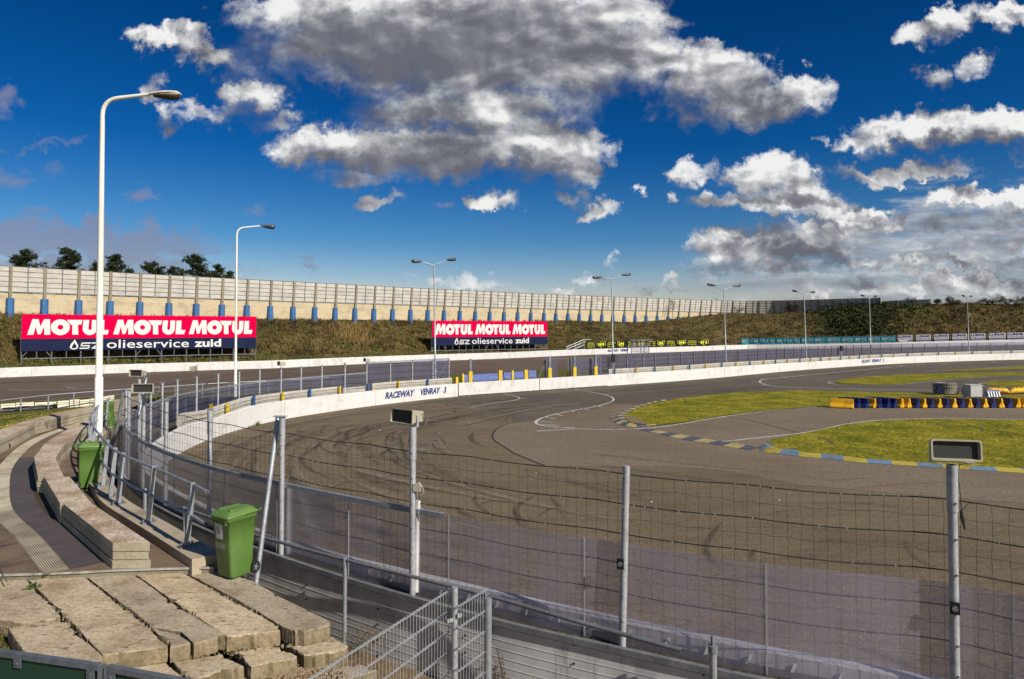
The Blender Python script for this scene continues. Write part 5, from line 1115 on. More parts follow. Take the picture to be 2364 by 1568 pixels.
# cables and the wire mesh between them
rn = random.Random(2)
for k, z0 in enumerate((3.70, 3.22, 2.74, 2.27, 1.80)):
    mb = MB(); dd = FEN.samples(0, d850, .35)
    mb.tube([FEN.off(d, -.03, (z0 - (.5 if d > dFL + 5 else .5 * max(0, (d - dFL + 2) / 7))) - .035 * math.sin((d * 1.3) % math.pi)) for d in dd], .0095, 5, False); 
    if k < 5:
        d = FEN.find(2364, 2.6, 0, dFL) - 2 + .11 * k
        while d < dFL - 4:
            if rn.random() < .4: mb.box(FEN.off(d, -.03, (z0 - (.5 * max(0, (d - dFL + 2) / 7))) - .035 * math.sin((d * 1.3) % math.pi)), (.010, .022, .024), 0, 1)
            d += .18
    mb.build('cable', [M['cable'], M['galv_lt']], t)
mesh = MB(); d = FEN.find(2364, 2.6, 0, dFL) - 2
while d < dFL - 2:
    j = rn.uniform(-.01, .01); pts = []
    for z in (3.68, 3.45, 3.22, 2.98, 2.74, 2.5, 2.27, 2.03, 1.8, 1.4, 1.0): pts.append(FEN.off(d + j + rn.gauss(0, .006), -.02, z))
    mesh.tube(pts, .0030, 3, False); d += .18
for z in (3.45, 2.98, 2.5, 2.03, 1.55):
    mesh.tube([FEN.off(d, -.02, z + rn.gauss(0, .012)) for d in FEN.samples(FEN.find(2364, 2.6, 0, dFL) - 2, dFL - 2, .18)], .0030, 3, False)
d = dFL + 1
while d < d850: mesh.tube([FEN.off(d, .01, 3.2), FEN.off(d, .01, .9)], .003, 3, False); d += .3
for z in (2.95, 2.7, 2.45, 2.2, 1.7): mesh.tube([FEN.off(d, .01, z) for d in FEN.samples(dFL + 1, d850, .6)], .003, 3, False)
mesh.build('wire_mesh', M['wire'], t)
# tinted screens between the joints
joints = [2560, 2335, 1770, 1346, 1039, 806, 640, 519, 404, 350]
jd = [FEN.find(2364, 2.6, 0, dFL) - 3.5] + [fnear(u) for u in joints[1:]] + [fnear(318), fnear(300), dFL + .8]
for a, b_ in zip(jd, jd[1:]):
    mb = MB(); ds = FEN.samples(a + .008, b_ - .008, .45); mb.ribbon([FEN.off(d, SC_OFF, .98) for d in ds], [FEN.off(d, SC_OFF, 2.58) for d in ds]); mb.build('screen', M['plexi'], t)
for dj in jd[1:-1]:
    mb = MB(); mb.bar(FEN.off(dj, SC_OFF + .006, .98), FEN.off(dj, SC_OFF + .006, 2.58), .022, .012, 0, FEN.side(dj)); mb.build('joint_strip', M['galv_lt'], t)
for i in (0, 1):
    d = pd_[i] ; p = FEN.off(d, .16, 2.30); mb = MB(); mb.box(p, (.11, .03, .16), math.atan2(FEN.tan(d).y, FEN.tan(d).x)); c = mb.build('clamp', M['black'], t)
    mb = MB(); mb.tube([p + FEN.side(d) * .016, p + FEN.side(d) * .035], .036, 12); mb.build('washer', M['galv_dk'], c)
fs_ = [dFL + .8, dFL + 2.5, dFL + 4.2] + [ffar(u) for u in (374, 430, 490, 552, 620, 695, 770, 847)]
for a, b_ in zip(fs_, fs_[1:]):
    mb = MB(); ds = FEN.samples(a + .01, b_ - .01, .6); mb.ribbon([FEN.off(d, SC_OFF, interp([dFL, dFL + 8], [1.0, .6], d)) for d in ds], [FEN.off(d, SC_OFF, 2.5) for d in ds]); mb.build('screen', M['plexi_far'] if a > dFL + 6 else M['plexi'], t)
    mb = MB(); mb.bar(FEN.off(b_, SC_OFF + .01, .9), FEN.off(b_, SC_OFF + .01, 2.5), .05, .03, 0, FEN.side(b_)); mb.build('joint_strip', M['galv_dk'], t)
# the channel rail along the screen tops
ch = MB(); a, b_ = fnear(1023, 2.62), d850; ds = FEN.samples(a, b_, .4)
zc = lambda d: 2.58 - (0 if d < dFL else min(.08, (d - dFL) * .01))
ch.loft([[FEN.off(d, SC_OFF + .0 + o, zc(d) + z) for o, z in ((-.035, -.05), (-.035, .035), (.045, .035), (.045, -.05), (.035, -.05), (.035, .025), (-.025, .025), (-.025, -.05))] for d in ds]); ch.build('top_rail', M['galv'], t)
# full height screens right of the last cable fence
fz0 = [846, 901, 952, 1000, 1042]; fd = [ffar(u) for u in fz0]
for a, b_ in zip(fd, fd[1:]):
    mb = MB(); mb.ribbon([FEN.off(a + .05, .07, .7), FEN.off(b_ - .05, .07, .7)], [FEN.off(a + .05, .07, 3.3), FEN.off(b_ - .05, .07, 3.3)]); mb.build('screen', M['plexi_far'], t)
mb = MB(); mb.bar(FEN.off(fd[0], .0, 3.32), FEN.off(fd[-1], .0, 3.34), .06, .06); mb.build('top_rail', M['galv'], t)
for k in range(5):
    mb = MB(); mb.tube([FEN.off(d, -.07, .9 + k * .5) for d in FEN.samples(fd[0], fd[-1], 1)], .012, 4, False); mb.build('cable', M['cable'], t)
for p0, p1 in (((fd[3], .7), (fd[4], 3.2)), ((fd[3], 3.2), (fd[4], .7))): brace(FEN.off(p0[0], .12, p0[1]), FEN.off(p1[0], .12, p1[1]), .04)

# far screen fence on the right
zc_ = lambda x: zC(x, 0)[0]; zd = lambda x: zD_(x, 0)[0]
fu = [zc_(x) for x in (925, 1065, 1188, 1318, 1432, 1545, 1655, 1762, 1862, 1955, 2052, 2140, 2228, 2312)] + [zd(x) for x in (5, 88, 172, 250, 332, 405, 475, 545, 610, 678, 740, 802, 857, 922, 985, 1050, 1130, 1213, 1303, 1393, 1490, 1592, 1690, 1800, 1915, 2035, 2155, 2290)] + [2395]
t = thing('screen_fence', 'long fence of purple tinted screens on dark posts beside the right wall', 'fence', WALL.off(far(1402), 1.6))
fd = [far(u) for u in fu]; fd = sorted(set(round(x, 2) for x in fd)); tz = lambda d: interp([fd[0], fd[-1]], [3.2, 3.35], d)
for i, d in enumerate(fd):
    mb = MB(); p = WALL.off(d, 1.6); mb.bar(p, p + Vector((0, 0, tz(d) + .05)), .10, .10, 0, WALL.side(d)); mb.build('post', M['galv_dk'], t)
    if i + 1 < len(fd):
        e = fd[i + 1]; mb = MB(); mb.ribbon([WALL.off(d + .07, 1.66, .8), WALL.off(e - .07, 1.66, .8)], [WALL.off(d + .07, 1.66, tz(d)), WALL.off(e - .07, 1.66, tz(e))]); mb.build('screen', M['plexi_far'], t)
mb = MB(); mb.tube([WALL.off(d, 1.6, tz(d) + .04) for d in fd], .035, 5); mb.build('top_rail', M['galv'], t)
for k in range(5): mb = MB(); mb.tube([WALL.off(d, 1.52, 1.0 + k * .48) for d in fd], .013, 3, False); mb.build('cable', M['cable'], t)
# screen gate in the gap, two leaves
for (x0, x1, lab) in ((zc_(440), zc_(640), 'tinted screen gate leaf half clear, left of the yellow middle post'), (zc_(650), zc_(832), 'tinted screen gate leaf between the middle and right yellow posts'), (zc_(842), zc_(922), 'short braced tinted screen leaf meeting the long screen fence')):
    a, b_ = WALL.off(far(x0), 1.0), WALL.off(far(x1), 1.0); tt = thing('screen_gate', lab, 'gate', a); d = (b_ - a); zt = 3.0; mb = MB()
    k1 = .55 if 'half' in lab else 1.0
    mb.ribbon([a + Vector((0, 0, .35)), a + d * k1 + Vector((0, 0, .35))], [a + Vector((0, 0, zt)), a + d * k1 + Vector((0, 0, zt))]); mb.build('screen', M['plexi_far'], tt)
    mb = MB(); mb.bar(a + Vector((0, 0, .3)), b_ + Vector((0, 0, .3)), .07, .07); mb.bar(a + Vector((0, 0, zt)), b_ + Vector((0, 0, zt)), .05, .05); mb.bar(a + Vector((0, 0, .05)), a + Vector((0, 0, zt + .05)), .10, .10, 0, d.normalized()); mb.bar(b_ + Vector((0, 0, .05)), b_ + Vector((0, 0, zt + .05)), .08, .08, 0, d.normalized())
    if 'braced' in lab: mb.bar(a + Vector((0, 0, zt)), b_ + Vector((0, 0, .3)), .07, .07)
    if 'half' in lab: mb.bar(a + Vector((0, 0, zt)), a - d * .45 + Vector((0, 0, .1)), .06, .06)
    mb.build('frame', M['galv_dk'], tt)
# traffic signals
for (x, vt, vb_, lab) in ((zc_(1040), zC(0, 1003)[1], zC(0, 1075)[1], 'black signal lights on a white post by the screen gate'), (zd(857), zD_(0, 930)[1], zD_(0, 975)[1], 'black signal lights far along the purple screen fence')):
    p = WALL.off(far(x), 1.1); z0, z1 = PD(x, vb_, p.y).z, PD(x, vt, p.y).z; tt = thing('traffic_light', lab, 'signal', p, 0, 'signal lights'); mb = MB(); mb.box(p + Vector((0, 0, (z0 + z1) / 2)), (.34, .3, z1 - z0), .2, 0); mb.build('housing', M['black'], tt)
    mb = MB()
    for k in range(4): mb.box(p + Vector((.27, -.05, lerp(z0 + .2, z1 - .2, k / 3))), (.22, .24, .06), .2)
    mb.build('visor', M['black'], tt); mb = MB(); mb.tube([p, p + Vector((0, 0, z0))], .06, 8); mb.build('post', M['galv_lt'], tt)
# marshal stand: roofed stair tower behind the screens
p0 = P(zc_(1125), zC(0, 1135)[1] + 0, 0); x0, x1 = zc_(1128), zc_(1278); Y = 92
def tower():
    a, b_ = PD(x0, 820, Y), PD(x1, 820, Y); a.z = b_.z = 0; zt = PD(x0, zC(0, 888)[1], Y).z; zf_ = PD(x0, zC(0, 1050)[1], Y).z; zm = PD(x0, zC(0, 985)[1], Y).z; W_ = b_.x - a.x
    tt = thing('marshal_stand', 'roofed metal stand with steps behind the purple screens', 'stand', a); D = 3.2
    for (x, y) in ((0, 0), (W_, 0), (0, D), (W_, D), (W_ * .55, 0)): mb = MB(); mb.bar(a + Vector((x, y, 0)), a + Vector((x, y, zt)), .10, .10); mb.build('post', M['galv_dk'], tt)
    mb = MB(); mb.box(a + Vector((W_ / 2 + .2, D / 2, zt + .06)), (W_ + .6, D + .6, .12)); mb.build('roof', M['galv_dk'], tt)
    mb = MB(); mb.box(a + Vector((W_ / 2, D / 2, zf_)), (W_, D, .1)); mb.build('floor', M['galv_dk'], tt)
    mb = MB(); mb.ribbon([a + Vector((.1, -.03, zm)), a + Vector((W_ - .1, -.03, zm))], [a + Vector((.1, -.03, zt - .1)), a + Vector((W_ - .1, -.03, zt - .1))]); mb.build('window', M['plexi'], tt)
    mb = MB(); mb.bar(a + Vector((0, -.03, zm)), a + Vector((W_, -.03, zm)), .07, .07); mb.bar(a + Vector((0, -.02, zf_)), a + Vector((W_, -.02, zf_)), .08, .08); mb.bar(a + Vector((W_ * .5, 0, zf_)), a + Vector((W_ * .8, 0, .3)), .05, .05); mb.build('rail', M['galv_dk'], tt)
    mb = MB(); s0, s1 = a + Vector((-1.6, -.3, .1)), a + Vector((1.9, -.3, zf_))
    mb.bar(s0, s1, .06, .14); mb.bar(s0 + Vector((0, .9, 0)), s1 + Vector((0, .9, 0)), .06, .14)
    for k in range(8): mb.box(s0.lerp(s1, (k + .5) / 8) + Vector((0, .45, 0)), (.26, .9, .04))
    mb.bar(s0 + Vector((0, 0, 1)), s1 + Vector((0, 0, 1)), .04, .04); mb.build('steps', M['galv_dk'], tt)
tower()
def steps():
    a = owp.off(owd(zc_(720)), -.05) ; tt = thing('metal_steps', 'galvanised steps with hand rails over the outer wall left of the banners', 'steps', a); d = owp.tan(owd(zc_(700))) * -1; sd = Vector((0, 1, 0)) * .9; top = a + Vector((0, .4, 2.1)); b0 = a + d * 4.2 + Vector((0, .4, .6))
    mb = MB(); mb.bar(b0, top, .08, .22); mb.bar(b0 + sd, top + sd, .08, .22)
    for k in range(7): mb.box(b0.lerp(top, (k + .5) / 7) + sd * .5, (.5, .9, .06))
    mb.box(top + sd * .5 - d * .8, (2.0, 1.0, .08)); mb.build('flight', M['galv'], tt)
    for s_ in (Vector(), sd):
        mb = MB()
        for h in (.6, 1.1): mb.tube([b0 + s_ + Vector((0, 0, h)), top + s_ + Vector((0, 0, h)), top - d * 1.6 + s_ + Vector((0, 0, h))], .045, 6)
        for k in (0, .5, 1): q = b0.lerp(top, k) + s_; mb.tube([q, q + Vector((0, 0, 1.1))], .045, 6)
        mb.build('hand_rail', M['galv_lt'], tt)
    mb = MB(); mb.bar(top - d * 1.6, top - d * 1.6 - Vector((0, 0, 2)), .1, .1); mb.bar(top, top - Vector((0, 0, 2)), .1, .1); mb.build('leg', M['galv_dk'], tt)
steps()
# ---------------------------------------------------------------- left field fence and white rail blocks
rf = [(P(0, 925, 1.4)), P(110, 912.5, 1.4), P(171, 907.5, 1.4), P(280, 899.5, 1.4), P(404, 891.4, 1.4), P(467.7, 887, 1.4), P(580, 881, 1.4), P(693, 876, 1.4), P(760, 872, 1.4)]
e = (rf[0] - rf[1]).normalized(); rfp = Path([rf[0] + e * 6] + rf, .8); t = thing('pipe_fence', 'low galvanised pipe fence with wires along the far track', 'fence', rfp.at(3))
mb = MB(); mb.tube([rfp.off(d, 0) for d in rfp.samples(0, rfp.len, 1)], .04, 6, False); mb.build('top_rail', M['galv_lt'], t)
for h in (.35, .7, 1.05): mb = MB(); mb.tube([rfp.off(d, 0, -h) for d in rfp.samples(0, rfp.len, 1)], .014, 3, False); mb.build('wire', M['galv'], t)
for u in (49, 111, 171, 230, 290, 340, 404, 467, 530, 567, 620, 693): d = rfp.find(u); p = rfp.at(d); mb = MB(); mb.tube([Vector((p.x, p.y, -.1)), p], .045, 8); mb.build('post', M['galv'], t)
M['rail_white'] = stained('old_white_rail', (.62, .58, .46), (.40, .27, .10), amount=(.5, .72), vscale=(.6, .6, .6), sscale=1.5)
wl = [(-40, 950), (0, 948), (36, 945.5), (79, 943.5), (131, 940.5), (159, 938.5), (183, 936.5), (206, 935), (236, 931), (262, 926.5)]
labs = ['cut off by the left photo edge', 'first whole one from the left photo edge', 'second whole one from the left photo edge', 'third whole one from the left photo edge', 'fourth whole one, left of the tall lamp', 'two places left of the tall lamp', 'directly left of the tall lamp', 'seen just behind the tall lamp post', 'last one at the right, past the lamp post']
for i, ((u0, v0), (u1, v1)) in enumerate(zip(wl, wl[1:])):
    a, b_ = P(u0, v0, .3), P(u1, v1, .3); d = (b_ - a).normalized(); nn = Vector((d.y, -d.x, 0)); mb = MB(); a2, b2 = a + d * .03, b_ - d * .03; q = .03 * (i % 3 - 1)
    mb.loft([[p + nn * o + Vector((0, 0, z + q)) for o, z in ((.1, -.45), (.1, .08), (.04, .14), (.1, .2), (.04, .28), (.1, .34), (.06, .44), (-.12, .44), (-.12, -.45))] for p in (a2, b2)]); solo(mb, 'guard_block', M['rail_white'], 'white guard block behind the pipe fence, ' + labs[i], 'barrier', 'white guard blocks by the far track')
mb = MB(); a, b_ = P(10, 953, .35), P(130, 944, .35); n_ = 10
mb.loft([[a.lerp(b_, k / 9) + Vector((0, -.1, 0)) + Vector((0, o, z + .03 * math.sin(k * 2.2))) for o, z in ((.25, 0), (.2, .28), (-.05, .34), (-.3, .2), (-.35, 0))] for k in range(10)], 0, True); solo(mb, 'tarpaulin', M['black'], 'dark tarpaulin lying along the white guard blocks', 'tarpaulin')
# ================================================================ spectator terrace
ZW = 2.2
lp = [P(443.3, 1291.8, 2.35), P(338, 1224.3, 2.35), P(233.7, 1157.5, 2.35), P(215, 1129, 2.35)]; lp = [Vector((p.x, p.y, 2.35)) for p in lp]
LED = Path(lp + [Vector((-11.6, 18.4, 2.35)), Vector((-13.25, 21, 2.35)), Vector((-14.75, 24, 2.35)), Vector((-16.2, 27.5, 2.35)), Vector((-17.6, 31, 2.35))], .5)
M['pave'] = stained('brown_paving', (.165, .115, .075), (.08, .058, .04), amount=(.38, .62), vscale=(1, 1, 1), sscale=1.2, fine=.2)
M['conc_side'] = stained('mossy_concrete', (.22, .195, .145), (.075, .07, .04), amount=(.38, .62), vscale=(1, 1, .6), sscale=2.0, fine=.15, bmp=.4)
M['soil'] = grassy('dark_soil', [(.32, (.025, .022, .012)), (.5, (.06, .047, .028)), (.68, (.045, .05, .015))], 1.2, 12)
fe = [zG(-260, 672), zG(300, 655), zG(700, 640), zG(950, 625), zG(1350, 611), zG(1560, 606), zG(1840, 600)]
front = [P(u, v, ZW) for u, v in fe]
outl = [(p.x, p.y) for p in front] + [tuple(LED.off(d, -.46).xy) for d in LED.samples(.3, LED.len, 1.2)] + [(-18.4, 33.0)] + [tuple(P(*q, 2.2).xy) for q in ((290, 921), (240, 931.5), (173, 948), (118.5, 958.5), (50, 977), (0, 995), (-70, 1016))] + [(-26, 16), (-26, 9)]
def in_prism(name, outl, z0, z1, mats):
    mb = MB(); mb.prism(outl, z0, z1, 1, 0); return structure(mb, name, mats)
in_prism('terrace', outl, -.3, ZW, [M['pave'], M['conc_side']])
# nosing along the step edge
mb = MB()
for a, b_ in zip(front[1:], front[2:]): mb.bar(a + Vector((0, -.012, -.015)), b_ + Vector((0, -.012, -.015)), .03, .03)
mb.bar(front[0] + Vector((0, -.012, -.015)), front[1].lerp(front[0], .02) + Vector((0, -.012, -.015)), .03, .03)
solo(mb, 'step_nosing', simple('nosing_white', (.38, .37, .34), (.20, .18, .15), .6, scale=5), 'thin pale nosing strip along the terrace step', 'nosing')
# benches
M['agg'] = None
m, tt, b, _ = new_mat('washed_aggregate'); M['agg'] = m; p = wpos(tt); n1 = tt.noise(p, 26, 5, .8); n2 = tt.noise(p, 1.3, 6, .6)
col = tt.ramp(n1, [(.32, (.13, .095, .065)), (.5, (.43, .345, .255)), (.66, (.80, .70, .58))]); col = tt.mix(tt.maprange(n2, .4, .62), col, tt.mix(1.0, col, (.62, .50, .42), 'MULTIPLY'))
tt.put(b.inputs['Base Color'], col); b.inputs['Roughness'].default_value = .85; bump(tt, b, n1, .6, .01)
M['bench_side'] = stained('bench_concrete', (.36, .315, .23), (.12, .11, .065), amount=(.40, .66), vscale=(1, 1, .5), sscale=2.2, fine=.15, bmp=.5)
def bench(pairs, label, zt, zb, segl, layers=3, seed=1):
    rn = random.Random(seed); t = thing('concrete_bench', label, 'bench', P(*pairs[0][0], zt) - Vector((0, 0, zt - zb)))
    for (L0, R0), (L1, R1) in segl:
        l0, r0, l1, r1 = (P(*q, zt) for q in (L0, R0, L1, R1)); hL = (zt - zb) / layers
        for k in range(layers):
            mb = MB(); z1 = zt - k * hL - (.012 if k else 0); z0 = zt - (k + 1) * hL; j = Vector((rn.uniform(-.02, .02), rn.uniform(-.02, .02), 0)) if k else Vector(); s_ = (0 if k == 0 else (.015 if k == 1 else -.02))
            q = [p + j + (c - p) * s_ * 1.0 for p, c in ((l0, r0), (r0, l0), (r1, l1), (l1, r1))]
            g_ = (q[3] - q[0]).normalized() * .008; q[0] += g_; q[1] += g_; q[2] -= g_; q[3] -= g_
            if k == 0: mb.prism([(p.x, p.y) for p in q], z0, z1, 1, 0)
            else: mb.prism([(p.x, p.y) for p in q], z0, z1, 1, 1)
            bb = mb.build('beam', [M['agg'], M['bench_side']], t, False, .012)
    return t
bp = [((260.6, 1254), (346.6, 1252.6)), ((146, 1162.6), (211, 1161.3)), ((138.4, 1161.3), (211, 1161)), ((101, 1099.5), (161.2, 1100.8)), ((87, 1098), (147, 1100)), ((78.7, 1055), (128, 1057.5)), ((105.5, 1022), (145.3, 1030.7)), ((138.4, 1001.2), (167, 1012)), ((166, 985.6), (195.5, 992.6)), ((199, 971.8), (211, 985)), ((228, 958), (243, 968)), ((252, 947), (268, 955))]
bench(bp, 'near row concrete bench of stacked beams curving beside the green bins', 2.6, 2.2, [(bp[0], bp[1]), (bp[2], bp[3]), (bp[4], bp[5])] + list(zip(bp[5:], bp[6:])))
b2 = [((-70, 1012), (-60, 1044)), ((0, 991.7), (22.5, 1006.4)), ((50, 974.4), (80.4, 977.8)), ((118.5, 956.2), (148.8, 959.7)), ((173, 945.8), (218, 944)), ((240, 929.5), (288, 925)), ((290, 918), (335, 912))]
bench(b2, 'upper row concrete bench of stacked beams against the grass', 2.6, 2.2, list(zip(b2, b2[1:])), 3, 4)
# lawn behind the upper bench
back = [P(*q[0], 2.58) for q in b2]; rows = []
tgt = [Vector((-62, 34, .25)), Vector((-40, 40, .25)), Vector((-36, 47, .2)), Vector((-32, 53, .1)), Vector((-29, 56, .05)), Vector((-25, 58, .03)), Vector((-21, 60, .03))]
mb = MB(); nn_ = 8
prof = lambda k: (1 - k) ** 1.0
for r in range(nn_):
    f = lambda k: [Vector((lerp(a.x, c.x, k), lerp(a.y, c.y, k), lerp(c.z, a.z, 1 - k) + .12 * fbm(lerp(a.x, c.x, k), lerp(a.y, c.y, k)) * (1 if 0 < k < 1 else 0))) for a, c in zip(back, tgt)]
    mb.ribbon(f(r / nn_), f((r + 1) / nn_), 0, True)
structure(mb, 'lawn', M['lawn'])
lb = MB(); rn = random.Random(8)
for k in range(5000):
    i = rn.randrange(len(back) - 1); s_, q = rn.random(), rn.random() ** 1.5; a = back[i].lerp(back[i + 1], s_); c = tgt[i].lerp(tgt[i + 1], s_); p = a.lerp(c, q); blades(lb, p, 3, .10, .15, .012, rn, .5)
tag(lb.build('grass', M['blade']), 'short grass sloping down behind the upper bench', 'grass', kind='stuff')
# walkway strips (ribbed grip strip and dark rubber mat)
m, tt, b, _ = new_mat('ribbed_strip'); M['ribbed'] = m; p = wpos(tt)
n2 = tt.noise(p, 2.0, 6, .6); col = tt.ramp(n2, [(.3, (.26, .215, .145)), (.55, (.46, .40, .29)), (.7, (.52, .46, .34))])
tt.put(b.inputs['Base Color'], col); b.inputs['Roughness'].default_value = .8
M['ribbed_dark'] = simple('groove_shade', (.07, .055, .04), (.05, .04, .03), .9)
M['mat'] = simple('rubber_mat', (.078, .062, .062), (.055, .045, .045), .8, scale=2, fine=.15)
M['moss'] = stained('mossy_strip', (.055, .043, .026), (.030, .030, .012), amount=(.38, .6), vscale=(1, 1, 1), sscale=2)
BL_ = Path([P(*q[0], ZW) for q in (((262, 1322),), ((148, 1225),), ((104, 1165),), ((82, 1115),), ((112, 1064),), ((146, 1035),), ((176, 1016),), ((210, 998),))], .3)
rib = [P(*q, ZW) for q in ((131, 1321), (66, 1242), (8, 1182), (2, 1120), (12, 1080.8), (42, 1045), (68, 1024.6), (100, 1008), (134, 995), (176, 981), (212, 970))]
RIB = Path(rib, .3)
def band(path, o0, o1, z, mat, nm, d0=0, d1=None):
    ds = path.samples(d0, d1 or path.len, .25); mb = MB(); mb.ribbon([path.off(d, o0, z) for d in ds], [path.off(d, o1, z) for d in ds]); return structure(mb, nm, mat)
band(RIB, .17, -.17, .006, M['ribbed'], 'walkway_strip')
mb = MB(); ds = RIB.samples(0, 5.0, .25)
for k in range(11):
    o = lerp(-.155, .155, k / 10); mb.ribbon([RIB.off(d, o - .006, .010) for d in ds], [RIB.off(d, o + .006, .010) for d in ds])
structure(mb, 'walkway_grooves', M['ribbed_dark'])
band(RIB, -.18, -.62, .005, M['mat'], 'walkway_mat', 0, 12)
band(RIB, -.625, -1.05, .004, M['moss'], 'walkway_edge', 0, 12)
pj = MB()
for k in range(14):
    d = .9 + k * 1.25; pj.ribbon([RIB.off(d, .19, .007), RIB.off(d, 1.3, .007)], [RIB.off(d + .02, .19, .007), RIB.off(d + .02, 1.3, .007)])
pj.ribbon([RIB.off(d, .62, .008) for d in RIB.samples(0, 10, .3)], [RIB.off(d, .635, .008) for d in RIB.samples(0, 10, .3)])
structure(pj, 'paving_joints', M['ribbed_dark'])
# ledge with the hand rail
M['ledge'] = stained('ledge_concrete', (.36, .30, .22), (.15, .11, .075), amount=(.40, .64), vscale=(1, 1, 1), sscale=1.6, fine=.12, bmp=.3)
mb = MB(); sweep(mb, LED, LED.samples(0, LED.len, .6), [(0, -.6), (0, 0), (-.44, 0), (-.44, -2.4)]); solo(mb, 'concrete_ledge', M['ledge'], 'stained concrete ledge carrying the grey hand rail posts', 'ledge')
t = thing('hand_rail', 'curving two tube galvanised hand rail bolted to the concrete ledge', 'railing', LED.off(0, -.2))
hbase = [P(u, v, 2.35) for u, v in ((431, 1262), (342.5, 1207), (272.7, 1163.7), (255, 1147.6), (237.8, 1122))]; hpos = [min(range(int(LED.len * 20)), key=lambda k: (LED.at(k / 20) - q).length) / 20 for q in hbase]; hpos += [hpos[-1] + 1.4 * (k + 1) for k in range(8)]
for i, d in enumerate(hpos):
    p = hbase[i] if i < 5 else LED.off(d, -.2); nn = LED.side(d); tl = nn * -.0; mb = MB(); tp = p + Vector((0, 0, 1.07)) - LED.tan(d) * .0; tp += Vector((.09, 0, 0))
    mb.bar(p, tp, .08, .055, 0, LED.tan(d)); po = mb.build('post', M['galv'], t)
    mb = MB(); mb.box(p + Vector((0, 0, .012)), (.26, .16, .022), math.atan2(nn.y, nn.x))
    for a in (-.09, .09): mb.tube([p + nn * a + Vector((0, 0, .02)), p + nn * a + Vector((0, 0, .075))], .018, 6)
    mb.build('base_plate', M['galv_dk'], po)
for z, us_, nm in ((3.38, (478, 1135.7), 'top_rail'), (2.87, (475.6, 1211), 'lower_rail')):
    pts = [P(*us_, z)] + [LED.off(d, -.20, z - 2.35) + Vector((.07 * (z - 2.35), 0, 0)) for d in LED.samples(.55, hpos[-1] + .4, .6)]; mb = MB(); mb.tube(pts, .027, 10, True); r_ = mb.build(nm, M['galv'], t)
    e0 = pts[0]; e_ = (pts[0] - pts[1]).normalized(); mb = MB(); mb.tube([e0 + e_ * .001, e0 + e_ * .003], .020, 10); mb.build('tube_mouth', M['black'], r_)
# corrugated steel retaining wall below the fence
m, tt, b, _ = new_mat('corrugated_steel'); M['corr'] = m; p = wpos(tt)
n = tt.noise(tt.vmath('MULTIPLY', p, (1, 1, .5)), 1.2, 7, .65); col = tt.ramp(n, [(.3, (.30, .30, .31)), (.55, (.50, .497, .505)), (.75, (.58, .575, .58))])
stn = tt.math('MULTIPLY', tt.maprange(tt.noise(tt.vmath('MULTIPLY', p, (3, 3, .4)), 1.5, 6, .7), .58, .72), .7); col = tt.mix(stn, col, (.05, .035, .02)); tt.put(b.inputs['Base Color'], col); b.inputs['Metallic'].default_value = 0.0; b.inputs['Roughness'].default_value = .5
sa, sb = 1.0, dFL + 2.0; so_ = .17
stz = lambda d: interp([0, fnear(1200), fnear(577), dFL], [1.0, 1.0, 1.1, 1.15], d)
t = thing('retaining_wall', 'corrugated steel retaining wall running under the safety fence', 'wall', FEN.off(fnear(900), .2, -1.2))
prof = []; nr = 10; rh = .148
for k in range(nr):
    z = -.06 - k * rh; prof += [(.0, z), (.0015, z - rh * .80), (.005, z - rh * .85), (.005, z - rh * .91), (-.004, z - rh * .96)]
prof.append((0, -.06 - nr * rh))
ds = FEN.samples(sa, sb, .4); mb = MB(); secs = [[FEN.off(d, so_ + o, 0) + Vector((0, 0, stz(d) + z)) for o, z in prof] for d in ds]; mb.loft(secs, 0, False, False, False, False); mb.build('corrugated_sheet', M['corr'], t)
mb = MB(); mb.loft([[FEN.off(d, so_ + o, stz(d) + z) for o, z in ((-.03, -.10), (-.03, .012), (.055, .012), (.055, -.085), (.045, -.10))] for d in ds]); mb.build('cap_rail', M['galv_dk'], t)
mb = MB()
for d in FEN.samples(sa, sb, 2.1):
    for k in range(0, nr, 2): mb.box(FEN.off(d, so_ + .008, stz(d) - .06 - rh * (k + .4)), (.026, .026, .026), .7)
mb.build('bolt', M['black'], t)
mb = MB(); ds2 = FEN.samples(1.0, dFL - 3, .6); mb.ribbon([FEN.off(d, so_ - .02, stz(d) - .02) for d in ds2], [FEN.off(d, -.55, .95) for d in ds2]); structure(mb, 'soil_strip', M['soil'])
# pipe rail in front of the sheet
TR = Path([P(*q, 1.5) for q in ((421, 1172), (499, 1200), (577, 1231), (796, 1292), (960, 1333), (1125, 1375), (1350, 1440), (1573.5, 1501.4))], .3)
t = thing('pipe_rail', 'single galvanised pipe rail in front of the corrugated steel wall', 'railing', Vector((TR.at(4).x, TR.at(4).y, -.2)))
mb = MB(); pts = [TR.at(d) for d in TR.samples(0, TR.len, .4)]; mb.tube(pts, .033, 12); r_ = mb.build('rail', M['galv_dk'], t); e_ = (pts[-1] - pts[-2]).normalized(); mb = MB(); mb.tube([pts[-1] + e_ * .001, pts[-1] + e_ * .003], .025, 10); mb.build('tube_mouth', M['black'], r_)
for u in (427, 796): d = TR.find(u); p = TR.at(d); mb = MB(); mb.tube([Vector((p.x, p.y, -.3)), p], .042, 12); mb.tube([p - Vector((0, 0, .12)), p + Vector((0, 0, .035))], .05, 12); mb.build('post', M['galv'], t)
p = TR.at(TR.find(1125)); mb = MB(); mb.tube([Vector((p.x, p.y, -.3)), p + Vector((0, 0, .03))], .045, 12); mb.build('post', M['galv'], t)
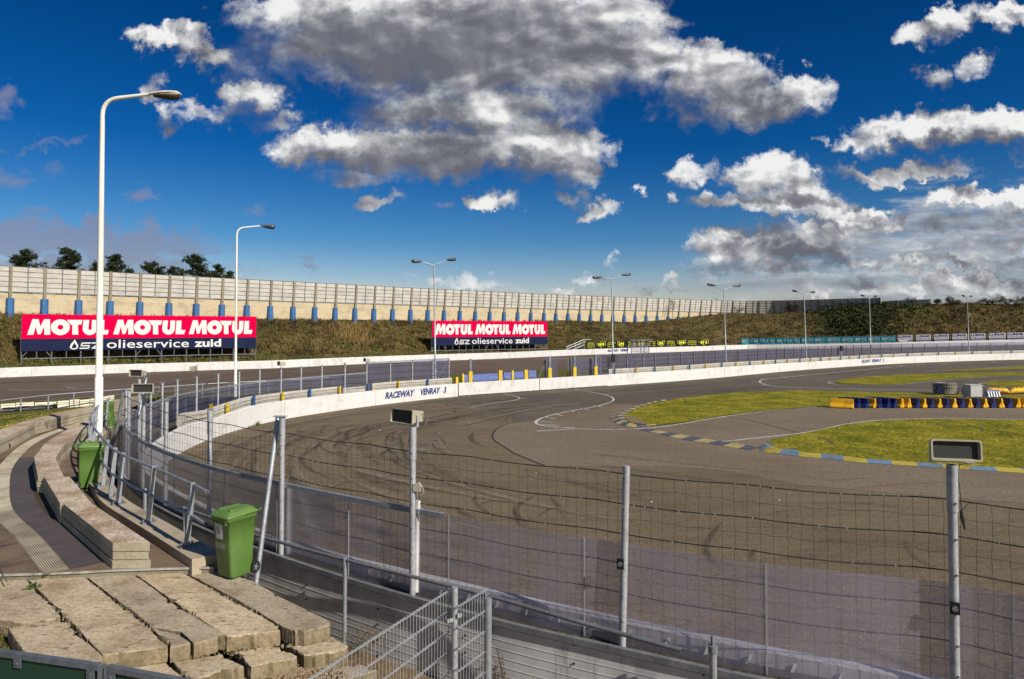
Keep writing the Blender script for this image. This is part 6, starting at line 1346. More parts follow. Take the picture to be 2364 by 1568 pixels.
p = P(1646, 1490, 1.5); mb = MB(); mb.tube([Vector((p.x, p.y, -.3)), p - Vector((0, 0, .05))], .052, 14); o = thing('rail_post', 'lone galvanised pipe post with an empty socket, bottom right', 'post', (p.x, p.y, -.3)); mb.build('post', M['galv'], o); mb = MB(); mb.tube([p - Vector((0, 0, .1)), p], .066, 14); mb.tube([p, p + Vector((-.01, 0, .13))], .028, 8); mb.build('socket', M['galv_dk'], o)
p = P(335, 1128, 1.5); mb = MB(); mb.tube([Vector((p.x, p.y, .2)), p], .05, 12); solo(mb, 'rail_post', M['galv'], 'short open galvanised pipe post behind the hand rail of the ledge', 'post')
# ground between
gx = MB(); nx, ny = 40, 40; pa, pb = Vector((-4.05, 10.5, 0)), Vector((-2.4, 9.04, 0)); ld = (pb - pa).normalized(); ln_ = Vector((-ld.y, ld.x, 0))
ln_ = ln_ if ln_.y > 0 else -ln_
def gz(x, y):
    s_ = (Vector((x, y, 0)) - pa).dot(ln_); k = min(max((s_ + .15) / .7, 0), 1); k = k * k * (3 - 2 * k); a_ = (Vector((x, y, 0)) - pa).dot(ld); k2 = min(max((a_ - 2.6) / 2.2, 0), 1); k = max(k, k2 * k2 * (3 - 2 * k2)); return lerp(1.72, -.30, k) + .04 * fbm(x * 2, y * 2)
for i in range(nx + 1):
    for j in range(ny + 1): x, y = lerp(-8, 8, i / nx), lerp(3, 17, j / ny); gx.v.append((x, y, gz(x, y)))
for i in range(nx):
    for j in range(ny): gx.f.append([i * (ny + 1) + j, (i + 1) * (ny + 1) + j, (i + 1) * (ny + 1) + j + 1, i * (ny + 1) + j + 1]); gx.m.append(0); gx.sm.append(True)
M['gravel'] = grassy('gravel_soil', [(.3, (.05, .038, .02)), (.5, (.17, .115, .06)), (.68, (.23, .175, .11))], 3.0, 30, bs=.8, bd=.03)
structure(gx, 'gravel_ground', M['gravel'])
# ---------------------------------------------------------------- worn slabs
M['slab'] = None
m, tt, b, _ = new_mat('worn_slab_concrete'); M['slab'] = m; p = wpos(tt); n1 = tt.noise(p, 19, 8, .85); n2 = tt.noise(p, 1.6, 7, .65); n3 = tt.noise(tt.vmath('MULTIPLY', p, (1, 2.5, 1)), 5, 8, .72)
col = tt.ramp(n2, [(.3, (.27, .205, .135)), (.5, (.42, .345, .25)), (.7, (.50, .42, .32))]); col = tt.mix(1.0, col, tt.ramp(n1, [(.34, (.36,) * 3), (.46, (.95,) * 3), (.66, (1.5, 1.45, 1.36))]), 'MULTIPLY'); oi_ = tt.new('ShaderNodeObjectInfo'); col = tt.mix(1.0, col, tt.ramp(oi_.outputs['Random'], [(0, (.72, .74, .76)), (1, (1.08, 1.05, 1.0))]), 'MULTIPLY'); col = tt.mix(tt.maprange(n3, .56, .64, 0, .85), col, (.095, .070, .045))
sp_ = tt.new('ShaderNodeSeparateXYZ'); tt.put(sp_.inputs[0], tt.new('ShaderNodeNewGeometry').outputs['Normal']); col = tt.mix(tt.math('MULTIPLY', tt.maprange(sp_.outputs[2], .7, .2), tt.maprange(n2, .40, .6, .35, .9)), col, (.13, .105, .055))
tt.put(b.inputs['Base Color'], col); b.inputs['Roughness'].default_value = .9; b.inputs['Specular IOR Level'].default_value = .2; bump(tt, b, tt.math('ADD', n1, n3), .7, .02)
def slab(poly, z, th, label, seed):
    pts = [P(*zG(*q), z) for q in poly]; c = sum(pts, Vector()) / len(pts); rn = random.Random(seed)
    out = []                                         # resample the outline and roughen it
    for a, b_ in zip(pts, pts[1:] + pts[:1]):
        n = max(1, int((b_ - a).length / .045))
        for k in range(n): q = a.lerp(b_, k / n); e = .016 * fbm(q.x * 3, q.y * 3, seed) + .014 * fbm(q.x * 16, q.y * 16, seed + 3); ch = max(0, fbm(q.x * 6, q.y * 6, seed + 5) - .22) * .16; out.append(q + (c - q).normalized() * (.020 + abs(e) + ch))
    mb = MB(); lv = [(-th, .0), (-th * .55, -.006), (-.022, -.002), (-.006, .003), (0, .012)]
    rings = [[q + (c - q).normalized() * (ins + (.012 if dz < 0 else .004) * fbm(q.x * 9, q.y * 9, dz * 30 + seed)) + Vector((0, 0, dz)) for q in out] for dz, ins in lv]
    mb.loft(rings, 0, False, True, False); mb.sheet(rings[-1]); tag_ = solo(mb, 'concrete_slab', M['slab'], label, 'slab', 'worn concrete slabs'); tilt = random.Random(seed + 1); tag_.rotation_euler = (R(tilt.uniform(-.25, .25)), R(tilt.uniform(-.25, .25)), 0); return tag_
S = [([(-420, 700), (225, 705), (400, 880), (545, 1040), (185, 1092), (-60, 1052), (-420, 1060)], 'upper half of the leftmost worn slab, above its broken crack'),
     ([(60, 1125), (190, 1100), (552, 1045), (720, 1210), (893, 1378), (880, 1420), (250, 1440)], 'lower half of the leftmost worn slab, behind the dark green fence'),
     ([(242, 714), (695, 668), (900, 825), (1115, 990), (1285, 1135), (1450, 1290), (885, 1368), (700, 1180), (520, 1000)], 'worn slab with the green weed at its upper corner'),
     ([(712, 662), (1110, 642), (1330, 790), (1560, 960), (1945, 1195), (1672, 1268), (1560, 1165), (1310, 1130), (1120, 980)], 'grey worn slab in the middle of the row below the bench end'),
     ([(1312, 1140), (1555, 1172), (1655, 1262), (1460, 1300)], 'small broken piece at the foot of the grey middle slab'),
     ([(1140, 655), (1530, 636), (1960, 865), (2363, 1092), (2415, 1150), (1955, 1205), (1560, 950)], 'pale worn slab between the grey middle slab and the bin slab'),
     ([(1550, 630), (1840, 598), (2180, 726), (2490, 893), (2848, 1080), (2840, 1110), (2556, 1175), (2425, 1118), (1975, 855)], 'worn slab on which the nearest green bin stands')]
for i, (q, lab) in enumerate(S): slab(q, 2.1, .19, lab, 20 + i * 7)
S2 = [([(900, 1480), (1440, 1415), (1600, 1560), (1500, 1640), (900, 1640)], 'lower step slab next to the dark green fence rail'),
      ([(1465, 1405), (1915, 1345), (2110, 1455), (1650, 1580), (1580, 1540)], 'lower step slab under the grey middle slab'),
      ([(2025, 1325), (2370, 1262), (2590, 1378), (2150, 1470), (2120, 1450)], 'lower step slab under the pale slab'),
      ([(2420, 1238), (2840, 1180), (3010, 1278), (2990, 1310), (2705, 1370), (2600, 1370)], 'lower step slab at the right end under the bin slab'),
      ([(2760, 1470), (3100, 1430), (3260, 1490), (2900, 1600)], 'half buried slab lying right of the gravel patch')]
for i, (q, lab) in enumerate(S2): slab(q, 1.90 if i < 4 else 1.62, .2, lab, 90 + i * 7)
mb = MB(); a = [P(*zG(*q), 1.87) for q in ((-450, 640), (1900, 590), (2450, 900), (2760, 1110), (1900, 1200), (1500, 1290), (900, 1380), (100, 1330), (-450, 1300))]; mb.prism([(p.x, p.y) for p in a][::-1], 1.0, 1.90); structure(mb, 'slab_bed', M['soil'])
rn = random.Random(13); rb_ = MB()
for (x0, y0), (x1, y1) in (((230, 705), (890, 1370)), ((700, 665), (1300, 1140)), ((1125, 645), (1950, 1200)), ((1535, 632), (2420, 1120)), ((-60, 1055), (190, 1095)), ((1310, 1140), (1560, 1165)), ((900, 1440), (2700, 1240))):
    for k in range(90):
        q_ = rn.random(); a = P(*zG(lerp(x0, x1, q_) + rn.gauss(0, 9), lerp(y0, y1, q_) + rn.gauss(0, 5)), 2.07 if y0 < 1400 else 1.93); r = rn.uniform(.006, .024); rb_.box(a - Vector((0, 0, rn.uniform(.0, .05))), (r * 2, r * 1.7, r * 1.5), rn.random() * 3, 0, None, (.6, .6))
tag(rb_.build('rubble', M['slab']), 'broken concrete crumbs in the joints between the slabs', 'rubble', kind='stuff')
rn = random.Random(3); wd = MB()
def weed(p, n, h, mb): blades(mb, p, n, h, .07, .014, rn, .8)
weed(P(*zG(290, 770), 2.12), 46, .13, wd)
tag(solo(wd, 'weed', leafy('weed_leaves', (.03, .065, .012), (.05, .09, .02), 4), 'small green weed growing at the corner joint of the slabs', 'plant'))
ms = MB()
for x, y, n in ((700, 1160, 6), (1660, 1340, 14), (1730, 1330, 14), (1960, 1300, 12), (880, 830, 3), (1400, 850, 6), (560, 980, 4)):
    blades(ms, P(*zG(x, y), 1.95 if y > 1200 else 2.05), n, .07, .10, .010, rn, .7)
for k in range(700):
    x, y = rn.uniform(-260, 150), rn.uniform(1060, 1330); blades(ms, P(*zG(x, y), 1.9), 3, .09, .05, .010, rn, .5)
tag(ms.build('moss', leafy('moss_green', (.085, .085, .015), (.12, .11, .02), 3)), 'moss and grass tufts between the slabs', 'moss', kind='stuff')
gr = MB()
for k in range(2600):
    u, v = rn.uniform(560, 860), rn.uniform(1490, 1575); q = P(u, v, 1.7); z = gz(q.x, q.y); r = rn.uniform(.004, .016); gr.box((q.x, q.y, z + r * .4), (r * 2, r * 1.6, r * 1.3), rn.random() * 3)
tag(gr.build('gravel', simple('pebbles', (.36, .28, .18), (.16, .11, .06), .9, scale=40)), 'loose gravel scattered below the slabs', 'gravel', kind='stuff')
M['dead'] = leafy('dead_stalks', (.17, .115, .06), (.095, .06, .03), 3)
def weeds(u, v, z, n, h, label, sp=.07):
    c = P(u, v, z); mb = MB()
    for k in range(n):
        b0 = c + Vector((rn.gauss(0, sp), rn.gauss(0, sp), 0)); tp = b0 + Vector((rn.gauss(0, .16), rn.gauss(0, .1), h * rn.uniform(.6, 1.1))); mb.tube([b0, b0.lerp(tp, .5) + Vector((rn.gauss(0, .02), 0, .02)), tp], .004, 3, False, 0, False, [.005, .004, .002])
        for j in range(14): q = b0.lerp(tp, rn.uniform(.35, 1)); w_ = Vector((rn.gauss(0, 1), rn.gauss(0, 1), rn.gauss(.5, .6))).normalized() * rn.uniform(.03, .08); s_ = w_.cross(Vector((rn.gauss(0, 1), 1, 0))).normalized() * .008; mb.add([q, q + w_ * .5 + s_, q + w_, q + w_ * .5 - s_], [(0, 1, 2, 3)])
    return solo(mb, 'dead_weed', M['dead'], label, 'plant', 'dead weeds by the steel wall')
weeds(1195, 1590, -.2, 12, .75, 'dense rusty dead weed before the steel wall right of the mesh fence', .09); weeds(1268, 1600, -.2, 7, .6, 'thin pale dead stalks right of the rusty weed'); weeds(845, 1505, -.1, 14, .5, 'spindly dry stalks at the foot of the pipe rail post', .1); weeds(1150, 1600, -.2, 5, .5, 'sparse dry stalks between the mesh fence and the rusty weed', .1)
# ================================================================ wheelie bins
M['bin'] = stained('bin_green_plastic', (.078, .155, .030), (.12, .18, .07), .5, amount=(.48, .7), bmp=.05, fine=.10)
M['bin_lid'] = simple('bin_lid_green', (.105, .19, .045), (.08, .15, .036), .5, scale=3)
M['label_white'] = simple('label_paper', (.55, .55, .55), (.48, .48, .48), .6)
M['label_grey'] = simple('label_grey', (.26, .25, .20), (.2, .19, .15), .6)
M['ink'] = simple('label_ink', (.05, .05, .06), (.04, .04, .05), .6)
def rr(w_, d, r, n=4, y0=0): # rounded rectangle
    pts = []
    for cx, cy, a in ((w_/2-r, d/2-r, 0), (-w_/2+r, d/2-r, 90), (-w_/2+r, -d/2+r, 180), (w_/2-r, -d/2+r, 270)):
        for i in range(n + 1): q = R(a + 90 * i / n); pts.append((cx + r * math.cos(q), cy + r * math.sin(q) + y0))
    return pts
def make_bin(label, group):
    t = thing('wheelie_bin', label, 'wheelie bin', (0, 0, 0), 0, group)
    mb = MB(); secs = []
    for z, w_, d, y0 in ((.02, .42, .46, .02), (.05, .45, .50, .015), (.55, .50, .575, 0), (.90, .545, .64, -.01), (.905, .575, .68, -.01), (.965, .58, .69, -.01)): secs.append([Vector((x, y, z)) for x, y in rr(w_, d, .055, 4, y0)])
    mb.loft(secs, 0, True); body = mb.build('body', M['bin'], t, True); 
    mb = MB()
    for x in (-.2, -.07, .07, .2): mb.box((x, -.335, .885), (.02, .06, .05))
    mb.box((0, -.352, .935), (.5, .03, .035)); mb.build('comb_rim', M['bin_lid'], body, True)
    mb = MB(); secs = []
    for z, w_, d, y0 in ((.968, .605, .735, -.02), (.99, .61, .74, -.02), (1.0, .56, .66, -.02), (1.03, .52, .60, -.02), (1.045, .44, .50, -.02)): secs.append([Vector((x, y, z + .03 * (y + .3))) for x, y in rr(w_, d, .06, 4, y0)])
    mb.loft(secs, 0, True); lid = mb.build('lid', M['bin_lid'], t, True)
    mb = MB(); mb.box((-.16, -.02, 1.055), (.05, .46, .03)); mb.box((.16, -.02, 1.055), (.05, .46, .03)); mb.build('lid_rib', M['bin_lid'], lid, True)
    mb = MB(); mb.tube([(-.27, .36, .99), (-.24, .43, 1.0), (.24, .43, 1.0), (.27, .36, .99)], .017, 8); mb.build('handle', M['bin_lid'], t, True)
    for s_ in (-1, 1):
        mb = MB(); mb.tube([(s_ * .215, .30, .10), (s_ * .275, .30, .10)], .10, 20, True, 0, False); w_ = mb.build('wheel', M['black'], t, True)
        mb = MB(); mb.tube([(s_ * .276, .30, .10), (s_ * .28, .30, .10)], .035, 12)
        for k in range(5): a = k * 2 * math.pi / 5; mb.bar((s_ * .279, .30, .10), (s_ * .279, .30 + .065 * math.cos(a), .10 + .065 * math.sin(a)), .012, .012)
        mb.build('hub', M['galv_dk'], w_, True)
    mb = MB(); mb.tube([(-.22, .30, .10), (.22, .30, .10)], .014, 8); mb.build('axle', M['galv_dk'], t, True)
    return t
g = 'green wheelie bins on the terrace'
b1 = make_bin('green wheelie bin with paper labels standing on the worn slabs', g)
for nm, x0, x1, z0, z1, mt in (('paper_label', -.16, .06, .62, .86, M['label_white']), ('plate_label', -.20, .10, .46, .56, M['label_grey'])):
    body = [c for c in b1.children if c.name.startswith('body')][0]; yf = lambda z: -interp([.05, .55, .90], [.5/2-.015, .575/2, .64/2+.01], z) - .006
    mb = MB(); mb.add([(x0, yf(z0), z0), (x1, yf(z0), z0), (x1, yf(z1), z1), (x0, yf(z1), z1)], [(0, 1, 2, 3)]); lb_ = mb.build(nm, mt, body, True)
    mb = MB(); rn = random.Random(4); ln3 = 7 if z1 - z0 > .15 else 3
    for k in range(ln3):
        z = lerp(z0 + .02, z1 - .02, k / (ln3 - 1)); xe = lerp(x0, x1, rn.uniform(.5, .92)); hh_ = .016 if 1 < k < 5 and ln3 > 4 else .006
        mb.add([(x0 + .03, yf(z) - .003, z), (xe, yf(z) - .003, z), (xe, yf(z + hh_) - .003, z + hh_), (x0 + .03, yf(z + hh_) - .003, z + hh_)], [(0, 1, 2, 3)])
    mb.build('print', M['ink'], lb_, True)
def set_bin(o, p, rz, tilt=0.0): o.location = p; o.scale = (.81, .78, 1.0); o.rotation_euler = (tilt, 0, rz)
src2 = make_bin('bright green wheelie bin between the near bench and the hand rail', g)
b3 = copy_tree(src2); b3['label'] = 'far green wheelie bin leaning behind the tall white lamp post'
p = P(541, 1327, 2.11); set_bin(b1, p, R(-33))
p = P(203, 1128, 2.2); set_bin(src2, p + Vector((-.05, .1, .01)), R(122), R(2))
p = P(253, 993, 2.2); set_bin(b3, Vector((p.x, p.y, 2.2)), R(96), R(-13))
# ================================================================ loudspeakers on the posts
M['spk'] = simple('speaker_cream', (.38, .35, .26), (.29, .265, .19), .5, scale=5)
def make_speaker(label):
    t = thing('loudspeaker', label, 'loudspeaker', (0, 0, 0), 0, 'horn loudspeakers on the fence posts')
    mb = MB(); w_, h = .62, .285
    R4 = lambda s_, y, z0=0: [Vector((x * s_[0], y, z * s_[1] + z0)) for x, z in rr(w_, h, .03, 3)]
    mb.loft([R4((.62, .72), .30), R4((.70, .80), .12), R4((.86, .9), -.02), R4((1, 1), -.06), R4((1, 1), -.10), R4((.93, .86), -.10), R4((.88, .78), -.045)], 0, False, True, False); mb.xf(Matrix.Translation((0, 0, .19))); hs_ = mb.build('housing', M['spk'], t, True)
    mb = MB(); mb.add([Vector((x * .88, -.047, z * .78 + .19)) for x, z in rr(w_, h, .03, 3)], [tuple(range(16))]); mb.build('grille', M['grille'], hs_, True)
    mb = MB()
    for s_ in (-1, 1): mb.box((s_ * .255, .10, .11), (.012, .05, .22))
    mb.box((0, .10, .02), (.52, .05, .012)); mb.build('bracket', M['galv_lt'], t, True)
    mb = MB(); mb.tube([(.2, .25, .24), (.36, .3, .2), (.34, .2, .02), (.1, .1, -.02), (.07, .06, -.3)], .007, 5, False); mb.build('lead', M['galv_dk'], t, True); return t
spk = make_speaker('front facing loudspeaker on the rightmost fence post')
spots = [(2203, 1073, 'n', R(-12), None), (953, 985, 'n', R(-38), 'cream loudspeaker turned left on the fence post with the white junction box'), (331, 912, 'n', R(8), 'lower loudspeaker of the left post cluster, facing the camera'), (316, 873, 'f', R(-12), 'upper loudspeaker of the left post cluster'), (452, 858, 'f', R(110), 'small loudspeaker seen from the side above the left screens'), (646, 846, 'f', R(-55), 'small loudspeaker on the far fence right of the second white lamp'), (844, 837, 'f', R(-60), 'small loudspeaker at the left corner of the full height screens')]
for i, (u, v, br, rz, lab) in enumerate(spots):
    d = fnear(u) if br == 'n' else ffar(u if u > 330 else 330, 3.0); y = FEN.off(d, -.05).y; y = y if u != 316 else FEN.at(dFL + 3.2).y
    o = spk if i == 0 else copy_tree(spk); o.location = PD(u, v, y) + Vector((0, 0, .01)); o.rotation_euler = (R(-4), 0, rz)
    if u == 953: o.location = o.location + Vector((-.16, -.02, 0))
    if lab: o['label'] = lab
    if u == 316:
        pp = PD(u + 6, 880, y); mb = MB(); mb.tube([Vector((pp.x, y, 1.0)), Vector((pp.x, y, PD(u, v, y).z))], .06, 8); mb.build('post', M['post_galv'], bpy.data.objects['safety_fence'])
d = fnear(953); p = FEN.off(d, .085); q = PD(963, zM(0, 1228)[1], p.y - .1); mb = MB(); mb.box(q, (.13, .08, .14), -.2); bx = solo(mb, 'junction_box', M['spk'], 'small grey white junction box on the loudspeaker post', 'junction box', None, tuple(q - Vector((0, 0, .07))))
mb = MB(); mb.tube([q + Vector((.03, 0, .1)), q + Vector((.10, 0, .0)), q + Vector((.13, 0, -.1)), q + Vector((.06, 0, -.16)), q + Vector((.0, -.0, -.12)), q + Vector((.02, 0, -.35)), q + Vector((.05, 0, -.7))], .008, 6); mb.build('cord', M['galv_lt'], bx)
mb = MB(); q = PD(965, zM(0, 1365)[1], p.y + .02); mb.tube([q, Vector((q.x - .02, q.y, 1.05))], .05, 12); solo(mb, 'cable_conduit', simple('conduit_pvc', (.55, .54, .52), (.46, .45, .43), .5), 'pale plastic conduit strapped along the loudspeaker post', 'conduit')
p = FEN.off(fnear(2203), -.05); q = PD(2220, 1180, p.y - .07); mb = MB(); mb.tube([q + Vector((-.01, 0, .0)), q + Vector((.02, 0, -.1)), q + Vector((.035, 0, -.24)), q + Vector((0, 0, -.1)), q], .016, 6); mb.tube([q, q + Vector((.1, 0, .11)), q + Vector((.18, 0, .10))], .006, 4); mb.tube([q, q + Vector((-.03, -.01, .35)), q + Vector((-.08, -.01, .62))], .006, 4); solo(mb, 'tied_cord', M['cable'], 'bundle of tied dark cord on the rightmost fence post', 'cord')

# ================================================================ infield barriers
def barrier_mesh(L): # water filled block, end face at the origin, running back along +Y
    prof = [(-.27, 0), (-.29, .06), (-.27, .14), (-.13, .34), (-.085, .62), (-.075, .70), (.075, .70), (.085, .62), (.13, .34), (.27, .14), (.29, .06), (.27, 0)]
    mb = MB(); mb.loft([[Vector((x * k, y, z * (1 if k == 1 else .97) + (.0 if k == 1 else .01))) for x, z in prof] for y, k in ((0, .9), (.03, 1), (L * .3, 1), (L * .7, 1), (L - .03, 1), (L, .9))], 0, False)
    return mb
lugs = MB()
bys = [(560, 'Y'), (625, 'B'), (712, 'B'), (790, 'Y'), (846, 'B'), (935, 'B'), (1006, 'B'), (1075, 'Y'), (1150, 'Y'), (1240, 'B'), (1312, 'Y'), (1392, 'B'), (1470, 'Y'), (1550, 'B'), (1625, 'Y'), (1708, 'B'), (1787, 'Y'), (1868, 'B'), (1948, 'Y'), (2030, 'B'), (2115, 'Y'), (2205, 'B'), (2292, 'Y'), (2360, 'Y')]
srcs = {}
def make_barrier(colr):
    t = thing('traffic_barrier', '', 'barrier', (0, 0, 0), 0, 'row of blue and yellow plastic barriers'); L = 1.6; mt = M['orange_yellow'] if colr == 'Y' else M['deep_blue']
    barrier_mesh(L).build('body', mt, t, True, .012); mb = MB(); mb.box((0, -.012, .35), (.10, .03, .42)); mb.box((0, -.012, .075), (.46, .02, .07)); mb.build('coupling', mt, t, True)
    mb = MB()
    for y in (.45, 1.1): mb.box((0, y, .703), (.10, .2, .02))
    mb.build('filler_cap', mt, t, True); return t
for i, (x, c) in enumerate(bys):
    o = make_barrier(c) if c not in srcs else copy_tree(srcs[c])
    srcs.setdefault(c, o)
    yb = 403 if i == 0 else 396; p = P(*zK(x, yb), .03); k = i / (len(bys) - 1); ang = lerp(.72, .26, min(1, k * 1.3)) if i else 1.05
    o.location = p; o.rotation_euler = (0, 0, ang); cn = 'yellow' if c == 'Y' else 'blue'
    o['label'] = ('scuffed yellow barrier turned side on at the left end of the row' if i == 0 else '%s plastic barrier, %s from the left end of the infield row' % (cn, ORDN[i]) if i < 23 else 'yellow plastic barrier cut by the right edge of the photo')
# tyres
def big_tyre(p, z0, label, seed):
    rn = random.Random(seed); r0, h = .92, .50; mb = MB(); N_ = 40; prof = [(.52, .03), (.80, 0), (.90, .05), (.92, .12), (.92, .38), (.90, .45), (.80, .50), (.52, .47)]
    mb.loft([[p + Vector((r * math.cos(a), r * math.sin(a), z0 + z)) for r, z in prof] for a in [2 * math.pi * k / N_ for k in range(N_ + 1)]], 0, True, False, False)
    t = thing('tyre', label, 'tyre', p + Vector((0, 0, z0)), 0, 'stacked tractor tyres'); mb.build('carcass', M['tyre_grey'], t)
    mb = MB()
    for k in range(30):
        a = 2 * math.pi * k / 30
        for s_ in (0, 1):
            z1 = z0 + (.05 if s_ else .27); a2 = a + s_ * .1; q = lambda da, z, r=.955: p + Vector((r * math.cos(a2 + da), r * math.sin(a2 + da), z))
            w_ = .10 * (1 if s_ else -1); mb.loft([[q(0, z1), q(.10, z1), q(.10, z1, .90), q(0, z1, .90)], [q(w_, z1 + .19), q(.10 + w_, z1 + .19), q(.10 + w_, z1 + .19, .90), q(w_, z1 + .19, .90)]])
    mb.build('tread', M['tyre_grey'], t)
M['tyre_grey'] = stained('dusty_tyre', (.26, .25, .20), (.05, .05, .045), amount=(.40, .62), vscale=(1, 1, 1), sscale=4)
p = P(*zK(1583, 262), 0.05); p.y += .9; big_tyre(p, .05, 'lower big tractor tyre of the infield stack', 1); big_tyre(p + Vector((-.02, 0, 0)), .56, 'upper pale big tractor tyre of the infield stack', 2)
def chair(label, p, rz):
    t = thing('plastic_chair', label, 'chair', p, rz, 'plastic garden chairs by the tyres'); mb = MB(); mb.box((0, 0, .44), (.44, .42, .03)); mb.build('seat', M['deep_blue'], t, True, .01)
    mb = MB(); mb.loft([[Vector((x, .20 + (.04 if abs(x) > .15 else .07) + (z - .45) * .22, z)) for x in (-.22, -.12, 0, .12, .22)] + [Vector((x, .18 + (.04 if abs(x) > .15 else .07) + (z - .45) * .22, z)) for x in (.22, .12, 0, -.12, -.22)] for z in (.46, .65, .86, .90)]); mb.build('backrest', M['deep_blue'], t, True)
    for s_ in (-1, 1): mb = MB(); mb.bar((s_ * .24, -.2, .64), (s_ * .24, .25, .64), .05, .03); mb.bar((s_ * .24, -.2, .44), (s_ * .24, -.2, .64), .04, .04); mb.build('armrest', M['deep_blue'], t, True)
    for sx in (-1, 1):
        for sy in (-1, 1): mb = MB(); mb.bar((sx * .2, sy * .18, .44), (sx * .24, sy * .24, 0), .045, .045); mb.build('leg', M['galv_lt'] if False else M['deep_blue'], t, True)
chair('blue plastic chair at the left side of the tyre stack', P(*zK(1466, 262), .05), R(80)); chair('blue plastic chair at the right side of the tyre stack', P(*zK(1700, 262), .05), R(-75))
# white cabinet and the barriers round it
a, b_ = P(*zK(1788, 300), .05), P(*zK(1908, 300), .05); w_ = b_.x - a.x; h = PD(zK(1850, 0)[0], zK(0, 165)[1], a.y).z - .05; t = thing('white_cabinet', 'white boxy cabinet behind the infield barriers', 'cabinet', a)
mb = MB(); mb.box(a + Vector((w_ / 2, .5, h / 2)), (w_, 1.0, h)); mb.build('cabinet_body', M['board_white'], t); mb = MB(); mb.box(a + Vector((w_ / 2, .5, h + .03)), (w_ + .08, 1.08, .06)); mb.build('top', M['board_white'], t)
def bar2(x0, x1, y, hpx, mt, label, inner=None):
    a, b_ = P(*zK(x0, y), .05), P(*zK(x1, y), .05); L = b_.x - a.x; t = thing('traffic_barrier', label, 'barrier', a + Vector((0, 0, 0)), 0, 'barriers beside the white cabinet'); prof = [(-.27, 0), (-.27, .14), (-.13, .34), (-.075, .74), (.075, .74), (.13, .34), (.27, .14), (.27, 0)]
    mb = MB(); mb.loft([[a + Vector((x, yy, z)) for yy, z in prof] for x in (0, L)]); mb.build('body', mt, t, False, .012)
    if inner:
        mb = MB()
        for k in range(5): x = L * (k + .5) / 5; mb.box(a + Vector((x, -.19, .36)), (.10, .05, .52), 0, 0, Matrix.Rotation(R(-18), 3, 'X'))
        mb.build('panel_stripe', inner, t)
bar2(1728, 1903, 290, 0, M['deep_blue'], 'blue barrier lying across in front of the white cabinet'); bar2(1945, 2083, 298, 0, M['slate_blue'], 'light blue barrier with white stripes right of the white cabinet', M['sign_white'])
for (x0, x1, y0, y1, lab) in ((1935, 2185, 246, 250, 'left saggy yellow foam pad at the far kerb of the infield'), (2190, 2400, 250, 240, 'right saggy yellow foam pad cut by the photo edge')):
    a, b_ = P(*zK(x0, y0), .05), P(*zK(x1, y1), .05); mb = MB(); secs = []
    for k in range(14):
        q = k / 13; c = a.lerp(b_, q); r = .27 * min(1, .45 + 4 * q, .45 + 4 * (1 - q)) * (1 + .10 * math.sin(k * 2.3)); secs.append([c + Vector((0, r * 1.2 * math.cos(t_), max(0, r + r * math.sin(t_)) )) for t_ in [2 * math.pi * j / 12 for j in range(12)]])
    mb.loft(secs, 0, True); solo(mb, 'foam_pad', M['orange_yellow'], lab, 'crash pad', 'yellow pads in the infield')

# ================================================================ foreground mesh fence and green panels
gp = P(1050, 1356, 3.45); gpz = 3.42
t = thing('mesh_fence', 'short galvanised rod mesh fence at the bottom centre', 'fence', Vector((gp.x, gp.y, .9)))
mb = MB(); mb.tube([Vector((gp.x, gp.y, .9)), gp], .031, 16); mb.build('post', M['galv_lt'], t); mb = MB(); mb.tube([gp - Vector((0, 0, .03)), gp + Vector((0, 0, .002))], .0315, 16); 
p2 = P(1127, 1362, 3.4); mb = MB(); mb.tube([Vector((p2.x, p2.y, .9)), p2 - Vector((0, 0, .08))], .036, 16); mb.build('post', M['galv'], t)
def rod_panel(a, b_, zt, zb, nvert, name):
    mb = MB(); z = zt
    while z > zb:
        for o in (-.009, .009): s_ = Vector((-(b_ - a).y, (b_ - a).x, 0)).normalized() * o; mb.tube([a + s_ + Vector((0, 0, z - a.z)), b_ + s_ + Vector((0, 0, z - a.z))], .0042, 5)
        z -= .2
    for k in range(nvert + 1): q = a.lerp(b_, k / nvert); mb.tube([Vector((q.x, q.y, zt + .02)), Vector((q.x, q.y, zb))], .0032, 5)
    mb.build(name, M['galv_lt'], t)
a = P(1036, 1364, 3.4); b_ = P(715, 1568, 3.4); dd = (b_ - a).normalized(); L = 2.75; rod_panel(a, a + dd * L, 3.4, 1.7, int(L / .05), 'rod_panel')
a2 = P(1057, 1401, 3.4); b2_ = P(1121, 1362, 3.4); rod_panel(a2, b2_, 3.4, 1.7, 10, 'rod_panel')
mb = MB(); q = gp - Vector((0, 0, .30)); mb.box(q + Vector((-.03, -.05, 0)), (.09, .012, .035), R(35)); mb.box(q + Vector((.05, -.035, .04)), (.05, .012, .04), R(35)); mb.build('clamp', M['galv_lt'], t)
M['green_panel'] = simple('dark_green_sheet', (.012, .045, .030), (.008, .032, .022), .45, scale=1)
M['rail_paint'] = galv('blue_grey_rail', (.15, .17, .20), (.10, .115, .14), .5, .4)
zr = 3.2; ra, rb, rc, rd = P(*zG(-200, 1312), zr), P(*zG(862, 1462), zr), P(*zG(930, 1470), zr), P(*zG(1720, 1620), zr)
t = thing('panel_fence', 'dark green sheet fence with a grey rail at the bottom left', 'fence', Vector((rb.x, rb.y, 2.0)))
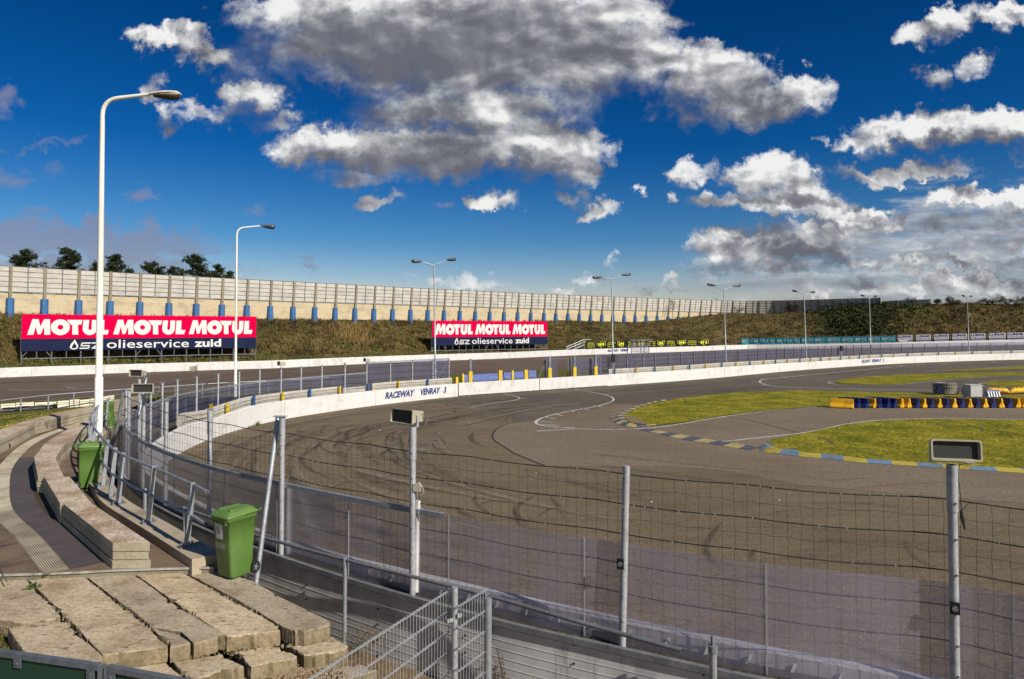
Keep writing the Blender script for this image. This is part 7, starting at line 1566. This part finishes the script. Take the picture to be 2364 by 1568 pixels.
for a, b_ in ((ra, rb), (rc, rd)):
    mb = MB(); mb.bar(a, b_, .05, .045); mb.build('rail', M['rail_paint'], t); mb = MB(); d = (b_ - a).normalized(); n_ = Vector((-d.y, d.x, 0)); mb.loft([[p + n_ * o + Vector((0, 0, z)) for o, z in ((-.004, -1.2), (-.004, -.024), (.004, -.024), (.004, -1.2))] for p in (a + d * .02, b_ - d * .02)]); pn = mb.build('sheet_panel', M['green_panel'], t)
    L = (b_ - a).length
    for k in ((.36, .94) if a is ra else (.06,)): q = a.lerp(b_, k) - n_ * .02 + Vector((0, 0, -.06)); mb = MB(); mb.box(q, (.075, .010, .07), math.atan2(d.y, d.x)); mb.tube([q - n_ * .004, q - n_ * .014], .011, 8); mb.build('bracket', M['rail_paint'], t)
for q in (rb + Vector((.015, 0, 0)), rc - Vector((.0, 0, 0))): mb = MB(); mb.bar(Vector((q.x, q.y, 1.9)), q + Vector((0, 0, .012)), .045, .05, 0, Vector((0, 1, 0))); mb.build('post', M['rail_paint'], t)
# green tuft at the foot of the white wall
tf = MB(); rn = random.Random(6)
for x in (1020, 1035, 1065, 1072, 1095, 1105): blades(tf, WALL.off(far(zN(x, 0)[0]), -.12), 10, .35 if x > 1080 else .2, .15, .03, rn, .4)
solo(tf, 'weed_tuft', leafy('tuft_leaves', (.05, .09, .015), (.07, .11, .025), 3), 'green weeds at the foot of the white wall', 'plant')
# litter on the track
lt = MB(); rn = random.Random(31)
for x, y, f in [(1250, 553, zM), (260, 553, zM), (315, 632, zM), (430, 485, zM), (1205, 790, zM), (1575, 787, zM), (1540, 282, zM), (1450, 315, zM), (1235, 352, zM), (525, 800, zL), (1020, 788, zL), (695, 310, zL), (620, 280, zL), (430, 287, zL), (425, 322, zL), (515, 252, zL), (420, 257, zL), (290, 1213, zL), (835, 1068, zL), (835, 1225, zL), (800, 1380, zL), (820, 1538, zL), (1230, 1535, zL), (2140, 1362, zL), (2070, 832, zM), (1945, 1080, zM)]:
    p = P(*f(x, y), .022); a = rn.uniform(0, 3); l, w_ = rn.uniform(.03, .07), rn.uniform(.015, .03); q = Vector((math.cos(a), math.sin(a), 0)); n_ = Vector((-q.y, q.x, 0)); lt.add([p - q * l - n_ * w_ * .3, p + n_ * w_ * -.6, p + q * l, p + n_ * w_ + Vector((0, 0, .02))], [(0, 1, 2, 3)])
tag(lt.build('litter', M['sign_white']), 'tiny pale scraps of litter scattered over the track', 'litter', kind='stuff')
